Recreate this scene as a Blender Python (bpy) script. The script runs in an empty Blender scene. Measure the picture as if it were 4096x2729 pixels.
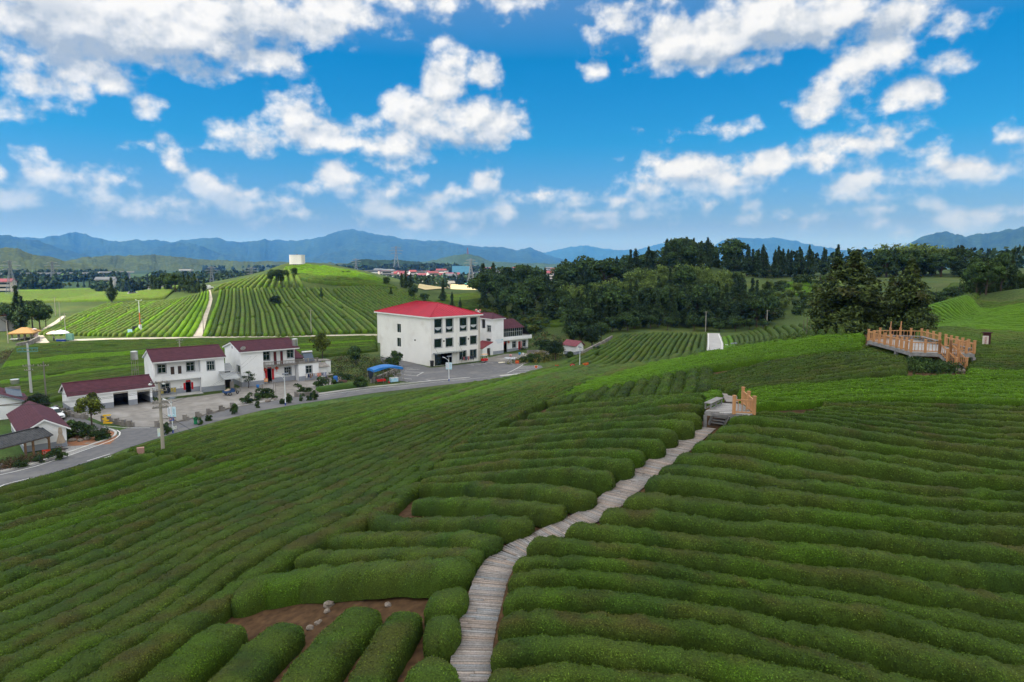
EXPOSURE = 0.8; SUN_E = 3.3; HAZE = .82e-4; HAZE_C = (.06, .31, 1.0); HAZE_A = (1., 1., 1.)
SKY_TINT = [(p, tuple(v * .68 for v in c)) for p, c in [(0, (.54, .62, .98)), (.02, (.54, .62, .98)), (.10, (.40, .48, .70)), (.20, (.28, .57, .90)), (.33, (.08, .64, 1.0)), (.55, (.0, .66, 1.06)), (1, (.0, .66, 1.06))]]
C_DARK = (.23, .28, .345); C_LIT = (.56, .56, .56); C_FAR = (.36, .385, .43); C_OVER = (.84, .84, .83)
import bpy, bmesh, math, random
import numpy as np
from mathutils import Vector, Matrix
random.seed(7); RNG = np.random.default_rng(11)
scene = bpy.context.scene
COL = scene.collection
FPX, CX, CY, CAMZ, PITCH = 682.7, 512.0, 341.0, 24.0, math.radians(6.6)
SP, CP = math.sin(PITCH), math.cos(PITCH)
# ------------------------------------------------------------------ camera
cam = bpy.data.cameras.new('camera'); cam.sensor_width = 36; cam.lens = FPX / 1024 * 36
cam.clip_end = 60000; cam.clip_start = .5
cam_o = bpy.data.objects.new('camera', cam); COL.objects.link(cam_o)
cam_o.location = (0, 0, CAMZ); cam_o.rotation_euler = (math.pi / 2 - PITCH, 0, 0)
scene.camera = cam_o

def ray(px, py):
    a = (np.asarray(px, float) - CX) / FPX; b = (CY - np.asarray(py, float)) / FPX
    return np.stack([a, CP + b * SP, -SP + b * CP], -1)

# ------------------------------------------------------------------ numpy noise
def _h(ix, iy, s):
    n = (ix * 374761393 + iy * 668265263 + s * 974634777) & 0xFFFFFFFF
    n = ((n ^ (n >> 13)) * 1274126177) & 0xFFFFFFFF
    return ((n ^ (n >> 16)) & 0xFFFF) / 65535.0
def vnoise(x, y, s=0):
    x = np.asarray(x, float); y = np.asarray(y, float)
    ix = np.floor(x).astype(np.int64); iy = np.floor(y).astype(np.int64)
    fx = x - ix; fy = y - iy
    fx = fx * fx * (3 - 2 * fx); fy = fy * fy * (3 - 2 * fy)
    a = _h(ix, iy, s); b = _h(ix + 1, iy, s); c = _h(ix, iy + 1, s); d = _h(ix + 1, iy + 1, s)
    return (a * (1 - fx) + b * fx) * (1 - fy) + (c * (1 - fx) + d * fx) * fy
def fbm(x, y, s=0, o=4):
    t = 0; a = .5; n = 0
    for i in range(o):
        t = t + a * vnoise(np.asarray(x) * 2 ** i, np.asarray(y) * 2 ** i, s + i * 17); n += a; a *= .5
    return t / n
def sstep(a, b, x):
    t = np.clip((x - a) / (b - a), 0, 1); return t * t * (3 - 2 * t)

# ------------------------------------------------------------------ terrain heights
CTRL = [  # pixel x, pixel y, height: surveyed points of the place
 (470,720,9.2),(475,682,9.5),(487,595,10.2),(545,540,10.9),(618,490,11.7),(655,460,12.4),(703,430,13.0),(713,415,13.4),(728,395,13.8),
 (773,640,10.0),(650,682,9.6),(620,600,10.2),(1024,682,9.0),(1024,560,10.5),(1024,480,12),(800,480,12.3),(860,560,11),(1024,420,13.4),(850,420,13.6),(1024,392,13.9),
 (880,385,14.1),(800,390,13.9),(917,365,14.3),(961,369.6,13.9),(1020,372,14.1),(870,335,14.8),(820,340,14.2),(760,345,12.6),(714,352,10.5),(690,357,8.5),(840,362,14.4),(790,365,13.6),
 (640,385,8.5),(640,400,10.2),(600,420,9.5),(600,400,8),(700,385,12.2),(700,370,11.2),(740,360,12.3),(660,410,11.4),(620,372,3.5),
 (435,440,5.3),(435,420,4),(435,470,6.5),(435,540,8.8),(435,600,9.2),(540,400,5.5),(540,440,8.5),(540,480,10.4),(500,400,3.8),(480,386,1.2),(545,372,1.0),(585,369,1.5),
 (0,682,5),(150,600,5),(150,682,6.4),(300,682,7.8),(300,560,7),(0,580,3),(0,510,.9),(150,500,2.2),(300,470,3),(300,430,1.5),(150,455,.4),(220,440,.9),
 (0,480,0),(60,460,0),(128,445,0),(200,420,0),(278,402,0),(375,389,0),(435,382,0),(500,374,0),(565,367,.1),(640,366,1.0),(700,356,4.5),
 (100,420,0),(155,405,0),(224,395,0),(62,420,0),(242,390,0),(300,385,0),(350,385,0),(400,370,0),(431,366,0),(480,362,0),(520,360,0),(540,355,.3),(20,430,0),
 (20,400,0),(40,360,.2),(100,345,.3),(200,338,.3),(300,345,.2),(380,340,.5),(100,380,0),(200,365,0),(300,355,0),
 (574,345,1.8),(600,352,2.0),(621,334,4.3),(660,350,3.6),(706,334,4.6),(704,350,5.4),(722,350,5.5),(830,335,7),(818,322,7),(775,325,6),(720,333,4.6),
 (500,350,.3),(560,330,3),(540,320,3),
 (378,278,15.9),(212,289,11.4),(426,300,7.4),(300,300,8),(300,318,3.6),(212,315,4.3),(380,322,3.0),(400,330,1.5),(350,300,8),(340,285,13.5),
 (100,300,6),(178,298,7.5),(108,303,5.5),(60,318,2.5),(150,318,3.0),(20,310,3.5),(60,335,.8),(190,336,.5),
 (700,320,6),(650,290,13),(640,280,14),(520,295,9.6),(560,285,12),(480,300,2),(500,312,4),(590,310,8),(827,296,12.5),(780,292,13.2),(800,279,16.8),(760,279,17),(760,310,8.5),(850,282,17),(900,272,19.5),
 (975,297,17.9),(1000,340,14.4),(1000,310,16.3),(1024,297,18.5),(930,310,14.6),(905,335,14.3),(960,280,17.8),(1024,285,17.5),(930,289,16.5)]
_xy=lambda px,D,z:((px-512)/682.7*D,D,z)
WXY = [(-122,370,23.2),(-108,392,23.0),(-134,368,18.6),(-100,378,22.0),(-150,420,16),(-90,430,17),_xy(690,300,22),_xy(710,305,22),_xy(670,302,20.5),_xy(640,305,17),_xy(740,300,18.5),_xy(590,300,11),_xy(650,250,13),_xy(600,240,9.5),_xy(690,245,13.5),_xy(540,300,9.5),_xy(700,340,18),_xy(600,345,11),(-40,-30,6),(0,-30,8),(50,-25,8),(60,10,9.5),(110,45,12.5),(-70,10,3),(-120,40,1),(-160,110,0),(130,110,15),(180,160,18),(-30,5,6.5),(30,5,9.2),(0,8,9),
 (-260,200,2),(-330,330,4),(-250,420,0),(0,480,0),(-100,520,0),(100,520,6),(220,420,18),(330,330,22),(300,200,20),(200,0,10),(0,-200,4),(-200,-100,2),(250,-150,8),
 (-450,500,-1),(-200,700,-2),(0,800,-2),(150,800,0),(350,650,8),(600,400,12),(-600,200,-1),(-500,-200,0),(500,-200,5),(0,-600,0),(700,900,-2),(-700,900,-2),(0,1200,-2)]
def _ctrl():
    P = []
    for px, py, z in CTRL:
        d = ray(px, py); t = (z - CAMZ) / d[2]; P.append((d[0] * t, d[1] * t, z))
    return np.array(P + WXY, float)
CT = _ctrl()
_c = .09
def _phi(r2): return np.sqrt(r2 + _c * _c)
_n = len(CT); _X = CT[:, :2] / 100
_A = np.zeros((_n + 1, _n + 1)); _A[:_n, :_n] = _phi(((_X[:, None] - _X[None]) ** 2).sum(-1)) - 2e-3 * np.eye(_n); _A[:_n, _n] = 1; _A[_n, :_n] = 1
_W = np.linalg.solve(_A, np.append(CT[:, 2], 0))
def H(x, y):
    x = np.asarray(x, float); y = np.asarray(y, float); sh = x.shape
    x = x.ravel(); y = y.ravel(); out = np.empty(len(x))
    for i in range(0, len(x), 20000):
        q = np.stack([x[i:i + 20000], y[i:i + 20000]], -1) / 100
        d = _phi(((q[:, None] - _X[None]) ** 2).sum(-1)); out[i:i + 20000] = d @ _W[:_n] + _W[_n]
    r = np.hypot(x, y); k = sstep(550, 1000, r)
    out = out * (1 - k) + k * (-2.0)
    out = out + (fbm(x / 14, y / 14, 3, 2) - .5) * .5 * sstep(.5, 3, out) * (r < 400)
    return out.reshape(sh)
def gp(px, py, lift=0.0):
    """pixel(s) -> points on the ground (first hit)"""
    px = np.atleast_1d(np.asarray(px, float)); py = np.atleast_1d(np.asarray(py, float)); d = ray(px, py)
    ts = np.geomspace(12, 4000, 420)
    X = d[:, None, 0] * ts; Y = d[:, None, 1] * ts; Z = CAMZ + d[:, None, 2] * ts
    g = Z - H(X, Y) - lift; below = g < 0
    k = np.where(below.any(1), below.argmax(1), len(ts) - 1); k = np.maximum(k, 1)
    i = np.arange(len(px)); g0 = g[i, k - 1]; g1 = g[i, k]; f = np.clip(g0 / (g0 - g1 + 1e-9), 0, 1)
    lo, hi = ts[k - 1].copy(), ts[k].copy()
    for _ in range(12):
        m = (lo + hi) / 2; b = (CAMZ + d[:, 2] * m - H(d[:, 0] * m, d[:, 1] * m) - lift) < 0
        hi = np.where(b, m, hi); lo = np.where(b, lo, m)
    t = (lo + hi) / 2
    return np.stack([d[:, 0] * t, d[:, 1] * t, CAMZ + d[:, 2] * t], -1)
def g1(px, py): return Vector(gp(px, py)[0])
def gz(px, py, z):
    d = ray(px, py); t = (z - CAMZ) / d[..., 2]
    return np.stack([d[..., 0] * t, d[..., 1] * t, np.full(np.shape(t), z)], -1)
def vz(px, py, z): return Vector(gz(px, py, z))
def gd(px, py, dist):
    """pixel at a given ground distance -> point in the air"""
    d = ray(px, py); return Vector(d * dist)+Vector((0, 0, CAMZ))
def hz(x, y): return float(H(np.array([x]), np.array([y]))[0])

# ------------------------------------------------------------------ materials
MATS = {}
def nt_new(name):
    m = bpy.data.materials.new(name); m.use_nodes = True; nt = m.node_tree
    for n in list(nt.nodes): nt.nodes.remove(n)
    out = nt.nodes.new('ShaderNodeOutputMaterial'); b = nt.nodes.new('ShaderNodeBsdfPrincipled')
    nt.links.new(b.outputs[0], out.inputs[0]); return m, nt, b
def mat(name, c1, c2=None, scale=4.0, rough=.7, bump=0.0, bscale=None, detail=4, metal=0, spec=.3, lo=.35, hi=.65, stretch=None, space='Position', c3=None, s3=.4):
    """noise-mixed principled material in world metres"""
    if name in MATS: return MATS[name]
    m, nt, b = nt_new(name); L = nt.links.new
    b.inputs['Roughness'].default_value = rough; b.inputs['Metallic'].default_value = metal; b.inputs['Specular IOR Level'].default_value = spec
    if space == 'Position': vec = nt.nodes.new('ShaderNodeNewGeometry').outputs['Position']
    else: vec = nt.nodes.new('ShaderNodeTexCoord').outputs['Object']
    if stretch:
        mp = nt.nodes.new('ShaderNodeMapping'); mp.inputs['Scale'].default_value = stretch; L(vec, mp.inputs[0]); vec = mp.outputs[0]
    def noise(s, d=detail):
        n = nt.nodes.new('ShaderNodeTexNoise'); n.inputs['Scale'].default_value = s; n.inputs['Detail'].default_value = d; L(vec, n.inputs['Vector']); return n.outputs[0]
    if c2 is None: c2 = tuple(v * .8 for v in c1)
    r = nt.nodes.new('ShaderNodeValToRGB'); e = r.color_ramp.elements
    e[0].position = lo; e[1].position = hi; e[0].color = (*c1, 1); e[1].color = (*c2, 1); L(noise(scale), r.inputs[0]); colr = r.outputs[0]
    if c3:
        r2 = nt.nodes.new('ShaderNodeMapRange'); r2.inputs[1].default_value = .52; r2.inputs[2].default_value = .68; L(noise(s3, 5), r2.inputs[0])
        mx = nt.nodes.new('ShaderNodeMix'); mx.data_type = 'RGBA'; L(r2.outputs[0], mx.inputs[0]); L(colr, mx.inputs[6]); mx.inputs[7].default_value = (*c3, 1); colr = mx.outputs[2]
    L(colr, b.inputs['Base Color'])
    if bump:
        bp = nt.nodes.new('ShaderNodeBump'); bp.inputs['Strength'].default_value = bump; bp.inputs['Distance'].default_value = .1
        L(noise(bscale or scale * 3), bp.inputs['Height']); L(bp.outputs[0], b.inputs['Normal'])
    MATS[name] = m; return m
def mat_attr(name, rough=.75, nscale=10.0, lo=.65, hi=1.35, spec=.2, detail=3, trans=0.0):
    """principled material whose colour is the mesh attribute 'tone' varied by fine noise"""
    if name in MATS: return MATS[name]
    m, nt, b = nt_new(name); L = nt.links.new
    b.inputs['Roughness'].default_value = rough; b.inputs['Specular IOR Level'].default_value = spec
    a = nt.nodes.new('ShaderNodeAttribute'); a.attribute_name = 'tone'
    g = nt.nodes.new('ShaderNodeNewGeometry'); n = nt.nodes.new('ShaderNodeTexNoise'); n.inputs['Scale'].default_value = nscale; n.inputs['Detail'].default_value = detail
    L(g.outputs['Position'], n.inputs['Vector'])
    r = nt.nodes.new('ShaderNodeMapRange'); r.inputs[1].default_value = .3; r.inputs[2].default_value = .7; r.inputs[3].default_value = lo; r.inputs[4].default_value = hi; L(n.outputs[0], r.inputs[0])
    v = nt.nodes.new('ShaderNodeVectorMath'); v.operation = 'SCALE'; L(a.outputs['Color'], v.inputs[0]); L(r.outputs[0], v.inputs['Scale'])
    L(v.outputs[0], b.inputs['Base Color'])
    if trans:
        out = [x for x in nt.nodes if x.type == 'OUTPUT_MATERIAL'][0]
        t = nt.nodes.new('ShaderNodeBsdfTranslucent'); L(v.outputs[0], t.inputs[0]); mx = nt.nodes.new('ShaderNodeMixShader'); mx.inputs[0].default_value = trans
        L(b.outputs[0], mx.inputs[1]); L(t.outputs[0], mx.inputs[2]); L(mx.outputs[0], out.inputs[0])
    MATS[name] = m; return m

# ------------------------------------------------------------------ object helpers
def link(o, parent=None, label=None, cat=None, group=None, kind=None):
    COL.objects.link(o)
    if parent is not None: o.parent = parent
    return tag(o, label, cat, group, kind)
def tag(o, label=None, cat=None, group=None, kind=None):
    if label: o['label'] = label
    if cat: o['category'] = cat
    if group: o['group'] = group
    if kind: o['kind'] = kind
    return o
def empty(name, loc, rot=0, label=None, cat=None, group=None):
    o = bpy.data.objects.new(name, None); o.empty_display_size = .2; o.location = loc; o.rotation_euler = (0, 0, rot)
    return link(o, None, label, cat, group)
def mesh_np(name, V, Q, material, tone=None, smooth=None, T=None, tri=None):
    """mesh object from numpy verts and quads (and tris)"""
    V = np.asarray(V, np.float32); Q = np.asarray(Q, np.int32).reshape(-1, 4) if Q is not None else np.zeros((0, 4), np.int32)
    T3 = np.asarray(tri, np.int32).reshape(-1, 3) if tri is not None else np.zeros((0, 3), np.int32)
    me = bpy.data.meshes.new(name); me.vertices.add(len(V)); me.vertices.foreach_set('co', V.ravel())
    nl = Q.size + T3.size; me.loops.add(nl); me.loops.foreach_set('vertex_index', np.concatenate([Q.ravel(), T3.ravel()]))
    st = np.concatenate([np.arange(len(Q)) * 4, Q.size + np.arange(len(T3)) * 3]).astype(np.int32)
    me.polygons.add(len(st)); me.polygons.foreach_set('loop_start', st)
    try: me.polygons.foreach_set('loop_total', np.concatenate([np.full(len(Q), 4), np.full(len(T3), 3)]).astype(np.int32))
    except Exception: pass
    if smooth is not None: me.polygons.foreach_set('use_smooth', np.asarray(smooth, bool) if np.ndim(smooth) else np.full(len(st), bool(smooth)))
    if tone is not None:
        a = me.attributes.new('tone', 'FLOAT_COLOR', 'POINT'); t = np.ones((len(V), 4), np.float32); t[:, :3] = tone; a.data.foreach_set('color', t.ravel())
    me.update(calc_edges=True); me.validate()
    for m in (material if isinstance(material, (list, tuple)) else [material]): me.materials.append(m)
    return bpy.data.objects.new(name, me)
def grid_quads(n, m, off=0, closed=False):
    i = np.arange(n - 1)[:, None]; j = np.arange(m if closed else m - 1)[None]; j2 = (j + 1) % m
    return (np.stack([i * m + j, i * m + j2, (i + 1) * m + j2, (i + 1) * m + j], -1).reshape(-1, 4) + off)
class MB:
    """collects shapes into ONE mesh"""
    def __init__(s): s.v = []; s.f = []; s.mi = []; s.sm = []; s.cm = 0
    def add(s, vs, fs, smooth=False):
        k = len(s.v); s.v += [tuple(v) for v in vs]; s.f += [tuple(i + k for i in f) for f in fs]; s.mi += [s.cm] * len(fs); s.sm += [smooth] * len(fs); return s
    def box(s, c, d, rz=0, bev=0):
        x, y, z = (v / 2 for v in d); co, si = math.cos(rz), math.sin(rz)
        vs = [(c[0] + a * x * co - b * y * si, c[1] + a * x * si + b * y * co, c[2] + e * z) for e in (-1, 1) for a, b in ((-1, -1), (1, -1), (1, 1), (-1, 1))]
        return s.add(vs, [(3, 2, 1, 0), (4, 5, 6, 7), (0, 1, 5, 4), (1, 2, 6, 5), (2, 3, 7, 6), (3, 0, 4, 7)])
    def bx(s, x0, x1, y0, y1, z0, z1): return s.box(((x0 + x1) / 2, (y0 + y1) / 2, (z0 + z1) / 2), (x1 - x0, y1 - y0, z1 - z0))
    def bar(s, a, b, w, h=None, up=(0, 0, 1)):
        a, b = Vector(a), Vector(b); h = h or w; d = (b - a).normalized(); u = Vector(up)
        if abs(d.dot(u)) > .99: u = Vector((1, 0, 0))
        r = d.cross(u).normalized(); u = r.cross(d); r *= w / 2; u *= h / 2
        return s.add([p + i * r + j * u for p in (a, b) for i, j in ((-1, -1), (1, -1), (1, 1), (-1, 1))], [(3, 2, 1, 0), (4, 5, 6, 7), (0, 1, 5, 4), (1, 2, 6, 5), (2, 3, 7, 6), (3, 0, 4, 7)])
    def tube(s, pts, r, n=8, r2=None, cap=True):
        pts = [Vector(p) for p in pts]; k = len(pts); vs = []
        rs = r if isinstance(r, (list, tuple)) else [r + ((r2 if r2 is not None else r) - r) * i / max(1, k - 1) for i in range(k)]
        for i, p in enumerate(pts):
            d = (pts[min(i + 1, k - 1)] - pts[max(i - 1, 0)]).normalized(); u = Vector((0, 0, 1)) if abs(d.z) < .95 else Vector((1, 0, 0))
            x = d.cross(u).normalized(); y = x.cross(d)
            vs += [p + (x * math.cos(2 * math.pi * j / n) + y * math.sin(2 * math.pi * j / n)) * rs[i] for j in range(n)]
        fs = [(i * n + j, i * n + (j + 1) % n, (i + 1) * n + (j + 1) % n, (i + 1) * n + j) for i in range(k - 1) for j in range(n)]
        s.add(vs, fs, True)
        if cap: s.add(vs[:n], [tuple(range(n))]); s.add(vs[-n:], [tuple(reversed(range(n)))])
        return s
    def lathe(s, prof, c=(0, 0, 0), n=16):
        vs = [(c[0] + r * math.cos(2 * math.pi * j / n), c[1] + r * math.sin(2 * math.pi * j / n), c[2] + z) for r, z in prof for j in range(n)]
        return s.add(vs, [(i * n + j, i * n + (j + 1) % n, (i + 1) * n + (j + 1) % n, (i + 1) * n + j) for i in range(len(prof) - 1) for j in range(n)], True)
    def prism(s, pts, z0, z1):
        n = len(pts); return s.add([(p[0], p[1], z0) for p in pts] + [(p[0], p[1], z1) for p in pts], [tuple(reversed(range(n))), tuple(range(n, 2 * n))] + [(i, (i + 1) % n, n + (i + 1) % n, n + i) for i in range(n)])
    def extr(s, pts3, vec):
        """a planar 3-D polygon extruded along vec"""
        n = len(pts3); v = Vector(vec); return s.add([Vector(p) for p in pts3] + [Vector(p) + v for p in pts3], [tuple(reversed(range(n))), tuple(range(n, 2 * n))] + [(i, (i + 1) % n, n + (i + 1) % n, n + i) for i in range(n)])
    def ball(s, c, r, n=10, m=6, sq=(1, 1, 1)):
        vs = [(c[0] + sq[0] * r * math.sin(math.pi * i / m) * math.cos(2 * math.pi * j / n), c[1] + sq[1] * r * math.sin(math.pi * i / m) * math.sin(2 * math.pi * j / n), c[2] + sq[2] * r * math.cos(math.pi * i / m)) for i in range(m + 1) for j in range(n)]
        return s.add(vs, [(i * n + j, i * n + (j + 1) % n, (i + 1) * n + (j + 1) % n, (i + 1) * n + j) for i in range(m) for j in range(n)], True)
    def build(s, name, m, parent=None, label=None, cat=None, group=None, kind=None):
        me = bpy.data.meshes.new(name); me.from_pydata(s.v, [], s.f)
        for x in (m if isinstance(m, (list, tuple)) else [m]): me.materials.append(x)
        me.polygons.foreach_set('material_index', s.mi); me.polygons.foreach_set('use_smooth', s.sm)
        bm = bmesh.new(); bm.from_mesh(me); bmesh.ops.recalc_face_normals(bm, faces=bm.faces); bm.to_mesh(me); bm.free(); me.update()
        return link(bpy.data.objects.new(name, me), parent, label, cat, group, kind)
def dup(root, loc=None, rot=None, scale=None, label=None, group=None):
    def cp(o, par):
        c = o.copy(); COL.objects.link(c)
        if par is not None: c.parent = par
        for ch in list(o.children): cp(ch, c)
        return c
    r = cp(root, None)
    if loc is not None: r.location = loc
    if rot is not None: r.rotation_euler = (0, 0, rot)
    if scale is not None: r.scale = scale if hasattr(scale, '__len__') else (scale,) * 3
    if label: r['label'] = label
    if group: r['group'] = group
    return r
def resample(P, n=None, step=None):
    P = np.asarray(P, float); s = np.concatenate([[0], np.cumsum(np.hypot(*(np.diff(P[:, :2], axis=0).T)))])
    if n is None: n = max(2, int(round(s[-1] / step)) + 1)
    t = np.linspace(0, s[-1], n)
    return np.stack([np.interp(t, s, P[:, k]) for k in range(P.shape[1])], -1)
def smooth_line(P, it=2):
    P = np.asarray(P, float)
    for _ in range(it):
        Q = P.copy(); Q[1:-1] = (P[:-2] + 2 * P[1:-1] + P[2:]) / 4; P = Q
    return P
def strip(name, left, right, off, m, cross=5, step=1.0, label=None, kind='structure', thick=0.0):
    """sheet draped on the ground between two world polylines"""
    n = max(3, int(max(np.hypot(*np.diff(np.asarray(left)[:, :2], axis=0).T).sum(), np.hypot(*np.diff(np.asarray(right)[:, :2], axis=0).T).sum()) / step))
    A = resample(np.asarray(left)[:, :2], n); B = resample(np.asarray(right)[:, :2], n); t = np.linspace(0, 1, cross)[None, :, None]
    G = A[:, None] * (1 - t) + B[:, None] * t; V = np.concatenate([G, (H(G[..., 0], G[..., 1]) + off)[..., None]], -1)
    if thick: V[:, 0, 2] -= thick; V[:, -1, 2] -= thick
    o = mesh_np(name, V.reshape(-1, 3), grid_quads(n, cross)[:, ::-1], m, smooth=True); return link(o, kind=kind, label=label)
def pxs(L, lift=0.0): L = np.asarray(L, float); return gp(L[:, 0], L[:, 1], lift)
# ================================================================== light: sky, clouds, sun, haze
SUN_EL, SUN_AZ = math.radians(52), math.radians(-112)      # azimuth clockwise from +Y
SUNV = Vector((math.sin(SUN_AZ) * math.cos(SUN_EL), math.cos(SUN_AZ) * math.cos(SUN_EL), math.sin(SUN_EL)))
scene.view_settings.view_transform = 'Standard'; scene.view_settings.look = 'None'; scene.view_settings.gamma = 1
scene.view_settings.exposure = EXPOSURE
world = bpy.data.worlds.new("World"); scene.world = world; world.use_nodes = True
wnt = world.node_tree; WN = wnt.nodes; WL = wnt.links.new
for n in list(WN): WN.remove(n)
SKY_S = .1
def wm(op, a, b=None, c=None, clamp=False):
    n = WN.new('ShaderNodeMath'); n.operation = op; n.use_clamp = clamp
    for i, v in enumerate((a, b, c)):
        if v is None: continue
        if isinstance(v, (int, float)): n.inputs[i].default_value = v
        else: WL(v, n.inputs[i])
    return n.outputs[0]
def wmr(v, a, b, lo=0, hi=1, smooth=True):
    n = WN.new('ShaderNodeMapRange'); n.interpolation_type = 'SMOOTHSTEP' if smooth else 'LINEAR'
    for i, x in ((1, a), (2, b), (3, lo), (4, hi)): n.inputs[i].default_value = x
    WL(v, n.inputs[0]); return n.outputs[0]
def wmix(f, a, b):
    n = WN.new('ShaderNodeMix'); n.data_type = 'RGBA'
    for i, v in ((0, f), (6, a), (7, b)):
        if isinstance(v, (int, float)): n.inputs[i].default_value = v
        elif isinstance(v, tuple): n.inputs[i].default_value = (*v, 1)
        else: WL(v, n.inputs[i])
    return n.outputs[2]
sky = WN.new('ShaderNodeTexSky'); sky.sky_type = 'NISHITA'; sky.sun_disc = False; sky.sun_elevation = SUN_EL; sky.sun_rotation = SUN_AZ
sky.altitude = 100; sky.air_density = 1.0; sky.dust_density = .6; sky.ozone_density = 2.0
tc = WN.new('ShaderNodeTexCoord'); sep = WN.new('ShaderNodeSeparateXYZ'); WL(tc.outputs['Generated'], sep.inputs[0])
az = wm('ARCTAN2', sep.outputs[0], sep.outputs[1]); el = wm('ARCSINE', sep.outputs[2])
# clear-air blue deepens with height above the horizon
rmp = WN.new('ShaderNodeValToRGB'); els = rmp.color_ramp.elements; els[0].position = 0; els[1].position = 1
for p, c in SKY_TINT:
    e = els.new(p); e.color = (*c, 1)
els.remove(els[0]); els.remove(els[-1])
WL(wm('DIVIDE', el, .5, clamp=True), rmp.inputs[0])
mul = WN.new('ShaderNodeMix'); mul.data_type = 'RGBA'; mul.blend_type = 'MULTIPLY'; mul.inputs[0].default_value = 1
WL(sky.outputs[0], mul.inputs[6]); WL(rmp.outputs[0], mul.inputs[7]); skyc = mul.outputs[2]
cmb = WN.new('ShaderNodeCombineXYZ'); WL(az, cmb.inputs[0]); WL(el, cmb.inputs[1])
def dirae(px, py):
    d = ray(px, py); d = d / np.linalg.norm(d, axis=-1, keepdims=True); return np.arctan2(d[..., 0], d[..., 1]), np.arcsin(d[..., 2])
CLOUDS = [  # centre and half sizes of cloud lobes in a 2354-wide survey sheet
 (150,35,260,95),(400,60,230,92),(330,105,270,50),(600,40,180,60),(760,28,130,50),(600,130,60,30),(900,0,90,25),(480,120,150,40),
 (80,135,90,22),(240,172,62,34),(170,150,60,18),(68,200,36,22),(197,213,15,12),(335,247,15,11),(85,247,30,8),
 (1010,200,55,60),(1030,155,45,38),(1103,165,30,28),(950,255,75,60),(1080,280,110,48),(900,340,70,30),(1010,300,100,36),(1145,300,45,30),(680,280,58,58),(690,248,42,34),(620,320,85,30),(730,315,75,36),(800,328,60,13),(858,280,22,13),
 (1380,90,36,22),(1410,40,36,50),(1450,8,60,20),(1545,90,70,68),(1510,150,48,20),(1640,90,110,66),(1760,50,130,70),(1900,45,180,58),(2060,35,110,58),(2192,45,44,25),(1700,140,70,18),
 (2040,115,65,48),(1970,160,55,50),(1905,210,58,36),(1860,252,46,22),(2090,205,36,22),(2010,247,46,12),
 (1180,15,46,22),(1355,168,26,16),(1030,5,24,14),(2160,148,16,8),
 (2040,300,58,22),(1960,327,66,16),(1640,298,34,8),(2180,385,96,40),(2170,352,46,22),(2250,402,56,22),(2325,312,46,20),(1950,425,64,26),(1900,372,34,12),(1990,455,56,11),(1740,392,55,32),(1690,418,46,16),(1565,395,62,32),(1480,430,64,30),(1420,462,56,15),(1540,468,56,11),(1515,374,16,7),
 (1102,412,32,28),(1070,442,46,15),(998,455,28,10),(1235,452,50,28),(1160,487,58,11),(905,490,60,13),(772,405,50,34),(800,437,74,16),(655,460,40,9),(495,435,56,30),(475,408,26,13),(565,445,42,15),(445,465,46,9),(393,372,38,27),(360,391,30,9),(375,315,22,14),(325,328,22,8),(345,490,36,12),(60,370,46,20),(110,402,95,30),(170,435,56,15),(1625,472,26,16),(1720,465,26,9),(1850,502,36,11),(2190,507,28,15),(2260,496,26,10),(2020,512,22,12),(2000,480,60,8),(600,470,50,8),(700,492,60,8),(820,470,30,7),(960,420,18,8),(1045,490,36,8),(1290,470,30,8),(1400,495,60,7),(1790,500,40,8),(1910,490,36,9),(2110,470,30,9),(2330,480,40,14),(2120,350,24,10),(2080,530,36,10),(250,462,40,10),(20,450,40,14),(280,415,18,9),(950,522,44,7),(1700,440,36,9),(1330,495,40,8),(0,395,50,20)]
def lobes():
    A = np.array(CLOUDS, float); k = 1024 / 2353.0
    a0, e0 = dirae(A[:, 0] * k, A[:, 1] * k); a1, _ = dirae((A[:, 0] + A[:, 2]) * k, A[:, 1] * k); _, e1 = dirae(A[:, 0] * k, (A[:, 1] - A[:, 3]) * k)
    return np.stack([a0, e0, np.abs(a1 - a0), np.abs(e1 - e0)], -1)
LB = lobes()
def cnoise(scale, detail, off=(0, 0, 0), rough=.55, yst=1.25):
    mp = WN.new('ShaderNodeMapping'); mp.inputs['Location'].default_value = off; mp.inputs['Scale'].default_value = (1, yst, 1); WL(cmb.outputs[0], mp.inputs[0])
    n = WN.new('ShaderNodeTexNoise'); n.noise_dimensions = '2D'; n.inputs['Scale'].default_value = scale; n.inputs['Detail'].default_value = detail; n.inputs['Roughness'].default_value = rough
    WL(mp.outputs[0], n.inputs['Vector']); return n.outputs[0]
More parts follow.
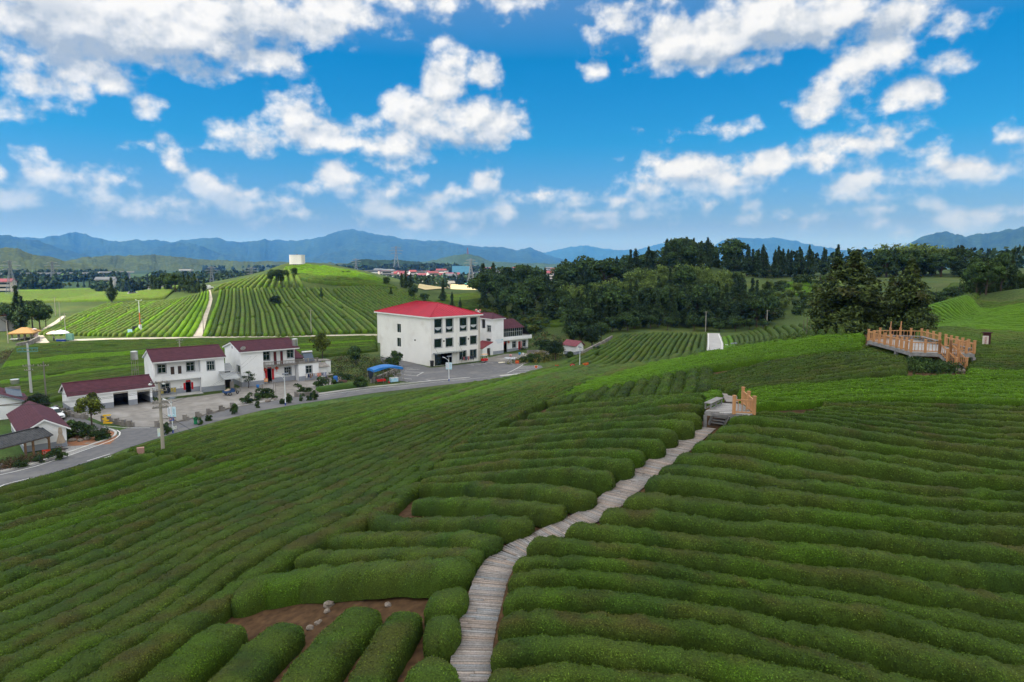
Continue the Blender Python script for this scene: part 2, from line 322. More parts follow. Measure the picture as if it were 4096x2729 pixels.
def cloudy(lb, warm):
    """sky with the given lobes of cumulus"""
    d = None; du = None; DX, DY = -.010, .026
    for a, e, ra, re in lb:
        m = min(ra, re); q = []
        for ox, oy in ((0, 0), (DX, DY)):
            v = WN.new('ShaderNodeVectorMath'); v.operation = 'MULTIPLY_ADD'; WL(cmb.outputs[0], v.inputs[0]); v.inputs[1].default_value = (1 / ra, 1 / re, 0); v.inputs[2].default_value = ((ox - a) / ra, (oy - e) / re, 0)
            l = WN.new('ShaderNodeVectorMath'); l.operation = 'LENGTH'; WL(v.outputs[0], l.inputs[0]); q.append(wm('MULTIPLY_ADD', l.outputs['Value'], m, -m))
        d = q[0] if d is None else wm('SMOOTH_MIN', d, q[0], .005); du = q[1] if du is None else wm('SMOOTH_MIN', du, q[1], .005)
    big = cnoise(9, 3); n1 = cnoise(26, 8, (0, 0, 0), .54); n2 = cnoise(26, 8, (.008, -.014, 0), .54)
    puff = wm('MULTIPLY_ADD', wm('SUBTRACT', big, .5), .040, wm('MULTIPLY', wm('SUBTRACT', n1, .5), .052))
    den = wm('ADD', puff, wm('MULTIPLY_ADD', d, -1.0, .006))
    alpha = wmr(den, -.005, .019); thick = wmr(den, .004, .055)
    grad = wm('DIVIDE', wm('SUBTRACT', du, d), .028)
    lit = wm('ADD', wm('MULTIPLY_ADD', grad, .30, .58), wm('MULTIPLY', wm('SUBTRACT', n1, n2), 1.7))
    lit = wm('ADD', lit, wm('MULTIPLY', thick, .10), clamp=True)
    alpha = wm('MULTIPLY', alpha, wm('ADD', wmr(el, .09, .17), wm('MULTIPLY_ADD', grad, .28, .70), clamp=True))
    return alpha, lit, thick, den
def grey_mask(L):
    g = None
    for px, py, rx, ry in L:
        k = 1024 / 2353.0; a0, e0 = dirae(px * k, py * k); a1, _ = dirae((px + rx) * k, py * k); _, e1 = dirae(px * k, (py - ry) * k)
        ra, re = abs(a1 - a0), abs(e1 - e0)
        v = WN.new('ShaderNodeVectorMath'); v.operation = 'MULTIPLY_ADD'; WL(cmb.outputs[0], v.inputs[0]); v.inputs[1].default_value = (1 / ra, 1 / re, 0); v.inputs[2].default_value = (-a0 / ra, -e0 / re, 0)
        l = WN.new('ShaderNodeVectorMath'); l.operation = 'LENGTH'; WL(v.outputs[0], l.inputs[0])
        s = l.outputs['Value']; g = s if g is None else wm('SMOOTH_MIN', g, s, .2)
    return wmr(wm('ADD', g, wm('MULTIPLY', wm('SUBTRACT', cnoise(14, 6), .5), .9)), 1.3, .1)
GREYS = [(300,130,330,48),(120,25,130,45),(560,90,60,90),(80,95,120,30),(640,70,60,40),(1800,100,160,50),(2000,70,120,40),(1640,140,120,28),(1060,335,110,20),(910,365,60,12),(640,350,80,10)]
def bg(colr):
    b = WN.new('ShaderNodeBackground'); b.inputs[1].default_value = SKY_S; WL(colr, b.inputs[0]); return b.outputs[0]
def sel(f, a, b):
    m = WN.new('ShaderNodeMixShader'); WL(f, m.inputs[0]); WL(a, m.inputs[1]); WL(b, m.inputs[2]); return m.outputs[0]
hazef = wmr(el, .02, .16, .72, 0)           # far clouds fade into the air low over the land
def sector(lo, hi, e_lo, e_hi, greys):
    pad = .05
    lb = [l for l in LB if l[0] + l[2] + pad > lo and l[0] - l[2] - pad < hi and l[1] + l[3] + pad > e_lo and l[1] - l[3] - pad < e_hi]
    al, lit, th, den = cloudy(lb, 0)
    if greys:
        gm = grey_mask(GREYS); lit = wm('SUBTRACT', lit, wm('MULTIPLY', gm, .58), clamp=True)
    c = wmix(lit, tuple(v / SKY_S for v in C_DARK), tuple(v / SKY_S for v in C_LIT))
    c = wmix(hazef, c, tuple(v / SKY_S for v in C_FAR))
    return bg(wmix(wm('MULTIPLY', al, wmr(el, .0, .1, .6, .985)), skyc, c))
S = {(h, s): sector(*((-2, 0) if s == 0 else (0, 2)), *((-.2, .15) if h == 0 else (.15, 1)), h == 1) for h in (0, 1) for s in (0, 1)}
right = wm('GREATER_THAN', az, 0.0); high = wm('GREATER_THAN', el, .15)
front = sel(high, sel(right, S[(0, 0)], S[(0, 1)]), sel(right, S[(1, 0)], S[(1, 1)]))
# the rest of the sky, overhead and behind the camera: broken cloud
ov = WN.new('ShaderNodeTexNoise'); ov.inputs['Scale'].default_value = 2.2; ov.inputs['Detail'].default_value = 5; WL(tc.outputs['Generated'], ov.inputs['Vector'])
rest = bg(wmix(wmr(ov.outputs[0], .38, .60, .25, .95), sky.outputs[0], wmix(wmr(el, .05, 1.1), tuple(v * .92 / SKY_S for v in C_OVER), tuple(v * 1.7 / SKY_S for v in C_OVER))))
isf = wm('MULTIPLY', wm('LESS_THAN', wm('ABSOLUTE', az), .95), wm('LESS_THAN', el, .5))
wout = WN.new('ShaderNodeOutputWorld'); WL(sel(isf, rest, front), wout.inputs[0])
world.cycles.sampling_method = 'MANUAL'; world.cycles.sample_map_resolution = 512

sun = bpy.data.lights.new('sun', 'SUN'); sun.energy = SUN_E; sun.angle = math.radians(.5); sun.color = (1, .95, .87)
so = bpy.data.objects.new('sun', sun); COL.objects.link(so); so.rotation_euler = SUNV.to_track_quat('Z', 'Y').to_euler()
so.location = SUNV * 200

# ------------------------------------------------------------------ haze: the air of the valley
if HAZE:
    hm = bpy.data.materials.new('haze'); hm.use_nodes = True; nt = hm.node_tree
    for n in list(nt.nodes): nt.nodes.remove(n)
    o = nt.nodes.new('ShaderNodeOutputMaterial'); pv = nt.nodes.new('ShaderNodeVolumePrincipled'); pv.inputs['Color'].default_value = (*HAZE_C, 1); pv.inputs['Density'].default_value = HAZE; pv.inputs['Absorption Color'].default_value = (*HAZE_A, 1); pv.inputs['Anisotropy'].default_value = .2
    nt.links.new(pv.outputs[0], o.inputs['Volume'])
    MB().bx(-17500, 17500, -900, 17500, -40, 560).build('haze', hm, None, 'pale blue air thickening towards the far mountains', 'haze', kind='stuff')
# ================================================================== the ground, one sheet to the horizon
def build_ground():
    r = np.concatenate([np.linspace(2, 20, 24)[:-1], 20 * 1.0165 ** np.arange(0, 411)])
    a = np.concatenate([np.radians(np.arange(-52, 52, .3)), np.radians(np.arange(52, 308, 4))])
    R, A = np.meshgrid(r, a, indexing='ij'); X = R * np.sin(A); Y = R * np.cos(A); Z = H(X, Y)
    V = np.stack([X, Y, Z], -1)
    n, m = R.shape; Q = grid_quads(n, m, closed=True)[:, ::-1]
    # ground cover: bare soil between the tea rows near by, grass and weeds in the valley, patchwork fields far out
    far = sstep(330, 520, R)
    soil = np.array([.074, .042, .021]); grass = np.array([.045, .085, .018]); fld = np.array([.022, .046, .016])
    t = fbm(X / 9, Y / 9, 5, 3)[..., None]; hill = sstep(.8, 2.2, Z)[..., None]
    g = grass * (.7 + .8 * t) + np.array([.03, .02, .005]) * sstep(.5, .7, fbm(X / 6, Y / 6, 8, 3))[..., None]
    s = soil * (.75 + .5 * t)
    near = np.where(((R < 125) | (np.abs(X) > 900))[..., None], s * hill + g * (1 - hill), g * .82 + s * .18)
    patch = np.floor(X / 130 + fbm(X / 300, Y / 300, 4, 2) * 2) * 7 + np.floor(Y / 210 + fbm(X / 260, Y / 260, 6, 2) * 2) * 13
    pr = _h(patch.astype(np.int64), patch.astype(np.int64) * 3, 5)[..., None]
    fa = fld * (.6 + .9 * pr) + np.array([.02, .02, .0]) * (pr > .86) 
    tone = near * (1 - far[..., None]) + fa * far[..., None]
    o = mesh_np('ground', V.reshape(-1, 3), Q, mat_attr('ground_cover', .9, 2.5, .6, 1.4, .1, 6), tone.reshape(-1, 3), True)
    link(o, kind='structure')
build_ground()

# ================================================================== mountains and wooded hills
K = 1024 / 2353.0
def ridge(name, sil, dist, depth, base, col, rough, label=None, seed=0, nfine=.0, kind='structure', step=None):
    """a range of hills seen as `sil` (survey sheet x,y) standing `dist` metres away: real slopes front and back"""
    S = np.array(sil, float) * K; n = int((S[-1, 0] - S[0, 0]) / (step or 1.2)); px = np.linspace(S[0, 0], S[-1, 0], n)
    # smooth interpolation of the crest
    py = np.interp(px, S[:, 0], S[:, 1]); k = 5; py = np.convolve(np.pad(py, k, 'edge'), np.hanning(2 * k + 1) / np.hanning(2 * k + 1).sum(), 'valid')
    d = ray(px, py); dirn = d[:, :2] / np.linalg.norm(d[:, :2], axis=1)[:, None]; D = dist + (fbm(px / 40, px * 0, seed, 3) - .5) * dist * .12
    top = CAMZ + d[:, 2] / np.linalg.norm(d[:, :2], axis=1) * D
    m = 26; t = np.linspace(-1, 1, m); V = np.zeros((n, m, 3))
    for j, tt in enumerate(t):
        R = D + tt * depth; w = 1 - abs(tt); prof = w ** 1.1
        V[:, j, :2] = dirn * R[:, None]
        nz = fbm(V[:, j, 0] / (depth * .35), V[:, j, 1] / (depth * .35), seed + 3, 5) - .5
        hgt = (top - base) * prof * (1 + nz * .9 * (1 - w) * 2) + (fbm(V[:, j, 0] / (depth * .06), V[:, j, 1] / (depth * .06), seed + 9, 3) - .5) * nfine * min(1, 3 * w + .2)
        V[:, j, 2] = base + np.maximum(hgt, 0)
    c = np.array(col); tn = fbm(V[..., 0] / (depth * .1), V[..., 1] / (depth * .1), seed + 20, 4)[..., None]
    tone = c * (.55 + .9 * tn)
    o = mesh_np(name, V.reshape(-1, 3), grid_quads(n, m), mat_attr('hill_woods' if dist < 4000 else 'mountain_woods', .95, .12 if dist < 4000 else .02, .5, 1.5, .05, 6), tone.reshape(-1, 3), True)
    return link(o, kind=kind)
WOOD = (.018, .034, .015)
ridge('mountain_range', [(-90,545),(0,540),(80,548),(135,540),(165,530),(195,537),(215,545),(280,553),(340,551),(400,553),(440,546),(470,542),(515,548),(560,556),(600,550),(640,548),(680,553),(720,545),(750,538),(780,530),(805,525),(820,524),(838,530),(870,535),(915,543),(960,550),(1005,553),(1050,557),(1100,565),(1160,570),(1195,574),(1220,567),(1235,575),(1265,588),(1300,600),(1340,612)], 9500, 2200, -20, WOOD, 0, seed=1, nfine=60)
ridge('mountain_range', [(-90,528),(0,537),(60,545),(110,560),(170,578),(230,592),(290,606)], 7000, 900, -20, WOOD, 0, seed=4, nfine=40)
ridge('mountain_range', [(250,604),(310,583),(350,570),(400,556),(430,556),(460,563),(500,580),(560,595),(620,603),(700,600),(760,578),(800,572),(850,580),(900,590),(960,602)], 7800, 900, -20, WOOD, 0, seed=6, nfine=40)
ridge('mountain_range', [(1190,600),(1240,582),(1280,573),(1345,562),(1380,570),(1440,575),(1475,571),(1500,563),(1530,556),(1555,570),(1600,588),(1660,600)], 14000, 1800, -20, WOOD, 0, seed=8, nfine=60)
ridge('mountain_range', [(1440,604),(1480,588),(1530,580),(1580,584),(1625,578),(1650,555),(1672,549),(1700,543),(1750,548),(1775,543),(1800,546),(1860,560),(1940,575),(2000,570),(2040,580),(2120,590),(2200,604)], 12000, 1600, -20, WOOD, 0, seed=12, nfine=60)
ridge('mountain_range', [(2020,592),(2060,575),(2080,560),(2130,538),(2170,528),(2195,535),(2220,540),(2260,533),(2300,528),(2353,517),(2450,525)], 6500, 1200, -20, WOOD, 0, seed=15, nfine=40)
ridge('mountain_range', [(2150,612),(2190,603),(2250,590),(2300,575),(2353,560),(2460,545)], 3800, 700, -20, (.035,.062,.018), 0, seed=18, nfine=25)
ridge('wooded_hill', [(-120,590),(-60,578),(0,567),(18,564),(40,567),(60,578),(110,588),(150,598),(230,612),(290,620)], 2000, 330, -6, (.045,.06,.018), 0, seed=21, nfine=10, step=.6)
ridge('wooded_hill', [(120,606),(180,592),(230,588),(270,586),(320,585),(350,583),(400,588),(450,595),(500,597),(560,600),(620,600),(680,601),(760,604),(820,606)], 2600, 380, -6, (.042,.058,.018), 0, seed=23, nfine=10, step=.6)
ridge('wooded_hill', [(900,607),(960,603),(1000,597),(1035,588),(1060,583),(1080,583),(1100,588),(1130,600),(1180,604),(1260,606),(1400,606),(1500,608)], 3600, 500, -6, (.035,.06,.02), 0, seed=25, nfine=14, step=.6)
ridge('wooded_hill', [(760,622),(790,606),(830,594),(870,596),(930,598),(990,604),(1050,612),(1120,618),(1180,622)], 1750, 260, -6, (.014,.03,.012), 0, seed=27, nfine=9, step=.5)

# ------------------------------------------------------------------ cloud bank out of view, outlined to cast the shadow over the slopes
def shadow_cloud():
    px = [(-30,352),(60,347),(150,341),(200,338.5),(207,325),(214,302),(224,294),(262,292),(300,289),(345,286),(380,284)]
    G = [tuple(p[:2]) for p in pxs(px)] + [(-20, 400), (60, 440), (200, 520), (420, 520), (480, 300), (420, 0), (300, -260), (-200, -260), (-240, -60), (-190, 80)]
    alt = 1500.0; k = (alt - 3) / SUNV.z; PL = np.array([(x + SUNV.x * k, y + SUNV.y * k) for x, y in G])
    lo, hi = PL.min(0) - 40, PL.max(0) + 40; st = 9.0
    gx, gy = np.meshgrid(np.arange(lo[0], hi[0], st), np.arange(lo[1], hi[1], st), indexing='ij')
    inside = np.zeros(gx.shape, bool); dist = np.full(gx.shape, 1e9)
    for i in range(len(PL)):
        a, b = PL[i], PL[(i + 1) % len(PL)]
        c = ((a[1] > gy) != (b[1] > gy)) & (gx < (b[0] - a[0]) * (gy - a[1]) / (b[1] - a[1] + 1e-9) + a[0]); inside ^= c
        ab = b - a; t = np.clip(((gx - a[0]) * ab[0] + (gy - a[1]) * ab[1]) / (ab @ ab), 0, 1); dist = np.minimum(dist, np.hypot(gx - a[0] - t * ab[0], gy - a[1] - t * ab[1]))
    sd = np.where(inside, dist, -dist) + (fbm(gx / 30, gy / 30, 71, 4) - .5) * 24
    th = np.sqrt(np.clip(sd / 120, 0, 1)); nz = fbm(gx / 60, gy / 60, 72, 5)
    top = alt + th * (30 + 90 * nz); bot = alt - th * (8 + 14 * fbm(gx / 40, gy / 40, 75, 4))
    n, m = gx.shape; V = np.concatenate([np.stack([gx, gy, top], -1).reshape(-1, 3), np.stack([gx, gy, bot], -1).reshape(-1, 3)])
    ok = sd > 0; cell = (ok[:-1, :-1] | ok[1:, :-1] | ok[:-1, 1:] | ok[1:, 1:]).ravel(); Q = grid_quads(n, m)[cell]
    mt, nt, b = nt_new('cloud_vapour'); b.inputs['Base Color'].default_value = (.97, .97, .98, 1); b.inputs['Roughness'].default_value = 1; b.inputs['Specular IOR Level'].default_value = 0
    out = [x for x in nt.nodes if x.type == 'OUTPUT_MATERIAL'][0]; t = nt.nodes.new('ShaderNodeBsdfTranslucent'); t.inputs[0].default_value = (.97, .97, .98, 1); mx = nt.nodes.new('ShaderNodeMixShader'); mx.inputs[0].default_value = .72
    nt.links.new(b.outputs[0], mx.inputs[1]); nt.links.new(t.outputs[0], mx.inputs[2]); nt.links.new(mx.outputs[0], out.inputs[0])
    o = mesh_np('shadow_cloud', V, np.concatenate([Q, Q[:, ::-1] + n * m]), mt, None, True); link(o, None, 'large white cumulus bank high above the tea slopes', 'cloud', kind='stuff')
shadow_cloud()
# ================================================================== clipped tea hedges
DARK, OLIVE, BRIGHT, LIME, RUST = (np.array(c) for c in ((.066,.118,.012), (.080,.118,.013), (.088,.190,.006), (.13,.25,.008), (.098,.068,.020)))
DEEP = np.array((.046, .100, .014))
M_TEA = mat_attr('tea_leaves', .75, 16.0, .5, 1.5, .12, 4, .06)
M_TEAF = mat_attr('tea_leaves_far', .8, 5.0, .55, 1.5, .1, 4)
N_ROWS = {}
def tea_mesh(P, W, Hh, tones, seed, leaf=1.0, bump=1.0):
    """one hedge: rounded clipped loaf along P (xy) with lumps, rounded ends and leaves standing out of it"""
    dist = np.hypot(P[:, 0], P[:, 1]); dm = max(14, dist.min())
    step = min(.7, max(.11, dm * .0042)); k = 13 if dm < 60 else (9 if dm < 170 else 7)
    n = len(P); s0 = np.concatenate([[0], np.cumsum(np.hypot(*np.diff(P, axis=0).T))]); L = s0[-1]
    if L < .6: return None
    m = max(5, int(L / step)); s = np.linspace(0, L, m)
    x = np.interp(s, s0, P[:, 0]); y = np.interp(s, s0, P[:, 1]); w = np.interp(s, s0, W)
    wob = (fbm(s / 3.2, s * 0 + seed * 3.7, seed, 3) - .5) * .24 * min(1, w.mean()); tx = np.gradient(x); ty = np.gradient(y); tl = np.hypot(tx, ty) + 1e-9; nx, ny = -ty / tl, tx / tl
    x = x + nx * wob; y = y + ny * wob
    lump = 1 + (fbm(s / 1.6, s * 0 + seed, seed + 5, 3) - .5) * .24 * bump; lump2 = 1 + (fbm(s / 1.1, s * 0 + seed, seed + 6, 2) - .5) * .22 * bump
    er = np.minimum(w * .5, L * .45); e = np.minimum(s / er, (L - s) / er); endf = np.sqrt(np.clip(1 - (1 - np.clip(e, 0, 1)) ** 2, 0, 1)) * .98 + .02
    hh = Hh * lump * (.45 + .55 * endf); ww = w * lump2 * endf
    th = np.linspace(0, math.pi, k); kk = float(sstep(40, 62, dm)); cx = np.sign(np.cos(th)) * np.abs(np.cos(th)) ** (.48 + .40 * kk); cz = np.sin(th) ** (.60 + .22 * kk)
    off = cx[None] * ww[:, None] / 2; g = H(x, y)
    X = x[:, None] + nx[:, None] * off; Y = y[:, None] + ny[:, None] * off; Z = g[:, None] - .06 + cz[None] * hh[:, None]
    # clipped but uneven surface
    A = .10 if dm < 60 else .09
    r1 = (fbm(s[:, None] / .38 + seed * 9, off / .36 + th * 2, seed + 2, 3) - .5) * 2 * A + RNG.normal(0, .012 if dm < 60 else .02, X.shape)
    r1 *= np.clip(cz * 2, .25, 1)[None]
    X += nx[:, None] * cx * r1; Y += ny[:, None] * cx * r1; Z += cz * r1
    V = np.stack([X, Y, Z], -1); Q = grid_quads(m, k)
    tn = tones(x, y, s, off, th, seed)
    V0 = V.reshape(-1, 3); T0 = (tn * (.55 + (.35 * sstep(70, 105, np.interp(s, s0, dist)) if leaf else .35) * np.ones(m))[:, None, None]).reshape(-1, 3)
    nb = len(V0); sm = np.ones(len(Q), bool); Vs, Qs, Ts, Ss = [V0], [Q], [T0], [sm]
    if leaf and dm < 105:
        arc = (ww.mean() + 1.5 * Hh); dl = np.interp(s, s0, dist); size = np.clip(dl * .0021, .07, .15); dens = 1.05 * leaf / size ** 2 * (1 - sstep(80, 110, dl))
        nper = dens * arc * (L / m); cnt = RNG.poisson(nper); idx = np.repeat(np.arange(m), cnt); N = len(idx)
        if N:
            fi = np.clip(idx + RNG.random(N) - .5, 0, m - 1.001); i0 = fi.astype(int); fx = fi - i0
            u = np.where(RNG.random(N) < .62, .5 + (RNG.random(N) - .5) * .62, RNG.random(N)); fj = u * (k - 1.001); j0 = fj.astype(int); fy = fj - j0
            def bl(Gr): return Gr[i0, j0] * ((1 - fx) * (1 - fy))[:, None] + Gr[i0 + 1, j0] * (fx * (1 - fy))[:, None] + Gr[i0, j0 + 1] * ((1 - fx) * fy)[:, None] + Gr[i0 + 1, j0 + 1] * (fx * fy)[:, None]
            c = bl(V); tt = bl(tn); 
            nn = np.stack([nx[i0] * cx[j0], ny[i0] * cx[j0], cz[j0] * 1.0 + .05], -1); nn /= np.linalg.norm(nn, axis=1)[:, None]
            sz = size[i0] * RNG.uniform(.6, 1.35, N)
            d = RNG.normal(size=(N, 3)); d = d - nn * (d * nn).sum(1)[:, None] * .62; d[:, 2] += .18; d /= np.linalg.norm(d, axis=1)[:, None]
            b = np.cross(d, nn + RNG.normal(0, .45, (N, 3))); b /= np.linalg.norm(b, axis=1)[:, None] + 1e-9
            c = c + nn * (sz * RNG.uniform(-.2, .6, N))[:, None]; d = d * sz[:, None]; b = b * (sz * .42)[:, None]
            LV = np.stack([c - d * .5, c + b * .5, c + d * .6, c - b * .5], 1).reshape(-1, 3)
            lt = tt * RNG.lognormal(-.08, .27, N)[:, None]; fresh = (RNG.random(N) < .2)[:, None]
            lt = np.where(fresh, lt * np.array([1.0, 1.14, .95]), lt)
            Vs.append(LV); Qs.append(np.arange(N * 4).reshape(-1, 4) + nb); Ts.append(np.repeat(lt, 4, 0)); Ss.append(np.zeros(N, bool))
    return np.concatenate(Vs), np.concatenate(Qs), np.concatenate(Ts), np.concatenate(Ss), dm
def tone_fn(base, patch=.5, rust=.35, alt=None, altamt=.5, ps=5.0):
    base = np.array(base); alt = OLIVE if alt is None else alt
    def f(x, y, s, off, th, seed):
        rt = _h(np.int64(seed * 31 + 7), np.int64(seed * 17), 3)
        a = sstep(.40, .68, fbm(s / ps, s * 0 + seed * 5.3, seed + 40, 3))[:, None, None] * altamt
        c = base * (.93 + .14 * rt); c = c * (1 - a) + alt * a
        r = sstep(.52, .74, fbm((s[:, None] + off * .8) / 1.9, off / 1.4 + seed * 2.1, seed + 50, 4))[..., None] * rust
        top = np.clip(np.sin(th), 0, 1)[None, :, None] ** 2
        c = c * (1 - r * top) + RUST * r * top
        p = fbm((s[:, None]) / 1.1 + seed, off / .8, seed + 60, 3)[..., None]
        return c * (1 + (p - .5) * patch)
    return f
HEDGE_OBJS = []
def hedge(P, W, h, tones, seed, label, group, leaf=1.0, collect=None, bump=1.0):
    r = tea_mesh(np.asarray(P, float), np.broadcast_to(W, len(P)).astype(float), h, tones, seed, leaf, bump)
    if r is None: return
    V, Q, T, S, dm = r
    if collect is not None: collect.append((V, Q, T, S)); return
    o = mesh_np('tea_hedge', V, Q, M_TEA if dm < 170 else M_TEAF, T, S); link(o, None, label, 'tea hedge', group); HEDGE_OBJS.append(o); return o
def loft(guides, pitch=1.55, n=None, m=64, px=True, ease=None):
    """rows between guide lines given in survey pixels"""
    Gs = []
    for g in guides:
        P = pxs(g, .62)[:, :2] if px else np.asarray(g, float); Gs.append(smooth_line(resample(P, m), 3))
    Gs = np.array(Gs); gaps = [np.hypot(*(Gs[i + 1] - Gs[i]).T).mean() for i in range(len(Gs) - 1)]; cum = np.concatenate([[0], np.cumsum(gaps)])
    n = n or max(2, int(round(cum[-1] / pitch)) + 1); t = np.linspace(0, cum[-1], n); R = np.zeros((n, m, 2))
    for j in range(m):
        for k in range(2): R[:, j, k] = np.interp(t, cum, Gs[:, j, k])
    return R
def widths(R, fill=.85, wmax=1.75):
    n, m, _ = R.shape; W = np.zeros((n, m))
    for i in range(n):
        ds = []
        for k in (i - 1, i + 1):
            if 0 <= k < n: ds.append(np.sqrt(((R[i][:, None] - R[k][None]) ** 2).sum(-1)).min(1))
        W[i] = np.clip(np.mean(ds, 0) * fill, .35, wmax)
    return W
SEED = [100]
def field(R, h, tones, label, group, fill=.79, leaf=1.0, collect=None, trim=0.0, gaps=0.0, wmax=1.75, bump=1.0, minw=.42):
    """all hedges of one field; tones: function or list picked per row"""
    W = widths(R, fill, wmax)
    for i in range(len(R)):
        SEED[0] += 1; sd = SEED[0]
        P, w = R[i], W[i]
        ok = w > minw
        if not ok.any(): continue
        a, b = np.argmax(ok), len(ok) - np.argmax(ok[::-1]); P, w = P[a:b], w[a:b]
        if len(P) < 4: continue
        if trim:
            k = 1 + int(len(P) * trim * RNG.random()); P = P[: -k] if RNG.random() < .5 else P[k:]; w = w[:len(P)]
        tf = tones(i, len(R)) if not hasattr(tones, 'is_tone') else tones
        lab = label(i, len(R)) if callable(label) else label
        hh = h * 1.32 * min(1.15, max(.6, w.mean() / 1.35))
        if gaps and RNG.random() < gaps and len(P) > 20:
            c = RNG.integers(6, len(P) - 6)
            hedge(P[:c], w[:c], hh, tf, sd, lab, group, leaf, collect, bump); hedge(P[c + 1:], w[c + 1:], hh, tf, sd + 5000, lab, group, leaf, collect, bump)
        else: hedge(P, w, hh, tf, sd, lab, group, leaf, collect, bump)
def flush(name, collect, label, cat, far=True):
    k = 0; Qs = []
    for V, Q, T, S in collect: Qs.append(Q + k); k += len(V)
    o = mesh_np(name, np.concatenate([c[0] for c in collect]), np.concatenate(Qs), M_TEAF if far else M_TEA, np.concatenate([c[2] for c in collect]), np.concatenate([c[3] for c in collect]))
    return link(o, None, label, cat, None, 'stuff')
def tone_mix(rust=.5, green=.5, k=1.0):
    """the mottled green of a clipped hedge: olive, fresh green and rusty patches drifting along it"""
    def f(x, y, s, off, th, seed):
        rt = _h(np.int64(seed * 31 + 7), np.int64(seed * 17), 3); q = lambda sc, o, a, b: sstep(a, b, fbm(x / sc + seed * .37, y / sc, o, 3))[:, None, None]
        c = DARK * k * (.94 + .12 * rt) * np.ones((len(s), len(th), 1)); a = q(3.2, 40, .42, .66) * .65; c = c * (1 - a) + OLIVE * k * a; g = q(2.4, 44, .52, .72) * green; c = c * (1 - g) + BRIGHT * .72 * k * g; d = q(2.8, 47, .54, .72) * .6; c = c * (1 - d) + DEEP * .8 * k * d
        r = sstep(.50, .72, fbm((s[:, None] + off * .8) / 1.7, off / 1.2 + seed * 2.1, seed + 50, 4))[..., None] * rust; top = np.clip(np.sin(th), 0, 1)[None, :, None] ** 2
        c = c * (1 - r * top) + RUST * k * r * top
        return c * (1 + (fbm(s[:, None] / .9 + seed, off / .7, seed + 60, 3)[..., None] - .5) * .6)
    return f
T_dark = tone_mix(.42, .4, .94); T_mid = tone_mix(.3, .6, .98); T_rust = tone_mix(.6, .3, .93); T_green = tone_mix(.22, .65, .95)
T_br = tone_fn(BRIGHT, .45, .08, DARK, .25); T_lime = tone_fn(LIME, .4, .05, BRIGHT, .6); T_hill = tone_fn(np.array([.105,.15,.025]), .45, .3, BRIGHT, .6); T_capl = tone_fn(BRIGHT * .95, .6, .25, DARK, .55, 3.0); T_deep = tone_mix(.15, .35, .78); T_semi = tone_fn(BRIGHT * .75, .45, .2, OLIVE, .5)

# ---- right of the boardwalk: long rows sweeping to the right
Rr = [[(728,420),(790,424),(880,438),(960,449),(1065,458)],[(716,429),(780,433),(860,445),(940,456),(1065,469)],[(705,437),(770,441),(840,453),(940,467),(1065,479)],[(692,446.8),(760,452),(830,462),(930,476),(1065,488)],
 [(674,457.6),(720,459),(790,472),(900,489),(1065,499)],[(659,468.5),(700,470),(780,482),(900,496),(1065,509)],[(645,481.6),(700,484),(760,495),(880,510),(1065,521)],[(624,499),(680,503),(760,512),(880,524),(1065,534)],
 [(600,515),(640,515),(720,527),(840,535),(1065,556)],[(566,529),(610,532),(690,541),(830,553),(1065,579)],[(527,544),(580,546),(664,553),(795,570),(1065,608)],[(513,561),(560,561),(620,563),(730,578),(840,595),(1065,634)],
 [(508,577),(560,575),(620,578),(710,590),(795,604),(880,614),(1065,664)],[(503,599),(560,597),(620,600),(700,612),(790,632),(882,644),(1065,688)],[(498,624),(540,620),(610,622),(710,632),(800,655),(880,682),(1065,722)],
 [(491,654),(540,646),(610,652),(700,664),(790,680),(880,704),(1065,760)],[(485,684),(540,676),(620,680),(720,700),(880,742),(1065,800)],[(482,718),(560,706),(680,718),(860,770),(1065,850)]]
R = np.array([smooth_line(resample(pxs(r, .62)[:, :2], 64), 3) for r in Rr])
def lab_right(i, n): return 'dark green clipped tea hedge running from the boardwalk to the right edge of the field'
field(R, .82, lambda i, n: (T_rust if i in (8, 11, 14) else T_green if i in (6, 7) else T_mid if i % 2 else T_dark), lab_right, 'tea hedges right of the boardwalk', wmax=2.1, fill=.8)
Ru = loft([[(738,404),(800,402),(900,402),(1065,407)],[(745,410),(800,411),(900,421),(1065,433)],[(757,417),(800,419),(880,432),(960,443),(1065,450)]], n=8)
field(Ru, .8, lambda i, n: T_rust if i % 3 == 0 else T_dark, 'olive tinted tea hedge behind the small deck, ending at the right edge of the field', 'tea hedges right of the boardwalk')
Rb = loft([[(738,390),(800,384),(870,378),(960,375),(1065,377)],[(740,405),(800,400),(900,396),(1065,399)]], n=8)
field(Rb, .85, lambda i, n: T_br, 'fresh bright green tea hedge between the small deck and the large viewing deck', 'bright tea hedges below the viewing deck', leaf=1.2)
# ---- left of the boardwalk
Rc = [[(690,396.5),(650,399),(610,402.5),(575,407)],[(700,401),(640,404.5),(590,408),(548,411)],[(703,406),(640,410),(580,414.5),(530,418)],[(704,412),(640,416),(580,421),(512,426)],[(702,422),(640,424),(560,430),(487,434)],[(694,431),(640,430),(560,434),(470,443)],
 [(677,440),(620,438),(540,442),(455,451)],[(664,450),(610,447),(530,450),(444,460)],[(643,460),(590,456),(510,459),(437,467)],[(632,471),(580,466),(500,468),(424,477)],[(612,483),(560,477),(500,479),(424,484.5)]]
Rc2 = [[(594,500),(560,493),(512,491),(460,486),(420,486),(402,494),(388,507),(377,519),(400,524),(440,523),(500,524),(530,528)],[(562,513),(530,508),(470,503),(416,502)],
 [(497,547),(460,540),(400,538),(322,539.5)],[(480,560),(450,555),(390,555),(299,558.5)],[(470,576),(440,574),(380,576),(310,581),(268,589),(230,604)]]
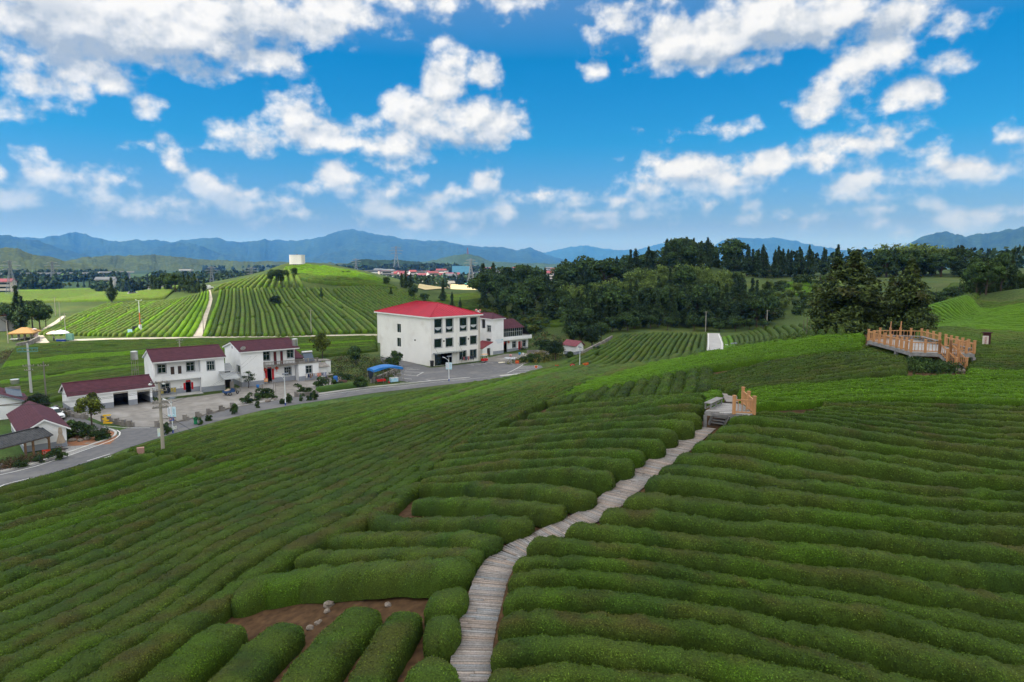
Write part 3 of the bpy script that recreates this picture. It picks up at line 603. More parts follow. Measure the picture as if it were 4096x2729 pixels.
field(np.array([smooth_line(resample(pxs(r, .62)[:, :2], 64), 2) for r in Rc]), .8, lambda i, n: (T_rust, T_dark, T_mid)[i % 3], 'tea hedge running left from the boardwalk, part of the fan above the hooked hedge', 'tea hedges left of the boardwalk', )
LC = ['hooked tea hedge folding back on itself in a hairpin left of the boardwalk', 'short tea hedge enclosed inside the hairpin of the hooked hedge', 'tea hedge next below the hooked hedge, ending at the bend of the boardwalk', 'tea hedge second below the hooked hedge, ending at the bend of the boardwalk', 'thick pale topped tea hedge just above the bare soil strips']
for i, r in enumerate(Rc2):
    P = resample(pxs(r, .62)[:, :2], 90); P = smooth_line(P, 2 if i == 0 else 3)
    hedge(P, (1.6, 1.5, 1.65, 1.6, 2.2)[i], (1.0, .95, 1.0, 1.0, 1.25)[i], (T_rust, T_dark, T_mid, T_dark, T_mid)[i], 60 + i, LC[i], 'tea hedges left of the boardwalk')
for i, (r, w, lb) in enumerate([([(466,603),(440,604),(424,608)], 1.7, 'short rounded tea bush beside the boardwalk, the topmost of three'), ([(461,631),(440,634),(424,642)], 1.75, 'short rounded tea bush beside the boardwalk, the middle of three'), ([(452,662),(436,674),(424,700)], 1.7, 'short rounded tea bush beside the boardwalk, the lowest of three'),
   ([(412,612),(390,645),(366,690),(340,740)], 1.25, 'diagonal tea hedge next to the short bushes, bare soil on both sides'), ([(370,607),(335,645),(300,692),(270,735)], 1.6, 'broad diagonal tea hedge with bare soil on both sides, second from the short bushes'), ([(297,624),(262,655),(225,695),(195,735)], 1.6, 'diagonal tea hedge with bare soil on both sides, third from the short bushes'), ([(237,624),(200,655),(160,690),(120,730)], 1.7, 'diagonal tea hedge between the bare soil and the long rows')]):
    hedge(smooth_line(resample(pxs(r, .7)[:, :2], 40), 2), w * 1.24, 1.15, (T_green, T_green, T_mid, T_dark, T_mid, T_mid, T_green)[i], 80 + i, lb, 'tea hedges around the bare soil strips')
# ---- the great fan of rows falling to the left
G_b = [(-60,616),(0,592),(109,549),(217,501),(326,462),(435,425),(512,397),(560,381),(612,367.5)]
G_a = [(-20,541),(109,503),(228,463),(300,443),(400,412),(480,388),(545,371)]
G_c = [(30,730),(101,682),(152,656),(205,618),(259,572),(320,542),(365,523),(392,496),(415,481),(440,462),(478,436),(512,420),(545,403),(585,383),(650,365)]
def t_fan(i, n): return T_semi if i in (1, 2) else (T_rust, T_dark, T_mid, T_dark, T_rust)[i % 5]
field(loft([G_a, G_b, G_c], n=15), .95, t_fan, 'long tea hedge of the fan sweeping from the lower left up to the crest', 'tea hedges fanning across the slope', wmax=2.3, fill=.76)
G_u = [(128,449),(165,438),(205,427),(240,416.5)]
G_a2 = [(230,459),(300,440),(400,409.5),(480,386),(543,370.5)]
def t_up(i, n): return T_semi if n - 6 < i < n - 2 else (T_dark, T_mid, T_deep)[i % 3]
field(loft([G_u, G_a2], n=23), .95, t_up, 'tea hedge running down towards the utility pole, its far end stopping at the road', 'tea hedges along the village road', wmax=1.9, fill=.72)
field(loft([[(-30,502.5),(0,494.5),(65,475.5),(122,457.5),(140,454.5)],[(-25,538),(109,499.5),(215,462)]], n=5), .85, lambda i, n: T_semi if i == n - 2 else T_mid if i % 2 else T_dark, 'tea hedge at the foot of the slope, parallel to the pale kerb of the road', 'tea hedges beside the road kerb')
# ---- bright crest between the road and the decks
field(loft([[(592,375),(640,367),(690,357),(740,348.5),(800,340),(866,336)],[(548,399),(600,389),(650,378.5),(690,371),(735,363.5),(795,356),(862,350)]], 1.6), .95, lambda i, n: T_br, 'bulging bright green tea hedge along the crest above the road', 'bright tea hedges along the crest', leaf=1.25)
for i in range(12):   # small bushes with bare soil between
    t = i / 11; a = (548 + 157 * t, 404 - 12 * t); b = (570 + 136 * t, 394 - 26 * t)
    hedge(smooth_line(resample(pxs([a, ((a[0] + b[0]) / 2, (a[1] + b[1]) / 2 - .5), b], .6)[:, :2], 24), 2), 1.45, .95, T_deep if i % 2 else T_mid, 140 + i, 'stubby tea hedge with pale soil beside it, under the bright crest', 'short tea hedges on pale soil')
field(loft([[(575,407),(640,401),(695,395),(723,389)],[(600,408.5),(650,404.5),(690,400.5),(724,396)]], n=3), .8, lambda i, n: T_br, 'bright green tea hedge ending beside the boardwalk behind the small deck', 'bright tea hedges behind the small deck', leaf=1.2)
field(loft([[(690,381),(740,369),(800,356),(868,346),(908,345)],[(728,390),(790,383),(850,376),(906,369)],], 1.6), .8, lambda i, n: T_deep if i % 2 else T_dark, 'dark tea hedge curving up to the legs of the large viewing deck', 'dark tea hedges left of the viewing deck')
field(loft([[(968,356),(1065,358)],[(966,375),(1065,377)]], 1.6), .85, lambda i, n: T_br if i > n - 4 else T_dark, 'tea hedge to the right of the viewing deck stairs', 'tea hedges right of the viewing deck')
# ---- fields beyond the road
VM = 'tea hedge of the flat field behind the white farmhouses'
V_top = [(14,347.5),(60,343),(100,341),(200,339),(300,338),(376,336.5)]; V_bot = [(-30,412),(30,404),(70,394),(132,383),(220,371),(300,358),(378,349)]
def t_val(i, n): return T_br if 12 < i < 17 or i in (25, 26) else (T_deep, T_dark, T_deep)[i % 3]
VR = loft([V_top, V_bot], 1.75)
field(VR, .9, t_val, VM, 'tea hedges behind the farmhouses', gaps=.5, bump=1.3, fill=.7)
field(loft([[(540,371.5),(568,360.5),(600,347.5),(622,334.5)],[(697,358),(702.5,345),(704.5,334)]], 1.9), .85, lambda i, n: T_deep if i % 4 else T_rust, 'tea hedge running uphill from the heart signs to the dark woods', 'tea hedges left of the pale concrete road', gaps=.35, bump=1.3)
field(loft([[(729,350.5),(726,342),(724,336)],[(775,344),(765,333),(758,328)],[(842,338),(832,328),(818,322)]], 1.75), .85, lambda i, n: T_br if i < 2 else T_deep, 'tea hedge to the right of the pale concrete road', 'tea hedges right of the pale concrete road', bump=1.3)
NV = len(HEDGE_OBJS)
# ---- the sunny hill: rows climbing either side of the dirt track
H3 = loft([[(40,333.5),(76,315),(108,303.5)],[(115,335),(153,313),(180,298.5)],[(189,335.5),(198.5,320),(207.5,299),(208,291)]], 1.85)
field(H3, .85, lambda i, n: T_lime if i % 7 == 3 or i > n - 4 else T_hill, 'sunlit tea hedge climbing to the left of the dirt track', 'tea hedges left of the dirt track', gaps=.5, bump=1.5)
H1 = loft([[(205,335),(214,312),(221,290)],[(290,335),(281,312),(268,288)],[(384,331),(358,311),(326,288)]], 1.9)
field(H1, .85, lambda i, n: T_lime if i == 0 else (T_hill, T_deep, T_hill, T_mid)[i % 4], 'tea hedge climbing the hill to the right of the dirt track', 'tea hedges right of the dirt track', gaps=.6, bump=1.5)
c = []
field(loft([[(388,331),(366,312),(334,289)],[(420,318),(400,303),(372,286)],[(440,306),(424,298),(400,290)]], 2.3), .95, lambda i, n: T_dark, '', '', collect=c, leaf=0, bump=1.8, fill=.8)
field(loft([[(214,290),(225,285),(236,281.5)],[(255,288.5),(262,281),(268,274.5)],[(302,287),(297,277),(292,268)]], 2.7), 1.1, lambda i, n: T_hill, '', '', collect=c, leaf=0, bump=1.4)
field(loft([[(284,269),(305,266.2),(331,268.8),(355,273),(378,279)],[(296,277),(310,281),(335,284),(372,286),(398,289)]], 3.4), 1.2, lambda i, n: T_capl if i < n * .55 else T_dark, '', '', collect=c, leaf=0, bump=1.9)
flush('tea_terraces', c, 'terraced tea rows rounding the top of the hill under the pale tank', 'tea terrace')
c = []
field(loft([[(-20,291),(60,289.5),(120,287.5),(190,288.5)],[(-20,303),(60,301),(108,300),(175,297)]], 3.0), .9, lambda i, n: T_lime if 3 < i < 8 else T_hill, '', '', collect=c, leaf=0)
flush('tea_terraces', c, 'low sunlit tea rows on the rise left of the hill', 'tea terrace')
c = []
field(loft([[(934,303),(975,299.5),(1065,299)],[(925,322),(975,322),(1065,322)],[(912,345),(960,352),(1065,356)]], 1.65), .8, lambda i, n: T_br if .1 < i / n < .62 else T_dark, '', '', collect=c, leaf=.8)
flush('tea_terraces', c, 'broad green tea slope rising behind the viewing deck to the dark trees', 'tea terrace', far=False)
c = []
field(loft([[(775,284),(800,279.8),(827,285)],[(768,292),(800,294),(832,297)]], 2.2), .8, lambda i, n: T_br if i % 5 else T_deep, '', '', collect=c, leaf=0)
field(loft([[(935,290),(955,282),(978,284)],[(925,297),(950,297),(976,296)]], 2.2), .8, lambda i, n: T_deep, '', '', collect=c, leaf=0)
flush('tea_terraces', c, 'terraced tea rows in the clearings between the dark woods', 'tea terrace')
c = []
field(loft([[(522,318),(540,311),(560,308)],[(530,324),(556,325),(575,322)]], 2.0), .8, lambda i, n: T_deep, '', '', collect=c, leaf=0)
field(loft([[(440,296),(470,294),(478,293)],[(430,305),(462,309),(492,304)]], 2.6), .8, lambda i, n: T_hill if i < 6 else T_deep, '', '', collect=c, leaf=0)
flush('tea_terraces', c, 'small tea plots in the valley behind the red roofed hall', 'tea terrace')
print('HEDGES', len(HEDGE_OBJS), 'faces', sum(len(o.data.polygons) for o in HEDGE_OBJS))
# ================================================================== road, yards, car park
M_ASPH = mat('asphalt', (.105,.105,.11), (.14,.138,.14), 1.2, .9, .15, 30, detail=8, c3=(.17,.165,.16), s3=.22)
M_CONC = mat('concrete', (.25,.232,.21), (.185,.172,.156), .8, .9, .2, 12, detail=8, c3=(.30,.285,.265), s3=.22)
M_CONC2 = mat('pale_concrete', (.50,.49,.46), (.42,.41,.39), .7, .9, .15, 10, detail=8)
M_PAINT = mat('road_paint', (.75,.75,.72), (.55,.54,.5), 6, .8, detail=6)
M_DIRT = mat('dirt', (.16,.095,.055), (.22,.15,.09), 1.0, .95, .3, 6, detail=8)
M_ORANGE_SOIL = mat('orange_soil', (.30,.13,.06), (.22,.10,.05), 1.5, .95, .4, 5, detail=8, c3=(.22,.2,.17), s3=.6)
M_TRACK = mat('dirt_track', (.50,.45,.36), (.40,.35,.28), .6, .95, .2, 4, detail=8)
M_GRAVEL = mat('gravel', (.34,.33,.32), (.22,.21,.2), 5, .95, .5, 12, detail=8)
def P(L): return pxs(L)
road_far = [(-40,482),(0,473),(30,466.3),(60.6,456.6),(109,440),(117,436),(119,430.5),(131.5,427.3),(156,427.3),(200,417.2),(236.7,407.2),(275.7,400.8),(294.9,396.8),(314,395.6),(369.8,388),(421.7,383),(499,375.2),(548,371.9)]
road_near = [(-40,500),(0,487),(40,477),(87,462.7),(110,455.5),(127,448.5),(150,441),(174.5,433.6),(200,426.5),(225,419.5),(259.8,411),(295.7,404.8),(327.6,400),(375,393),(435,386),(500,378.5),(545,374)]
strip('road', P(road_far), P(road_near), .045, M_ASPH, 7, 1.0)
strip('side_road', P([(66,410),(80,417.5),(97,424),(119,430.5)]), P([(44,411),(58,424),(76,434),(112,438)]), .040, M_ASPH, 5, 1.0)
strip('pavement', P([(-40,501.5),(0,488),(40,477.8),(87,463.3),(110,456)]), P([(-40,508),(0,493),(40,481),(87,466),(114,456.6)]), .10, M_CONC2, 4, 1.0, thick=.16)
def kerb(name, L, w=.28, h=.14, m=None, close=False):
    Q = P(L)[:, :2]; Q = resample(Q, step=1.0); T = np.gradient(Q, axis=0); T /= np.linalg.norm(T, axis=1)[:, None]; N = np.stack([-T[:, 1], T[:, 0]], 1) * w / 2
    z = H(Q[:, 0], Q[:, 1]); V = np.stack([np.column_stack([Q + N, z - .1]), np.column_stack([Q + N, z + h]), np.column_stack([Q - N, z + h]), np.column_stack([Q - N, z - .1])], 1)
    o = mesh_np(name, V.reshape(-1, 3), grid_quads(len(Q), 4), m or M_CONC2, smooth=False); return link(o, kind='structure')
kerb('kerb', [(0,472.2),(30,465.4),(60.6,455.8),(109,439.2),(115,436),(116,432.5),(112,430.3),(104,428.6)], .3, .16)
kerb('kerb', [(236.7,406.4),(275.7,400)], .25); kerb('kerb', [(314,394.8),(369.8,387.3),(421.7,382.3),(470,377.8)], .3, .16)
kerb('kerb', [(500,376.5),(548,371.5),(575,369.2),(600,367.7),(638,366)], .9, .2)
def line(L, w=.14, m=None, name='road_marking', off=.075):
    Q = resample(P(L)[:, :2], step=1.5); T = np.gradient(Q, axis=0); T /= np.linalg.norm(T, axis=1)[:, None]; N = np.stack([-T[:, 1], T[:, 0]], 1) * w / 2
    return strip(name, Q + N, Q - N, off, m or M_PAINT, 2, 1.5)
line([(0,475.4),(30,468.6),(60.6,459),(109,442),(118.5,437.5),(121,433),(117,430.6)], .16); line([(104,426.2),(131.5,428.6),(150,428.2)], .14); line([(314,396.6),(369.8,389.2),(421.7,384),(499,376.2)], .14)
line([(-20,498),(0,486),(30,478.7)], .16); line([(87,461.6),(110,454.4)], .16)
# car park: drape
strip('car_park', P([(381,361.5),(403,364),(431,368),(481,362.5),(496,361.5),(522,366),(541,365.5),(550,371.7)]), P([(396,378.5),(399,381),(421.7,383),(450,380.3),(480,377.2),(500,375.3),(525,373.2),(549,371.9)]), .055, M_ASPH, 9, 1.0)
strip('car_park', P([(380,357.5),(392,357.5),(404,360)]), P([(381,362.5),(398,364),(431,368.5)]), .050, M_ASPH, 4, 1.0)
for L in [[(405,370.5),(419.6,369.4)],[(404,372.2),(423,372.7)],[(403,375),(418.5,376.5)],[(402,378.3),(412,379.6)],[(417,375.8),(423.5,372.5)],[(405,368.2),(413,368.9)],[(426,380.3),(433,381.3)],[(400,383),(408,382.2)],
          [(467,364.4),(474,365.6)],[(471,363.8),(480.5,364.9)],[(476,363.2),(487,364.3)],[(481,362.6),(493.5,363.4)],[(507,373.6),(523,365)],
          [(510,372.2),(536,372.6)],[(513,370.5),(537,371)],[(515.5,369),(538,369.4)],[(518,367.6),(539,367.9)],[(520.5,366.3),(540,366.5)]]: line(L, .16, None, 'parking_line', .09)
strip('yard', P([(103,422.8),(131.5,427),(156,427),(200,417),(236.7,407)]), P([(80,413.5),(113,406),(151,401.5),(201,396),(229,392)]), .035, M_CONC, 12, 1.0)
strip('yard', P([(236.7,407),(275.7,400.6),(294.9,396.6),(314,395.4),(345,391)]), P([(227,391),(242,387),(264,383.5),(299,379),(345,377)]), .030, M_CONC, 12, 1.0)
strip('yard', P([(481,361.7),(497,363.5),(520,366)]), P([(484,358.5),(505,354),(556,350.5)]), .030, mat('worn_concrete', (.21,.195,.175), (.15,.14,.125), .7, .95, .2, 8, detail=8, c3=(.30,.28,.25), s3=.25), 8, 1.0)
strip('track', P([(191,336.5),(199.5,320.6),(207.8,299),(208.5,290)]), P([(202,336.5),(206.5,321),(212.6,299),(210.5,290)]), .10, M_TRACK, 4, 2.0)
strip('track', P([(66,346.5),(70,339.5),(100,338.5),(200,336.6),(290,336),(380,334.5)]), P([(36,347),(60,342),(100,340),(200,338.2),(290,337.2),(380,335.6)]), .06, M_TRACK, 3, 2.0)
strip('track', P([(33,343),(36,333),(54,322),(62,316)]), P([(50,343),(42,334),(59,322),(66,316)]), .05, M_TRACK, 3, 2.0)
strip('concrete_road', P([(706.6,350),(707.2,344),(707.4,338),(707.4,333.4)]), P([(725.5,351.5),(723.4,344),(721.5,338),(719.6,333.6)]), .12, mat('old_concrete_road', (.40,.39,.37), (.33,.32,.31), .6, .9, .1, 10, detail=8), 5, 2.0)
line([(708.2,350.2),(708.6,344),(708.5,334)], .22, None, 'road_marking', .15); line([(724,351.2),(722,344),(718.6,334.5)], .22, None, 'road_marking', .15)
strip('field', P([(418,288.5),(430,284.5),(480,283.8),(490,284)]), P([(425,290.5),(445,289.3),(480,288.5),(494,287.5)]), .4, mat('ploughed_field', (.62,.50,.27), (.50,.40,.2), .05, .95, detail=8), 6, 12)
strip('field', P([(424,282.9),(450,282.6),(492,282.8)]), P([(428,284.6),(455,284),(490,284.2)]), .5, mat('ripe_field', (.30,.34,.06), (.22,.28,.05), .05, .95, detail=8), 4, 14)
#strip('field', P([(140,265.5+14.3),(200,279.8),(262,279.2)]), P([(140,281.5),(200,281.5),(258,280.9)]), .5, mat('pale_field', (.30,.30,.14), (.2,.25,.08), .03, .95, detail=8), 4, 20)
strip('plot', P([(110,444.5),(118,437),(115,432.5),(106,430)]), P([(66,446.5),(68,441),(72,436),(78,433)]), .06, M_ORANGE_SOIL, 8, .6)
strip('plot', P([(112,440),(70,455),(30,466.8),(0,473)]), P([(66,446.6),(40,455),(18,460),(0,464)]), .05, M_GRAVEL, 8, .8)
# ================================================================== boardwalk of weathered planks
M_PLANK = mat_attr('weathered_planks', .85, 14, .75, 1.2, .2, 6)
def boardwalk(L, name, label, w=1.5, pitch=.125):
    Q = resample(smooth_line(resample(P(L)[:, :2], 60), 3), step=pitch); T = np.gradient(Q, axis=0); T /= np.linalg.norm(T, axis=1)[:, None]; N = np.stack([-T[:, 1], T[:, 0]], 1)
    z = H(Q[:, 0], Q[:, 1]); z = np.convolve(np.pad(z, 12, 'edge'), np.ones(25) / 25, 'valid') + .16
    V, Fq, To = [], [], []
    for i in range(len(Q)):
        segs = [(-w / 2, w / 2)] if RNG.random() < .72 else (lambda c: [(-w / 2, c - .004), (c + .004, w / 2)])(RNG.uniform(-.35, .4))
        for a, b in segs:
            jit = RNG.normal(0, .02); hw = pitch * RNG.uniform(.43, .475); c = np.array((.285,.255,.235)) * RNG.lognormal(-.03, .11) * (1 + np.array((.06,-.0,-.05)) * RNG.normal()); dz = RNG.normal(0, .006)
            ex = RNG.normal(0, .008)
            pts = [Q[i] + N[i] * (a + ex) - T[i] * (hw + jit * .1), Q[i] + N[i] * (b + ex) - T[i] * hw, Q[i] + N[i] * (b + ex) + T[i] * hw, Q[i] + N[i] * (a + ex) + T[i] * (hw - jit * .1)]
            k = len(V); V += [(*p, z[i] + dz - .05) for p in pts] + [(*p, z[i] + dz) for p in pts]; To += [c] * 8
            Fq += [(k+3,k+2,k+1,k), (k+4,k+5,k+6,k+7), (k,k+1,k+5,k+4), (k+1,k+2,k+6,k+5), (k+2,k+3,k+7,k+6), (k+3,k,k+4,k+7)]
    # joists below carry the planks
    for sgn in (-.5, .5):
        for i in range(0, len(Q) - 8, 8):
            a, b = Q[i] + N[i] * sgn, Q[min(i + 8, len(Q) - 1)] + N[min(i + 8, len(Q) - 1)] * sgn; n1, n2 = N[i] * .05, N[min(i + 8, len(Q) - 1)] * .05; k = len(V)
            for p, n_, zz in ((a, n1, z[i]), (b, n2, z[min(i + 8, len(Q) - 1)])): V += [(*(p - n_), zz - .30), (*(p + n_), zz - .30), (*(p + n_), zz - .055), (*(p - n_), zz - .055)]
            To += [np.array((.12,.1,.085))] * 8; Fq += [(k,k+1,k+5,k+4), (k+1,k+2,k+6,k+5), (k+2,k+3,k+7,k+6), (k+3,k,k+4,k+7)]
    link(mesh_np(name, V, Fq, M_PLANK, np.array(To)), None, label, 'boardwalk')
boardwalk([(464,720),(469,690),(471,667),(472.5,648),(479,622),(484.5,605),(489,586),(496,571),(508,557),(531,546),(560,532.5),(598,514.5),(618.6,497),(645,475.5),(674,454),(694,438),(704,429)], 'boardwalk', 'grey plank boardwalk winding up through the tea hedges to the small deck')
boardwalk([(735,404),(731,398),(729,391),(729,387)], 'boardwalk', 'short grey plank walk leaving the back of the small deck', 1.25)
# ================================================================== buildings
M_WHITE = mat('white_plaster', (.84,.845,.85), (.79,.795,.80), .6, .9, .05, 6, detail=8, c3=(.73,.73,.73), s3=.35)
M_CREAM = mat('cream_plaster', (.82,.805,.76), (.77,.755,.71), .35, .9, .05, 5, detail=8, c3=(.70,.67,.62), s3=.25)
M_PLINTH = mat('grey_plinth', (.30,.32,.36), (.25,.27,.31), 1.0, .9, .05, 6, detail=7)
M_TILE = mat('maroon_tile', (.098,.034,.046), (.072,.026,.036), 1.4, .75, .25, 14, detail=6, spec=.12)
M_REDROOF = mat('red_sheet_roof', (.40,.014,.035), (.33,.012,.03), .5, .6, .05, 8, spec=.2)
M_GTILE = mat('grey_tile', (.055,.06,.065), (.10,.10,.105), 2.5, .7, .2, 9)
M_GLASS = mat('dark_glass', (.008,.018,.017), (.012,.028,.026), .8, .08, spec=.6)
M_FRAME = mat('steel_frame', (.55,.56,.56), (.5,.51,.51), 2, .5)
M_FRAMEG = mat('grey_surround', (.22,.24,.27), (.19,.21,.24), 2, .7)
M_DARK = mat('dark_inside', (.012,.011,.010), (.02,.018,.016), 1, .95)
M_DOOR = mat('brown_door', (.075,.048,.034), (.055,.036,.027), 3, .6)
M_DOORR = mat('maroon_door', (.16,.018,.022), (.12,.015,.018), 3, .5)
M_RED = mat('red_paper', (.55,.012,.015), (.48,.012,.014), 3, .7)
M_TIN = mat('corrugated_sheet', (.34,.36,.36), (.26,.27,.28), .9, .55, .3, 8)
M_STEEL = mat('stainless', (.55,.55,.54), (.42,.42,.41), 1.5, .28, metal=.85)
M_OLDC = mat('stained_concrete', (.27,.25,.225), (.15,.135,.12), .8, .95, .3, 8, detail=8)
M_BLACK = mat('black_plastic', (.02,.02,.022), (.03,.03,.032), 2, .5)
M_WOOD = mat('brown_timber', (.19,.11,.055), (.13,.075,.04), 3, .7, .2, 9)
M_CURT = mat('white_curtain', (.55,.58,.60), (.45,.48,.5), 2, .9)
M_BLUET = mat('blue_tarpaulin', (.012,.16,.46), (.01,.12,.38), 1.2, .5, .4, 4, detail=5)
def zat(p, py):
    b = (CY - py) / FPX; return CAMZ + p[1] * (b * CP - SP) / (CP + b * SP)
class House:
    def __init__(s, name, px, py, rot, label, cat='house', z0=0.0, group=None):
        s.O = vz(px, py, z0); s.z0 = z0; s.r = math.radians(rot); s.X = Vector((math.cos(s.r), math.sin(s.r), 0)); s.Y = Vector((-math.sin(s.r), math.cos(s.r), 0))
        s.root = empty(name, s.O, s.r, label, cat, group)
    def u_at(s, px, py, plane='f', off=0.0):
        """pixel -> (distance along the wall, height) on the front (f) or left (l) wall plane"""
        d = Vector(ray(px, py)); o = Vector((0, 0, CAMZ)); a, nrm, p0 = (s.X, s.Y, s.O + s.Y * off) if plane == 'f' else (s.Y, s.X, s.O + s.X * off)
        t = (p0 - o).dot(nrm) / d.dot(nrm); q = o + d * t; return (q - p0).dot(a), q.z - s.z0
    def rect(s, x0, y0, x1, y1, plane='f', off=0.0):
        a, zt = s.u_at(x0, y0, plane, off); b, zb = s.u_at(x1, y1, plane, off)
        zt2 = s.u_at((x0 + x1) / 2, y0, plane, off)[1]; zb2 = s.u_at((x0 + x1) / 2, y1, plane, off)[1]
        return (min(a, b), max(a, b), max(0, min(zb2, zt2)), max(zt2, zb2))
def wall(h, name, plane, L, z0, z1, holes, D=0, W=0, th=.24, m=None, plinth=0, off=0.0, u0=0.0, parent=None):
    us = sorted({u0, u0 + L, *[v for q in holes for v in q[:2] if u0 < v < u0 + L]}); zs = sorted({z0, z1, *([plinth] if z0 < plinth < z1 else []), *[v for q in holes for v in q[2:4] if z0 < v < z1]})
    f = {'f': lambda u, z, d: (u, off + d, z), 'l': lambda u, z, d: (off + d, u, z), 'b': lambda u, z, d: (u, D - d, z), 'r': lambda u, z, d: (W - d, u, z)}[plane]
    n, k = len(us) - 1, len(zs) - 1
    def solid(i, j):
        if not (0 <= i < n and 0 <= j < k): return False
        c, e = (us[i] + us[i + 1]) / 2, (zs[j] + zs[j + 1]) / 2
        return not any(q[0] < c < q[1] and q[2] < e < q[3] for q in holes)
    b = MB()
    for i in range(n):
        for j in range(k):
            if not solid(i, j): continue
            a, c, e, g = us[i], us[i + 1], zs[j], zs[j + 1]; b.cm = 1 if plinth and g <= plinth + 1e-6 else 0
            b.add([f(a, e, 0), f(c, e, 0), f(c, g, 0), f(a, g, 0)], [(0, 1, 2, 3)]); b.add([f(a, e, th), f(c, e, th), f(c, g, th), f(a, g, th)], [(3, 2, 1, 0)])
            for di, dj, (p, q) in ((-1, 0, ((a, e), (a, g))), (1, 0, ((c, e), (c, g))), (0, -1, ((a, e), (c, e))), (0, 1, ((a, g), (c, g)))):
                if not solid(i + di, j + dj): b.add([f(*p, 0), f(*q, 0), f(*q, th), f(*p, th)], [(0, 1, 2, 3)])
    return b.build(name, [m or M_WHITE, M_PLINTH], parent or h.root)
def fmap(plane, off=0.0):
    return (lambda u, z, d: (u, off + d, z)) if plane == 'f' else (lambda u, z, d: (off + d, u, z))
def bxm(b, f, u0, u1, z0, z1, d0, d1):
    p = f(u0, z0, d0); q = f(u1, z1, d1); return b.bx(min(p[0], q[0]), max(p[0], q[0]), min(p[1], q[1]), max(p[1], q[1]), min(p[2], q[2]), max(p[2], q[2]))
def window(h, plane, q, off=0.0, nx=2, split=.36, surround=True, curtain=False, fr=.05, sill=True, rec=.10, bars=None):
    u0, u1, z0, z1 = q; f = fmap(plane, off); e = .0
    b = MB(); w = fr
    for a, c in ((u0, u0 + w), (u1 - w, u1)): bxm(b, f, a, c, z0, z1, rec, rec + .06)
    zb = [z0, z1 - w]
    if split: zb.append(z1 - (z1 - z0) * split)
    for zz in zb: bxm(b, f, u0 + w + .002, u1 - w - .002, zz, zz + w, rec + .002, rec + .058)
    for i in range(1, nx): u = u0 + (u1 - u0) * i / nx; bxm(b, f, u - w / 2, u + w / 2, z0 + .003, z1 - .003, rec + .006, rec + .052)
    o = b.build('window', M_FRAME, h.root)
    g = MB(); bxm(g, f, u0 + .01, u1 - .01, z0 + .01, z1 - .01, rec + .03, rec + .045); g.build('pane', M_GLASS, o)
    if surround:
        s = MB(); t = .11
        for a, c, y, z in ((u0 - t, u0, z0 - t, z1 + t), (u1, u1 + t, z0 - t, z1 + t), (u0, u1, z1, z1 + t), (u0, u1, z0 - t, z0)): bxm(s, f, a, c, y, z, -.03, .02)
        s.build('frame', M_FRAMEG, o)
    if curtain:
        c = MB(); n = 9
        for i in range(n):
            x = (i + .5) / n; dip = .28 + .30 * math.sin(math.pi * x) if False else .62 - .30 * math.sin(math.pi * x)
            uu0, uu1 = u0 + (u1 - u0) * i / n, u0 + (u1 - u0) * (i + 1) / n; zz = z0 + (z1 - z0) * .42
            bxm(c, f, uu0 + .004, uu1 - .004, z0 + (z1 - z0) * (.40 - .20 * math.sin(math.pi * x)), zz, rec + .02, rec + .027)
        c.build('curtain', M_CURT, o)
    return o
def door(h, plane, q, off=0.0, m=None, rec=.12, name='door', panel=True):
    u0, u1, z0, z1 = q; f = fmap(plane, off); b = MB(); bxm(b, f, u0 + .06, u1 - .06, z0 + .02, z1 - .06, rec, rec + .05)
    if panel:
        for k in range(2): zz0 = z0 + .15 + (z1 - z0) * .46 * k; bxm(b, f, u0 + .18, u1 - .18, zz0, zz0 + (z1 - z0) * .36, rec - .012, rec - .001)
    o = b.build(name, m or M_DOOR, h.root); s = MB()
    for a, c, y, z in ((u0, u0 + .06, z0, z1), (u1 - .06, u1, z0, z1), (u0 + .06, u1 - .06, z1 - .06, z1)): bxm(s, f, a, c, y, z, rec - .02, rec + .06)
    s.build('frame', M_FRAMEG, o); return o
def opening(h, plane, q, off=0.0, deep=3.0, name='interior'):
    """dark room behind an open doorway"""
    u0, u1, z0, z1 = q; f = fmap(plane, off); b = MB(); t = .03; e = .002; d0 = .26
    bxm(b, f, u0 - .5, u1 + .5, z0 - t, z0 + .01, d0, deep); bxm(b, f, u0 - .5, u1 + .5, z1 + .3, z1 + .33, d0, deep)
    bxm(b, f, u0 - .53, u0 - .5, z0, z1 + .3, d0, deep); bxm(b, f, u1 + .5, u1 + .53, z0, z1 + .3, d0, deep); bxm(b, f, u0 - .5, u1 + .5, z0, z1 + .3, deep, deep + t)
    return b.build(name, M_DARK, h.root)
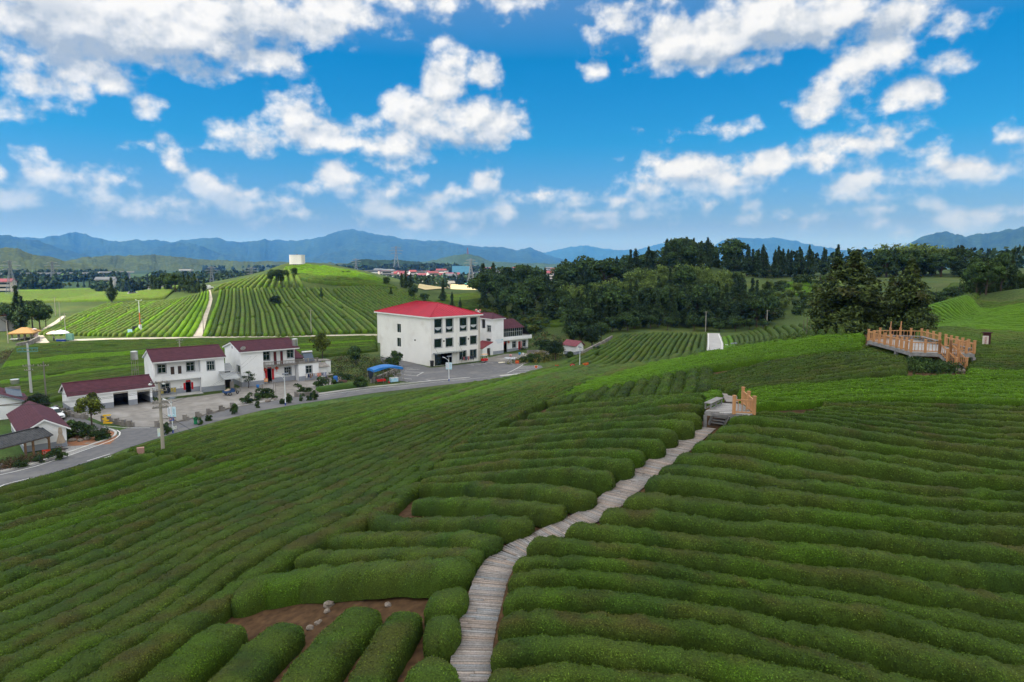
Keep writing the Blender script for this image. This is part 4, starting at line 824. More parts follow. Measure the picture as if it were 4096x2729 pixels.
def gable_roof(h, W, D, z, rise, ov=.45, ovg=.4, m=None, pitch=.36, y0=0.0, x0=0.0, name='roof', fascia=True, th=.07, half=False, steps=True):
    """courses of tiles stepping down both slopes from a ridge parallel to the front"""
    b = MB(); hd = D / 2; sl = math.hypot(hd, rise); n = max(3, int((sl + ov) / pitch)); dx = hd / sl; dz = rise / sl; xa, xb = x0 - ovg, x0 + W + ovg
    for sgn in ((-1,) if half else (-1, 1)):
        for i in range(n):
            s0, s1 = (sl + ov) * i / n, (sl + ov) * (i + 1) / n + .03
            p = lambda s, up: (y0 + hd + sgn * dx * s, z + rise - dz * s + up)
            a, c = p(s0, .03), p(s1, .075)
            b.add([(xa, *a), (xb, *a), (xb, *c), (xa, *c), (xa, a[0], a[1] - th), (xb, a[0], a[1] - th), (xb, c[0], c[1] - th), (xa, c[0], c[1] - th)], [(0, 1, 2, 3), (7, 6, 5, 4), (3, 2, 6, 7), (0, 3, 7, 4), (1, 5, 6, 2)])
    o = b.build(name, m or M_TILE, h.root)
    r = MB(); r.tube([(xa - .03, y0 + hd, z + rise + .06), (xb + .03, y0 + hd, z + rise + .06)], .11, 8); r.build('ridge_cap', m or M_TILE, o)
    if fascia:
        fb = MB()
        for sgn in ((-1,) if half else (-1, 1)):
            s1 = sl + ov - .05; y, zz = y0 + hd + sgn * dx * s1, z + rise - dz * s1
            fb.bx(xa + .05, xb - .05, min(y, y - sgn * .12), max(y, y - sgn * .12), zz - .26, zz - .03)
            for xx in (xa + .02, xb - .14): fb.extr([(xx, y0 + hd, z + rise - .05), (xx, y, zz - .05), (xx, y, zz - .25), (xx, y0 + hd, z + rise - .25)], (.12, 0, 0))
        fb.build('fascia', M_WHITE, o)
    return o
def gable_wall(h, plane, D, z, rise, th=.24, W=0, m=None, parent=None, off=0.0, y0=0.0):
    x = off if plane == 'l' else W - th; b = MB(); b.extr([(x, y0, z + .002), (x, y0 + D, z + .002), (x, y0 + D / 2, z + rise - .06)], (th, 0, 0)); return b.build('gable', m or M_WHITE, parent or h.root)
def water_tank(loc, r, hgt, label, legs=0, lean=0):
    t = empty('water_tank', loc, 0, label, 'water tank'); b = MB(); n = 9
    prof = [(0, 0), (r, 0)] + [(r * (1.03 if i % 2 else .97), hgt * (.04 + .9 * i / (2 * n))) for i in range(2 * n)] + [(r * .97, hgt * .96), (r * .5, hgt), (0, hgt * 1.01)]
    b.lathe([(a, z + legs) for a, z in prof], n=18); b.build('drum', M_STEEL, t); g = MB()
    if legs:
        for i in range(4):
            a = math.pi / 4 + i * math.pi / 2; g = MB(); g.bar((r * 1.1 * math.cos(a), r * 1.1 * math.sin(a), 0), (r * .8 * math.cos(a), r * .8 * math.sin(a), legs), .06); g.build('leg', M_OLDC, t)
        g = MB()
        for k in (.35, .7):
            for i in range(4):
                a, c = math.pi / 4 + i * math.pi / 2, math.pi / 4 + (i + 1) * math.pi / 2; g.bar((r * math.cos(a), r * math.sin(a), legs * k), (r * math.cos(c), r * math.sin(c), legs * k), .04)
        g.build('brace', M_OLDC, t)
    else: g.bx(-r, r, -r * .7, r * .7, -.12, 0); g.build('stand', M_OLDC, t)
    return t
def dish(loc, rot, r, label):
    t = empty('satellite_dish', loc, rot, label, 'satellite dish'); b = MB(); tilt = math.radians(40)
    n, m = 16, 5; vs = []
    for i in range(m + 1):
        rr = r * i / m; dep = (rr / r) ** 2 * r * .28
        for j in range(n): a = 2 * math.pi * j / n; y, z = -dep * 1.0, rr * math.sin(a); vs.append((rr * math.cos(a), y * math.cos(tilt) - z * math.sin(tilt), y * math.sin(tilt) * -1 + z * math.cos(tilt) + r * 1.1))
    b.add(vs, [(i * n + j, i * n + (j + 1) % n, (i + 1) * n + (j + 1) % n, (i + 1) * n + j) for i in range(m) for j in range(n)], True); b.build('reflector', mat('dish_grey', (.6,.6,.6), (.5,.5,.5), 4, .6), t)
    g = MB(); g.tube([(0, .1, 0), (0, .1, r * 1.1)], .03); g.tube([(0, 0, r * .6), (0, -r * .8, r * 1.5)], .012); g.build('mast', M_OLDC, t); return t
# ---------------------------------------------------------------- red roofed hall
hb = House('hall', 431, 366.6, 41, 'large three storey cream hall with bright red hip roof', 'building')
hW = hb.u_at(480.2, 340)[0]; hD = hb.u_at(377.3, 330, 'l')[0]; hH = zat(hb.O, 318.5)
def z3(x, y): return (350 + x / 10.455, 287.5 + y / 10.455)
def zr(h, x0, y0, x1, y1, plane='f', off=0.0): return h.rect(*z3(x0, y0), *z3(x1, y1), plane, off)
fw = [zr(hb, *q) for q in ((883,332,962,478),(1003,327,1078,467),(1148,319,1222,455),(1258,312,1330,442),(883,539,960,629),(1002,529,1077,619),(1147,517,1219,606),(1257,505,1326,593),(1145,662,1216,752),(1256,650,1324,740))]
ent = zr(hb, 885, 690, 1070, 818); ent = (ent[0], ent[1], 0.02, ent[3])
lw = [zr(hb, *q, plane='l') for q in ((490,380,533,470),(490,527,533,618))]; ld = zr(hb, 490, 672, 533, 745, plane='l'); ld = (ld[0], ld[1], .02, ld[3])
step = (hD - 1.25, hD + .1, -.1, 3.45)
wall(hb, 'wall', 'f', hW, 0, hH, fw + [ent], m=M_CREAM); wall(hb, 'wall', 'l', hD - .24, 0, hH, lw + [ld, step], m=M_CREAM, u0=.24); wall(hb, 'wall', 'b', hW, 3.45, hH, [], D=hD, m=M_CREAM); wall(hb, 'wall', 'b', hW, 0, 3.45, [], D=hD - 1.25, m=M_CREAM); wall(hb, 'wall', 'r', hD - .48, 0, hH, [], W=hW, m=M_CREAM, u0=.24)
b = MB(); b.bx(.24, hW - .24, .24, hD - .24, 3.45, 3.6); b.build('floor_slab', M_CREAM, hb.root)
for i, q in enumerate(fw): window(hb, 'f', q, nx=1 if i < 8 else 2, split=.0, curtain=i < 4, rec=.14)
for q in lw: window(hb, 'l', q, nx=2, split=0, surround=False, rec=.12)
door(hb, 'l', ld, m=M_FRAME, panel=False); opening(hb, 'f', ent, deep=5)
b = MB(); bxm(b, fmap('f'), ent[0] + .05, ent[0] + (ent[1] - ent[0]) * .38, ent[2] + .02, ent[3], .2, .25); b.build('glass_door', M_GLASS, hb.root)
b = MB(); bxm(b, fmap('f'), ent[0] + (ent[1] - ent[0]) * .05, ent[0] + (ent[1] - ent[0]) * .36, 1.2, 2.4, 1.2, 1.23); b.build('notice_board', M_CURT, hb.root)
b = MB(); b.bx(-.55, hW + .55, -.55, hD + .55, hH, hH + .30); b.build('eaves', mat('eaves_white', (.78,.78,.76), (.7,.7,.68), 1, .8), hb.root)
rc = hb.O + hb.X * hW / 2 + hb.Y * (hW / 2 + 1); rz = zat(rc, 302.6)
b = MB(); e = .5; zz = hH + .31; rr = [(-e, -e, zz), (hW + e, -e, zz), (hW + e, hD + e, zz), (-e, hD + e, zz), (hW / 2, hW / 2, rz), (hW / 2, hD - hW / 2, rz)]
def slope(b, A, B, C, Dd, n, hgt=.05):
    """ribbed sheet between eave A-B and top Dd-C"""
    A, B, C, Dd = map(Vector, (A, B, C, Dd)); nrm = (B - A).cross(Dd - A).normalized(); nrm = nrm if nrm.z > 0 else -nrm
    for i in range(n):
        t0, t1, tm = i / n, (i + 1) / n, (i + .12) / n
        q = [A.lerp(B, t0), A.lerp(B, t1), Dd.lerp(C, t1), Dd.lerp(C, t0)]; b.add(q, [(0, 1, 2, 3)])
        b.bar(A.lerp(B, t0) + nrm * .02, Dd.lerp(C, t0) + nrm * .02, .07, .06, up=nrm)
slope(b, rr[0], rr[1], rr[4], rr[4], 1); slope(b, rr[3], rr[0], rr[4], rr[5], 26); slope(b, rr[1], rr[2], rr[5], rr[4], 26); slope(b, rr[2], rr[3], rr[5], rr[5], 1)
for i in range(1, 20):
    t = i / 20; base = Vector(rr[0]).lerp(Vector(rr[1]), t); k = 1 - abs(t - .5) * 2; b.bar(base + Vector((0, 0, .02)), Vector((base.x, -e + (hW / 2 + e) * k, zz + (rz - zz) * k + .02)), .07, .06)
ro = b.build('roof', M_REDROOF, hb.root); b = MB()
for i, j in ((0, 4), (1, 4), (2, 5), (3, 5), (4, 5)): b.tube([Vector(rr[i]) + Vector((0, 0, .05)), Vector(rr[j]) + Vector((0, 0, .05))], .10, 6)
b.build('ridge_cap', M_REDROOF, ro)
q = zr(hb, 868, 652, 1145, 682); b = MB(); b.bx(q[0], q[1], -1.7, -.02, q[2] + .15, q[2] + .22)
for i in range(9): x = q[0] + (q[1] - q[0]) * i / 8; b.bx(x - .03, x + .03, -1.72, -.02, q[2] + .05, q[2] + .14)
b.bar((q[0] + .3, -1.5, q[2] + .2), (q[0] + .1, -.02, q[2] + 2.2), .04); b.bar((q[1] - .3, -1.5, q[2] + .2), (q[1] - .5, -.02, q[2] + 2.2), .04); b.build('canopy', mat('glass_canopy', (.18,.21,.20), (.25,.27,.26), 2, .3), hb.root)
b = MB(); q = zr(hb, 1110, 310, 1126, 790); bxm(b, fmap('f'), q[0], q[1], 0, hH - .01, -.10, -.004); q2 = zr(hb, 848, 320, 866, 800); bxm(b, fmap('f'), .03, q2[1], 0, hH - .01, -.10, -.004); b.build('pilaster', M_CREAM, hb.root)
for x in (1342, 1352):
    q = zr(hb, x, 310, x + 5, 770); b = MB(); b.tube([(q[0], -.12, .1), (q[0], -.12, hH - .05)], .06); b.build('drain_pipe', mat('pipe_beige', (.55,.5,.42), (.45,.4,.33), 2, .6), hb.root)
for q in (zr(hb, 673, 543, 687, 558, 'l'),): b = MB(); bxm(b, fmap('l'), *q, -.02, .0); b.build('vent', M_DARK, hb.root)
for q in (zr(hb, 974, 552, 988, 568), zr(hb, 1232, 528, 1244, 545)): b = MB(); bxm(b, fmap('f'), *q, -.02, .0); b.build('vent', M_DARK, hb.root)
# ---------------------------------------------------------------- farmhouse with the recessed balcony
def z4(x, y): return (160 + x / 24.12, 335 + y / 24.12)
def farm(name, label, px, py, rot): return House(name, px, py, rot, label)
h1 = farm('farmhouse', 'white two storey farmhouse with maroon roof and long recessed balcony', 155, 397.6, 38)
w1 = h1.u_at(224.8, 375)[0]; H1z = zat(h1.O, 361.6); d1 = 8.2; xr = h1.u_at(201.2, 380)[0]; rc1 = 1.25
R1 = lambda x0, y0, x1, y1, off=0.0: h1.rect(*z4(x0, y0), *z4(x1, y1), 'f', off)
up = [R1(-60,715,150,920,rc1), R1(635,655,835,870,rc1)]; ud = [R1(250,765,355,945,rc1), R1(425,745,528,930,rc1)]
gw = R1(30,1170,245,1420,rc1); gd1 = R1(612,1130,765,1465,rc1); gd1 = (gd1[0], gd1[1], .05, gd1[3]); fwin = R1(1130,635,1320,850)
ud = [(a, b_, 3.05, d) for a, b_, c, d in ud]
wall(h1, 'wall', 'f', w1 - xr, 0, H1z, [fwin], u0=xr, plinth=1.0); wall(h1, 'wall', 'f', xr - .24 + .0, 0, H1z, up + ud + [gw, gd1], off=rc1, u0=.24, plinth=1.0)
wall(h1, 'wall', 'l', d1 - .24, 0, H1z, [], u0=0, plinth=1.0); wall(h1, 'wall', 'b', w1, 0, H1z, [], D=d1, plinth=1.0); wall(h1, 'wall', 'r', d1 - .48, 0, H1z, [], W=w1, u0=.24, plinth=1.0)
b = MB(); b.bx(xr, xr + .24, .24, rc1 + .24, 0, H1z); b.build('wall', M_WHITE, h1.root)
rise1 = zat(h1.O + h1.Y * d1 / 2, 350.5) - H1z
gable_wall(h1, 'l', d1, H1z, rise1); gable_wall(h1, 'r', d1, H1z, rise1, W=w1); gable_roof(h1, w1, d1, H1z + .12, rise1, .55, .25)
zp0 = h1.u_at(*z4(0, 1120))[1]; zp1 = h1.u_at(*z4(0, 990))[1]
b = MB(); b.bx(.241, xr - .001, .0, rc1 - .005, zp0, zp0 + .18); b.bx(.241, xr - .001, -.01, .11, zp0 + .18, zp1); b.bx(.20, xr + .12, -.07, .16, zp1, zp1 + .06); b.bx(.241, xr - .001, .02, .22, H1z - .32, H1z - .01); b.build('balcony', M_WHITE, h1.root)
for q in up + [gw]: window(h1, 'f', q, off=rc1)
window(h1, 'f', fwin, nx=3)
for q in ud: door(h1, 'f', q, off=rc1)
opening(h1, 'f', gd1, off=rc1, deep=4)
def couplets(h, q, off, side=.35, top=True):
    f = fmap('f', off); b = MB(); bxm(b, f, q[0] - side - .02, q[0] - .02, q[2] + .55, q[3] - .12, -.02, -.004); b.build('red_couplet', M_RED, h.root); b = MB(); bxm(b, f, q[1] + .02, q[1] + side + .02, q[2] + .55, q[3] - .12, -.02, -.004); b.build('red_couplet', M_RED, h.root)
    if top: b = MB(); m = (q[0] + q[1]) / 2; bxm(b, f, m - .4, m + .4, q[3] + .02, q[3] + .34, -.02, -.004); b.build('red_banner', M_RED, h.root)
couplets(h1, gd1, rc1)
b = MB(); q = R1(480,1230,530,1270,rc1); bxm(b, fmap('f', rc1), *q, -.015, -.003); b.build('notice', mat('notice_paper', (.6,.5,.58), (.7,.65,.68), 6, .8), h1.root)
b = MB(); b.bx(.3, xr, -1.2, rc1 - .01, 0.0, .10); b.build('step', M_CONC2, h1.root)
# garage wing
hg = farm('garage', 'low white garage with maroon roof and two open bays', 71, 413.2, 44)
wg = hg.u_at(152.5, 395)[0]; Hg = zat(hg.O, 395.6); dg = max(4.2, hg.u_at(62, 395, 'l')[0])
def z1(x, y): return (x / 8.253, 310 + y / 8.253)
RG = lambda x0, y0, x1, y1: hg.rect(*z1(x0, y0), *z1(x1, y1))
b1, b2, bd = RG(933,675,1065,792), RG(1130,660,1245,778), RG(627,745,672,842); b1, b2, bd = [(a, c, .03, min(z, Hg - .3)) for a, c, _, z in (b1, b2, bd)]
wall(hg, 'wall', 'f', wg, 0, Hg, [b1, b2, bd], plinth=.95); wall(hg, 'wall', 'l', dg - .48, 0, Hg, [], u0=.24, plinth=.95); wall(hg, 'wall', 'b', wg, 0, Hg, [], D=dg, plinth=.95); wall(hg, 'wall', 'r', dg - .48, 0, Hg, [], W=wg, u0=.24, plinth=.95)
riseg = zat(hg.O + hg.Y * dg / 2, 384.2) - Hg
gable_wall(hg, 'l', dg, Hg, riseg); gable_wall(hg, 'r', dg, Hg, riseg, W=wg); gable_roof(hg, wg, dg, Hg + .1, riseg, .4, .45)
opening(hg, 'f', b1, deep=dg - .3); opening(hg, 'f', b2, deep=dg - .3); door(hg, 'f', bd)
for q in (b1, b2): b = MB(); bxm(b, fmap('f'), q[0], q[1], q[3] - .28, q[3] - .002, .06, .2); b.build('roller_shutter', mat('shutter_beige', (.45,.42,.36), (.38,.35,.3), 3, .6), hg.root)
# ---------------------------------------------------------------- farmhouse with balustrade and annex
def z2(x, y): return (200 + x / 12.543, 312.5 + y / 12.543)
h2 = farm('farmhouse', 'white two storey farmhouse with balustrade balcony and red lanterns', 242, 387.2, 38)
w2 = h2.u_at(297.6, 365)[0]; H2z = zat(h2.O, 351.7); d2 = max(7.5, h2.u_at(225.4, 365, 'l')[0]); x2 = h2.u_at(263.4, 365)[0]; rc2 = 1.5
R2 = lambda x0, y0, x1, y1, off=rc2: h2.rect(*z2(x0, y0), *z2(x1, y1), 'f', off)
u2 = [R2(790,492,875,600), R2(1092,468,1174,568)]; dd2 = [R2(920,490,965,640), R2(1003,482,1045,630)]; g2 = R2(1062,687,1145,787); gd2 = R2(842,700,905,872); gd2 = (gd2[0], gd2[1], .05, gd2[3])
zb2 = h2.u_at(*z2(795, 690))[1]; dd2 = [(a, c, zb2 + .05, z) for a, c, _, z in dd2]; sw = h2.rect(*z2(462, 668), *z2(507, 755), 'l'); u2 = [(max(a, x2 + .3), c, e_, f_) for a, c, e_, f_ in u2]
wall(h2, 'wall', 'f', x2, 0, H2z, [], plinth=.95); wall(h2, 'wall', 'f', w2 - x2, 0, H2z, u2 + dd2 + [g2, gd2], off=rc2, u0=x2, plinth=.95); wall(h2, 'wall', 'l', d2 - .48, 0, H2z, [sw], u0=.24, plinth=.95); wall(h2, 'wall', 'b', w2, 0, H2z, [], D=d2, plinth=.95); wall(h2, 'wall', 'r', d2 - rc2 - .48, 0, H2z, [], W=w2, u0=rc2 + .24, plinth=.95)
b = MB(); b.bx(x2 - .24, x2 - .001, .24, rc2, 0, H2z); b.build('wall', M_WHITE, h2.root)
rise2 = zat(h2.O + h2.Y * d2 / 2, 342.5) - H2z; gable_wall(h2, 'l', d2, H2z, rise2); gable_wall(h2, 'r', d2, H2z, rise2, W=w2); gable_roof(h2, w2, d2, H2z + .12, rise2, .55, .35)
b = MB(); b.lathe([(0, -.01), (.3, -.01), (.3, .02), (0, .02)], n=14); o = b.build('round_vent', M_FRAMEG, h2.root); o.rotation_euler = (0, math.pi / 2, 0); o.location = (-.02, d2 / 2, H2z + rise2 * .25)
for q in u2: window(h2, 'f', q, off=rc2)
window(h2, 'f', g2, off=rc2, nx=3); window(h2, 'l', sw, nx=2, split=0)
for q in dd2: door(h2, 'f', q, off=rc2, m=M_DOORR)
opening(h2, 'f', gd2, off=rc2, deep=5); couplets(h2, gd2, rc2, .42)
wa = h2.u_at(318.6, 370, 'f', -.2)[0]; Ha = zb2 + .1
b = MB(); b.bx(x2 - .0, w2 + .001, -.05, rc2 - .002, zb2 - .05, zb2 + .13); b.build('balcony', M_OLDC, h2.root)
def balusters(h, x0, x1, y, z, n, name='balustrade', hgt=.85):
    b = MB(); b.bx(x0, x1, y - .07, y + .07, z + hgt - .1, z + hgt); b.bx(x0, x1, y - .06, y + .06, z, z + .08)
    for i in range(n): x = x0 + (x1 - x0) * (i + .5) / n; b.lathe([(.035, .08), (.07, .25), (.035, .5), (.04, hgt - .1)], (x, y, z), 6)
    for x in (x0 + .1, x1 - .1, (x0 + x1) / 2): b.bx(x - .12, x + .12, y - .12, y + .12, z, z + hgt + .08)
    return b.build(name, M_OLDC, h.root)
balusters(h2, x2 + .02, w2, .03, zb2 + .13, 24); balusters(h2, w2 + .05, wa - .05, -.22, Ha + .08, 16)
aw = h2.rect(275+970/31.36, 335+965/31.36, 275+1165/31.36, 335+1200/31.36, 'f', -.3)
wall(h2, 'annex_wall', 'f', wa - w2 - .1, 0, Ha, [aw], off=-.3, u0=w2 + .1, plinth=.95); window(h2, 'f', aw, off=-.3)
b = MB(); b.bx(wa - .24, wa, -.06, 6, 0, Ha); b.bx(w2 + .1, w2 + .34, -.06, rc2 + .2, 0, Ha); b.bx(w2 + .1, wa, 5.9, 6.1, 0, Ha + .6); b.build('annex_wall', M_WHITE, h2.root)
b = MB(); b.bx(w2 + .0, wa + .25, -.5, 6.2, Ha, Ha + .08); b.build('terrace', M_OLDC, h2.root)
b = MB(); b.extr([(w2 + .3, 3.2, Ha + .6), (wa - 1.6, 3.2, Ha + .6), (wa - 2.4, 6.6, Ha + 2.2), (w2 + .3, 6.6, Ha + 2.2)], (0, 0, .12)); b.build('annex_roof', M_TILE, h2.root)
b = MB(); b.bx(w2 + .2, wa - 1.8, 3.3, 3.5, Ha + .08, Ha + .6); b.build('annex_wall', M_OLDC, h2.root)
def lantern(loc, label, s=1.0):
    t = empty('lantern', loc, 0, label, 'lantern', 'red paper lanterns by the house doors'); b = MB(); b.ball((0, 0, 0), .36 * s, 12, 8, (1, 1, .78)); b.build('shade', mat('lantern_red', (.62,.10,.03), (.5,.05,.02), 5, .6), t)
    b = MB(); b.lathe([(.14 * s, .27 * s), (.14 * s, .33 * s)], n=10); b.lathe([(.14 * s, -.33 * s), (.14 * s, -.27 * s)], n=10); b.bx(-.05 * s, .05 * s, -.01, .01, -.75 * s, -.33 * s); b.tube([(0, 0, .33 * s), (0, 0, .55 * s)], .01); b.build('tassel', M_RED, t)
def h_at(h, px, py, off=0.0): u, z = h.u_at(px, py, 'f', off); p = h.O + h.X * u + h.Y * off; return Vector((p.x, p.y, z + h.z0))
lantern(h_at(h2, *z2(813, 715), .9), 'orange red lantern left of the balustrade farmhouse doorway'); lantern(h_at(h2, *z2(963, 697), .9), 'orange red lantern right of the balustrade farmhouse doorway')
# lean-to and outhouse right of the annex
hl = House('shed', 318.9, 377.3, 38, 'small white lean-to shed with a sloping roof edge beside the annex', 'shed'); hl.O.z = 0
b = MB(); b.extr([(0, 0, 0), (0, 5, 0), (0, 5, 3.0), (0, 0, 2.2)], (.2, 0, 0)); b.bx(.2, 2.6, 4.8, 5, 0, 3.0); b.bx(.201, 2.0, 0, .2, 0, 2.1); b.build('wall', M_WHITE, hl.root)
b = MB(); b.extr([(-.1, -.5, 2.15), (2.3, -.5, 2.15), (2.3, 2.4, 2.75), (-.1, 2.4, 2.75)], (0, 0, .08)); b.extr([(-.1, 2.5, 3.15), (4.0, 2.5, 2.9), (4.0, 5.4, 2.9), (-.1, 5.4, 3.15)], (0, 0, .1)); b.build('roof', M_OLDC, hl.root)
b = MB(); b.bx(2.6, 3.8, 2.6, 2.8, 0, 2.9); b.build('wall', M_WHITE, hl.root)
# corrugated shelter between the two farmhouses
sA = h1.O + h1.X * (w1 + .05); hs = House('lean_to', 225.2, 393.6, 38, 'grey corrugated lean-to between the two farmhouses', 'shelter')
gap = hs.u_at(241.5, 384)[0]; b = MB()
for k, (y0, y1, za, zb) in enumerate(((.2, 3.6, 2.5, 3.3), (3.5, 7.0, 3.5, 4.6))):
    n = 14
    for i in range(n): x = gap * i / n; b.add([(x, y0, za), (x + gap / n * .5, y0, za + .07), (x + gap / n, y0, za), (x + gap / n, y1, zb), (x + gap / n * .5, y1, zb + .07), (x, y1, zb)], [(0, 1, 4, 5), (1, 2, 3, 4)])
b.build('roof', M_TIN, hs.root)
for x in (.15, gap * .5, gap - .15): b = MB(); b.tube([(x, .4, 0), (x, .4, 2.55)], .05); b.build('post', M_OLDC, hs.root)
b = MB(); b.bx(.05, gap - .05, 6.6, 6.8, 0, 3.4); b.build('wall', M_DARK, hs.root)
b = MB(); b.bx(gap * .45, gap * .7, 1.5, 1.6, 0, 1.9); b.build('panel', M_OLDC, hs.root)
# ---------------------------------------------------------------- tower house right of the hall
def z5(x, y): return (475 + x / 28.5, 307.5 + y / 28.5)
ht = House('farmhouse', 492.6, 355.2, 41, 'white farmhouse with square stair tower and glazed upper balcony', 'house')
wt = ht.u_at(503.6, 335)[0]; HT = zat(ht.O, 318.8); dt = 8.0
RT = lambda x0, y0, x1, y1, pl='f', off=0.0: ht.rect(*z5(x0, y0), *z5(x1, y1), pl, off)
tl = [RT(345,515,450,690,'l'), RT(335,895,440,962,'l')]; to = RT(190,335,292,590,'l')
wall(ht, 'tower_wall', 'f', wt, 0, HT, [], plinth=1.0); wall(ht, 'tower_wall', 'l', dt - .48, 0, HT, tl + [to], u0=.24, plinth=1.0); wall(ht, 'tower_wall', 'b', wt, 0, HT, [], D=dt); wall(ht, 'tower_wall', 'r', dt - .48, 3, HT, [], W=wt, u0=.24)
window(ht, 'l', tl[0], nx=2); window(ht, 'l', tl[1], nx=2, split=0)
tz = zat(ht.O + ht.X * wt / 2 + ht.Y * wt / 2, 313); e = .5; rr = [(-e, -e, HT), (wt + e, -e, HT), (wt + e, dt + e, HT), (-e, dt + e, HT), (wt / 2, wt / 2, tz), (wt / 2, dt - wt / 2, tz)]
b = MB(); b.add(rr, [(0, 1, 4), (1, 2, 5, 4), (2, 3, 5), (3, 0, 4, 5), (3, 2, 1, 0)])
for i, j in ((0, 4), (1, 4), (2, 5), (3, 5), (4, 5)): b.tube([rr[i], rr[j]], .12, 6)
b.build('tower_roof', M_TILE, ht.root); b = MB(); b.bx(-e + .03, wt + e - .03, -e + .03, dt + e - .03, HT - .2, HT - .004); b.build('eaves', M_WHITE, ht.root)
xg = ht.u_at(*z5(1510, 1000), 'f', 1.0)[0]; xb = ht.u_at(*z5(1618, 820), 'f', -.1)[0]; zs0 = ht.u_at(*z5(820, 950), 'f', -.1)[1]; zs1 = ht.u_at(*z5(820, 850), 'f', -.1)[1]
gws = [RT(1065,968,1168,1145,'f',1.0), RT(1352,938,1450,1110,'f',1.0)]; gdd = RT(1258,955,1302,1222,'f',1.0); gdd = (gdd[0], gdd[1], .03, gdd[3]); od = RT(808,965,915,1275,'f',1.0); od = (od[0], od[1], .03, od[3])
wall(ht, 'wall', 'f', xg - wt, 0, zs0 + .1, gws + [gdd, od], off=1.0, u0=wt + .001, plinth=1.0)
for q in gws: window(ht, 'f', q, off=1.0)
door(ht, 'f', gdd, off=1.0, m=M_DOORR); opening(ht, 'f', od, off=1.0, deep=4); couplets(ht, gdd, 1.0, .28, False)
b = MB(); b.bx(wt + .002, xb, -.1, 7, zs0, zs0 + .2); b.bx(wt + .002, xb, -.12, .0, zs0 + .2, zs1); b.bx(xb - .12, xb, .0, 7, zs0 + .2, zs1); b.build('balcony', M_WHITE, ht.root)
b = MB(); b.bx(xg - .24, xg, 1.24, 7, 0, zs0 - .001); b.bx(wt, xg, 6.8, 7, 0, zs0 - .001); b.build('wall', M_WHITE, ht.root)
xw = ht.u_at(*z5(1345, 680), 'f', .3)[0]; zw1 = ht.u_at(*z5(820, 605), 'f', .3)[1]
b = MB(); n = 10
for i in range(n + 1): x = wt + .05 + (xw - wt - .1) * i / n; b.bx(x - .035, x + .035, .27, .33, zs1 - .1, zw1)
for z in (zs1 - .05, zs1 + (zw1 - zs1) * .58, zw1 - .07): b.bx(wt + .09, xw - .05, .28, .32, z, z + .07)
go = b.build('glazing', M_FRAME, ht.root); b = MB(); b.bx(wt + .05, xw - .05, .295, .305, zs1, zw1); b.build('pane', M_GLASS, go)
yr = 4.5; zr_ = zat(ht.O + ht.X * (wt + 2) + ht.Y * yr, 319.6); b = MB(); n = 14
for i in range(n):
    y0, y1 = -.3 + (yr + .3) * i / n, -.3 + (yr + .3) * (i + 1) / n + .04; za, zb = zw1 + .02 + (zr_ - zw1) * i / n, zw1 + (zr_ - zw1) * (i + 1) / n; k0, k1 = (xw + .4) - 1.6 * 0 , (xw + .4)
    b.extr([(wt + .01, y0, za + .06), (k0, y0, za + .06), (k1, y1, zb + .02), (wt + .01, y1, zb + .02)], (0, 0, -.07))
b.extr([(wt + .01, yr, zr_), (xw + .4, yr, zr_), (xw + .4, 8, zw1 + .5), (wt + .01, 8, zw1 + .5)], (0, 0, -.08)); b.build('roof', M_TILE, ht.root)
b = MB(); b.extr([(xw + .3, .35, zw1), (xw + .3, yr, zr_ - .1), (xw + .3, 7, zw1 + .6), (xw + .3, 7, zs1)], (.05, 0, 0)); b.extr([(xw + .35, .4, zw1), (xb - .1, .4, zs1), (xb - .1, 6.9, zs1), (xw + .35, 6.9, zw1 + .4)], (0, 0, .05)); b.build('awning', M_DARK, ht.root)
yl = 4.6; b = MB(); zl = ht.u_at(*z5(490, 985), 'l')[1]
for i in range(10): y0, y1 = yl * i / 10, yl * (i + 1) / 10 + .03; b.extr([(-3.6, y0 - .3, zl - 1.5), (.0, y0 - .3, zl), (.0, y1 - .3, zl + .02), (-3.6, y1 - .3, zl - 1.48)], (0, 0, .09))
b.build('lean_to_roof', mat('red_tile', (.20,.022,.03), (.15,.02,.025), 2, .6, .2, 10), ht.root)
b = MB(); b.extr([(-3.5, -.2, 0), (-2.0, -.2, 0), (-2.0, -.2, 2.0), (-.9, -.2, 2.0), (-.9, -.2, 0), (-.01, -.2, 0), (-.01, -.2, zl - .05), (-3.5, -.2, zl - 1.5)], (0, .2, 0)); b.bx(-3.5, -3.3, 0, yl - .5, 0, zl - 1.5); b.build('lean_to_wall', M_WHITE, ht.root)
b = MB(); b.bx(-2.0, -.9, .15, .2, 0, 2.0); b.build('lean_to_door', M_DOOR, ht.root)
lantern(h_at(ht, *z5(833, 1005), .6), 'orange red lantern left at the tower farmhouse doorway', .8); lantern(h_at(ht, *z5(962, 985), .6), 'orange red lantern right at the tower farmhouse doorway', .8)
# banner on the tower
q = RT(570, 905, 788, 1035); bn = empty('banner', ht.O + ht.X * q[0] + Vector((0, 0, q[2])), ht.r, 'white banner with red and black lettering hung on the tower wall, one corner folded', 'banner')
W_, H_ = q[1] - q[0], q[3] - q[2]; b = MB(); b.extr([(0, -.05, H_ * .9), (W_ * .35, -.05, H_ * .25), (W_ * .3, -.09, 0), (W_ * .42, -.06, H_ * .12), (W_, -.05, H_ * .22), (W_, -.05, H_), (W_ * .1, -.05, H_)], (0, .02, 0)); b.build('cloth', mat('banner_white', (.7,.74,.78), (.62,.68,.74), 2, .8), bn)
b = MB(); b.bx(W_ * .84, W_ - .03, -.066, -.056, H_ * .75, H_ - .05); b.build('corner_patch', mat('banner_teal', (.1,.45,.5), (.12,.5,.5), 2, .8), bn)
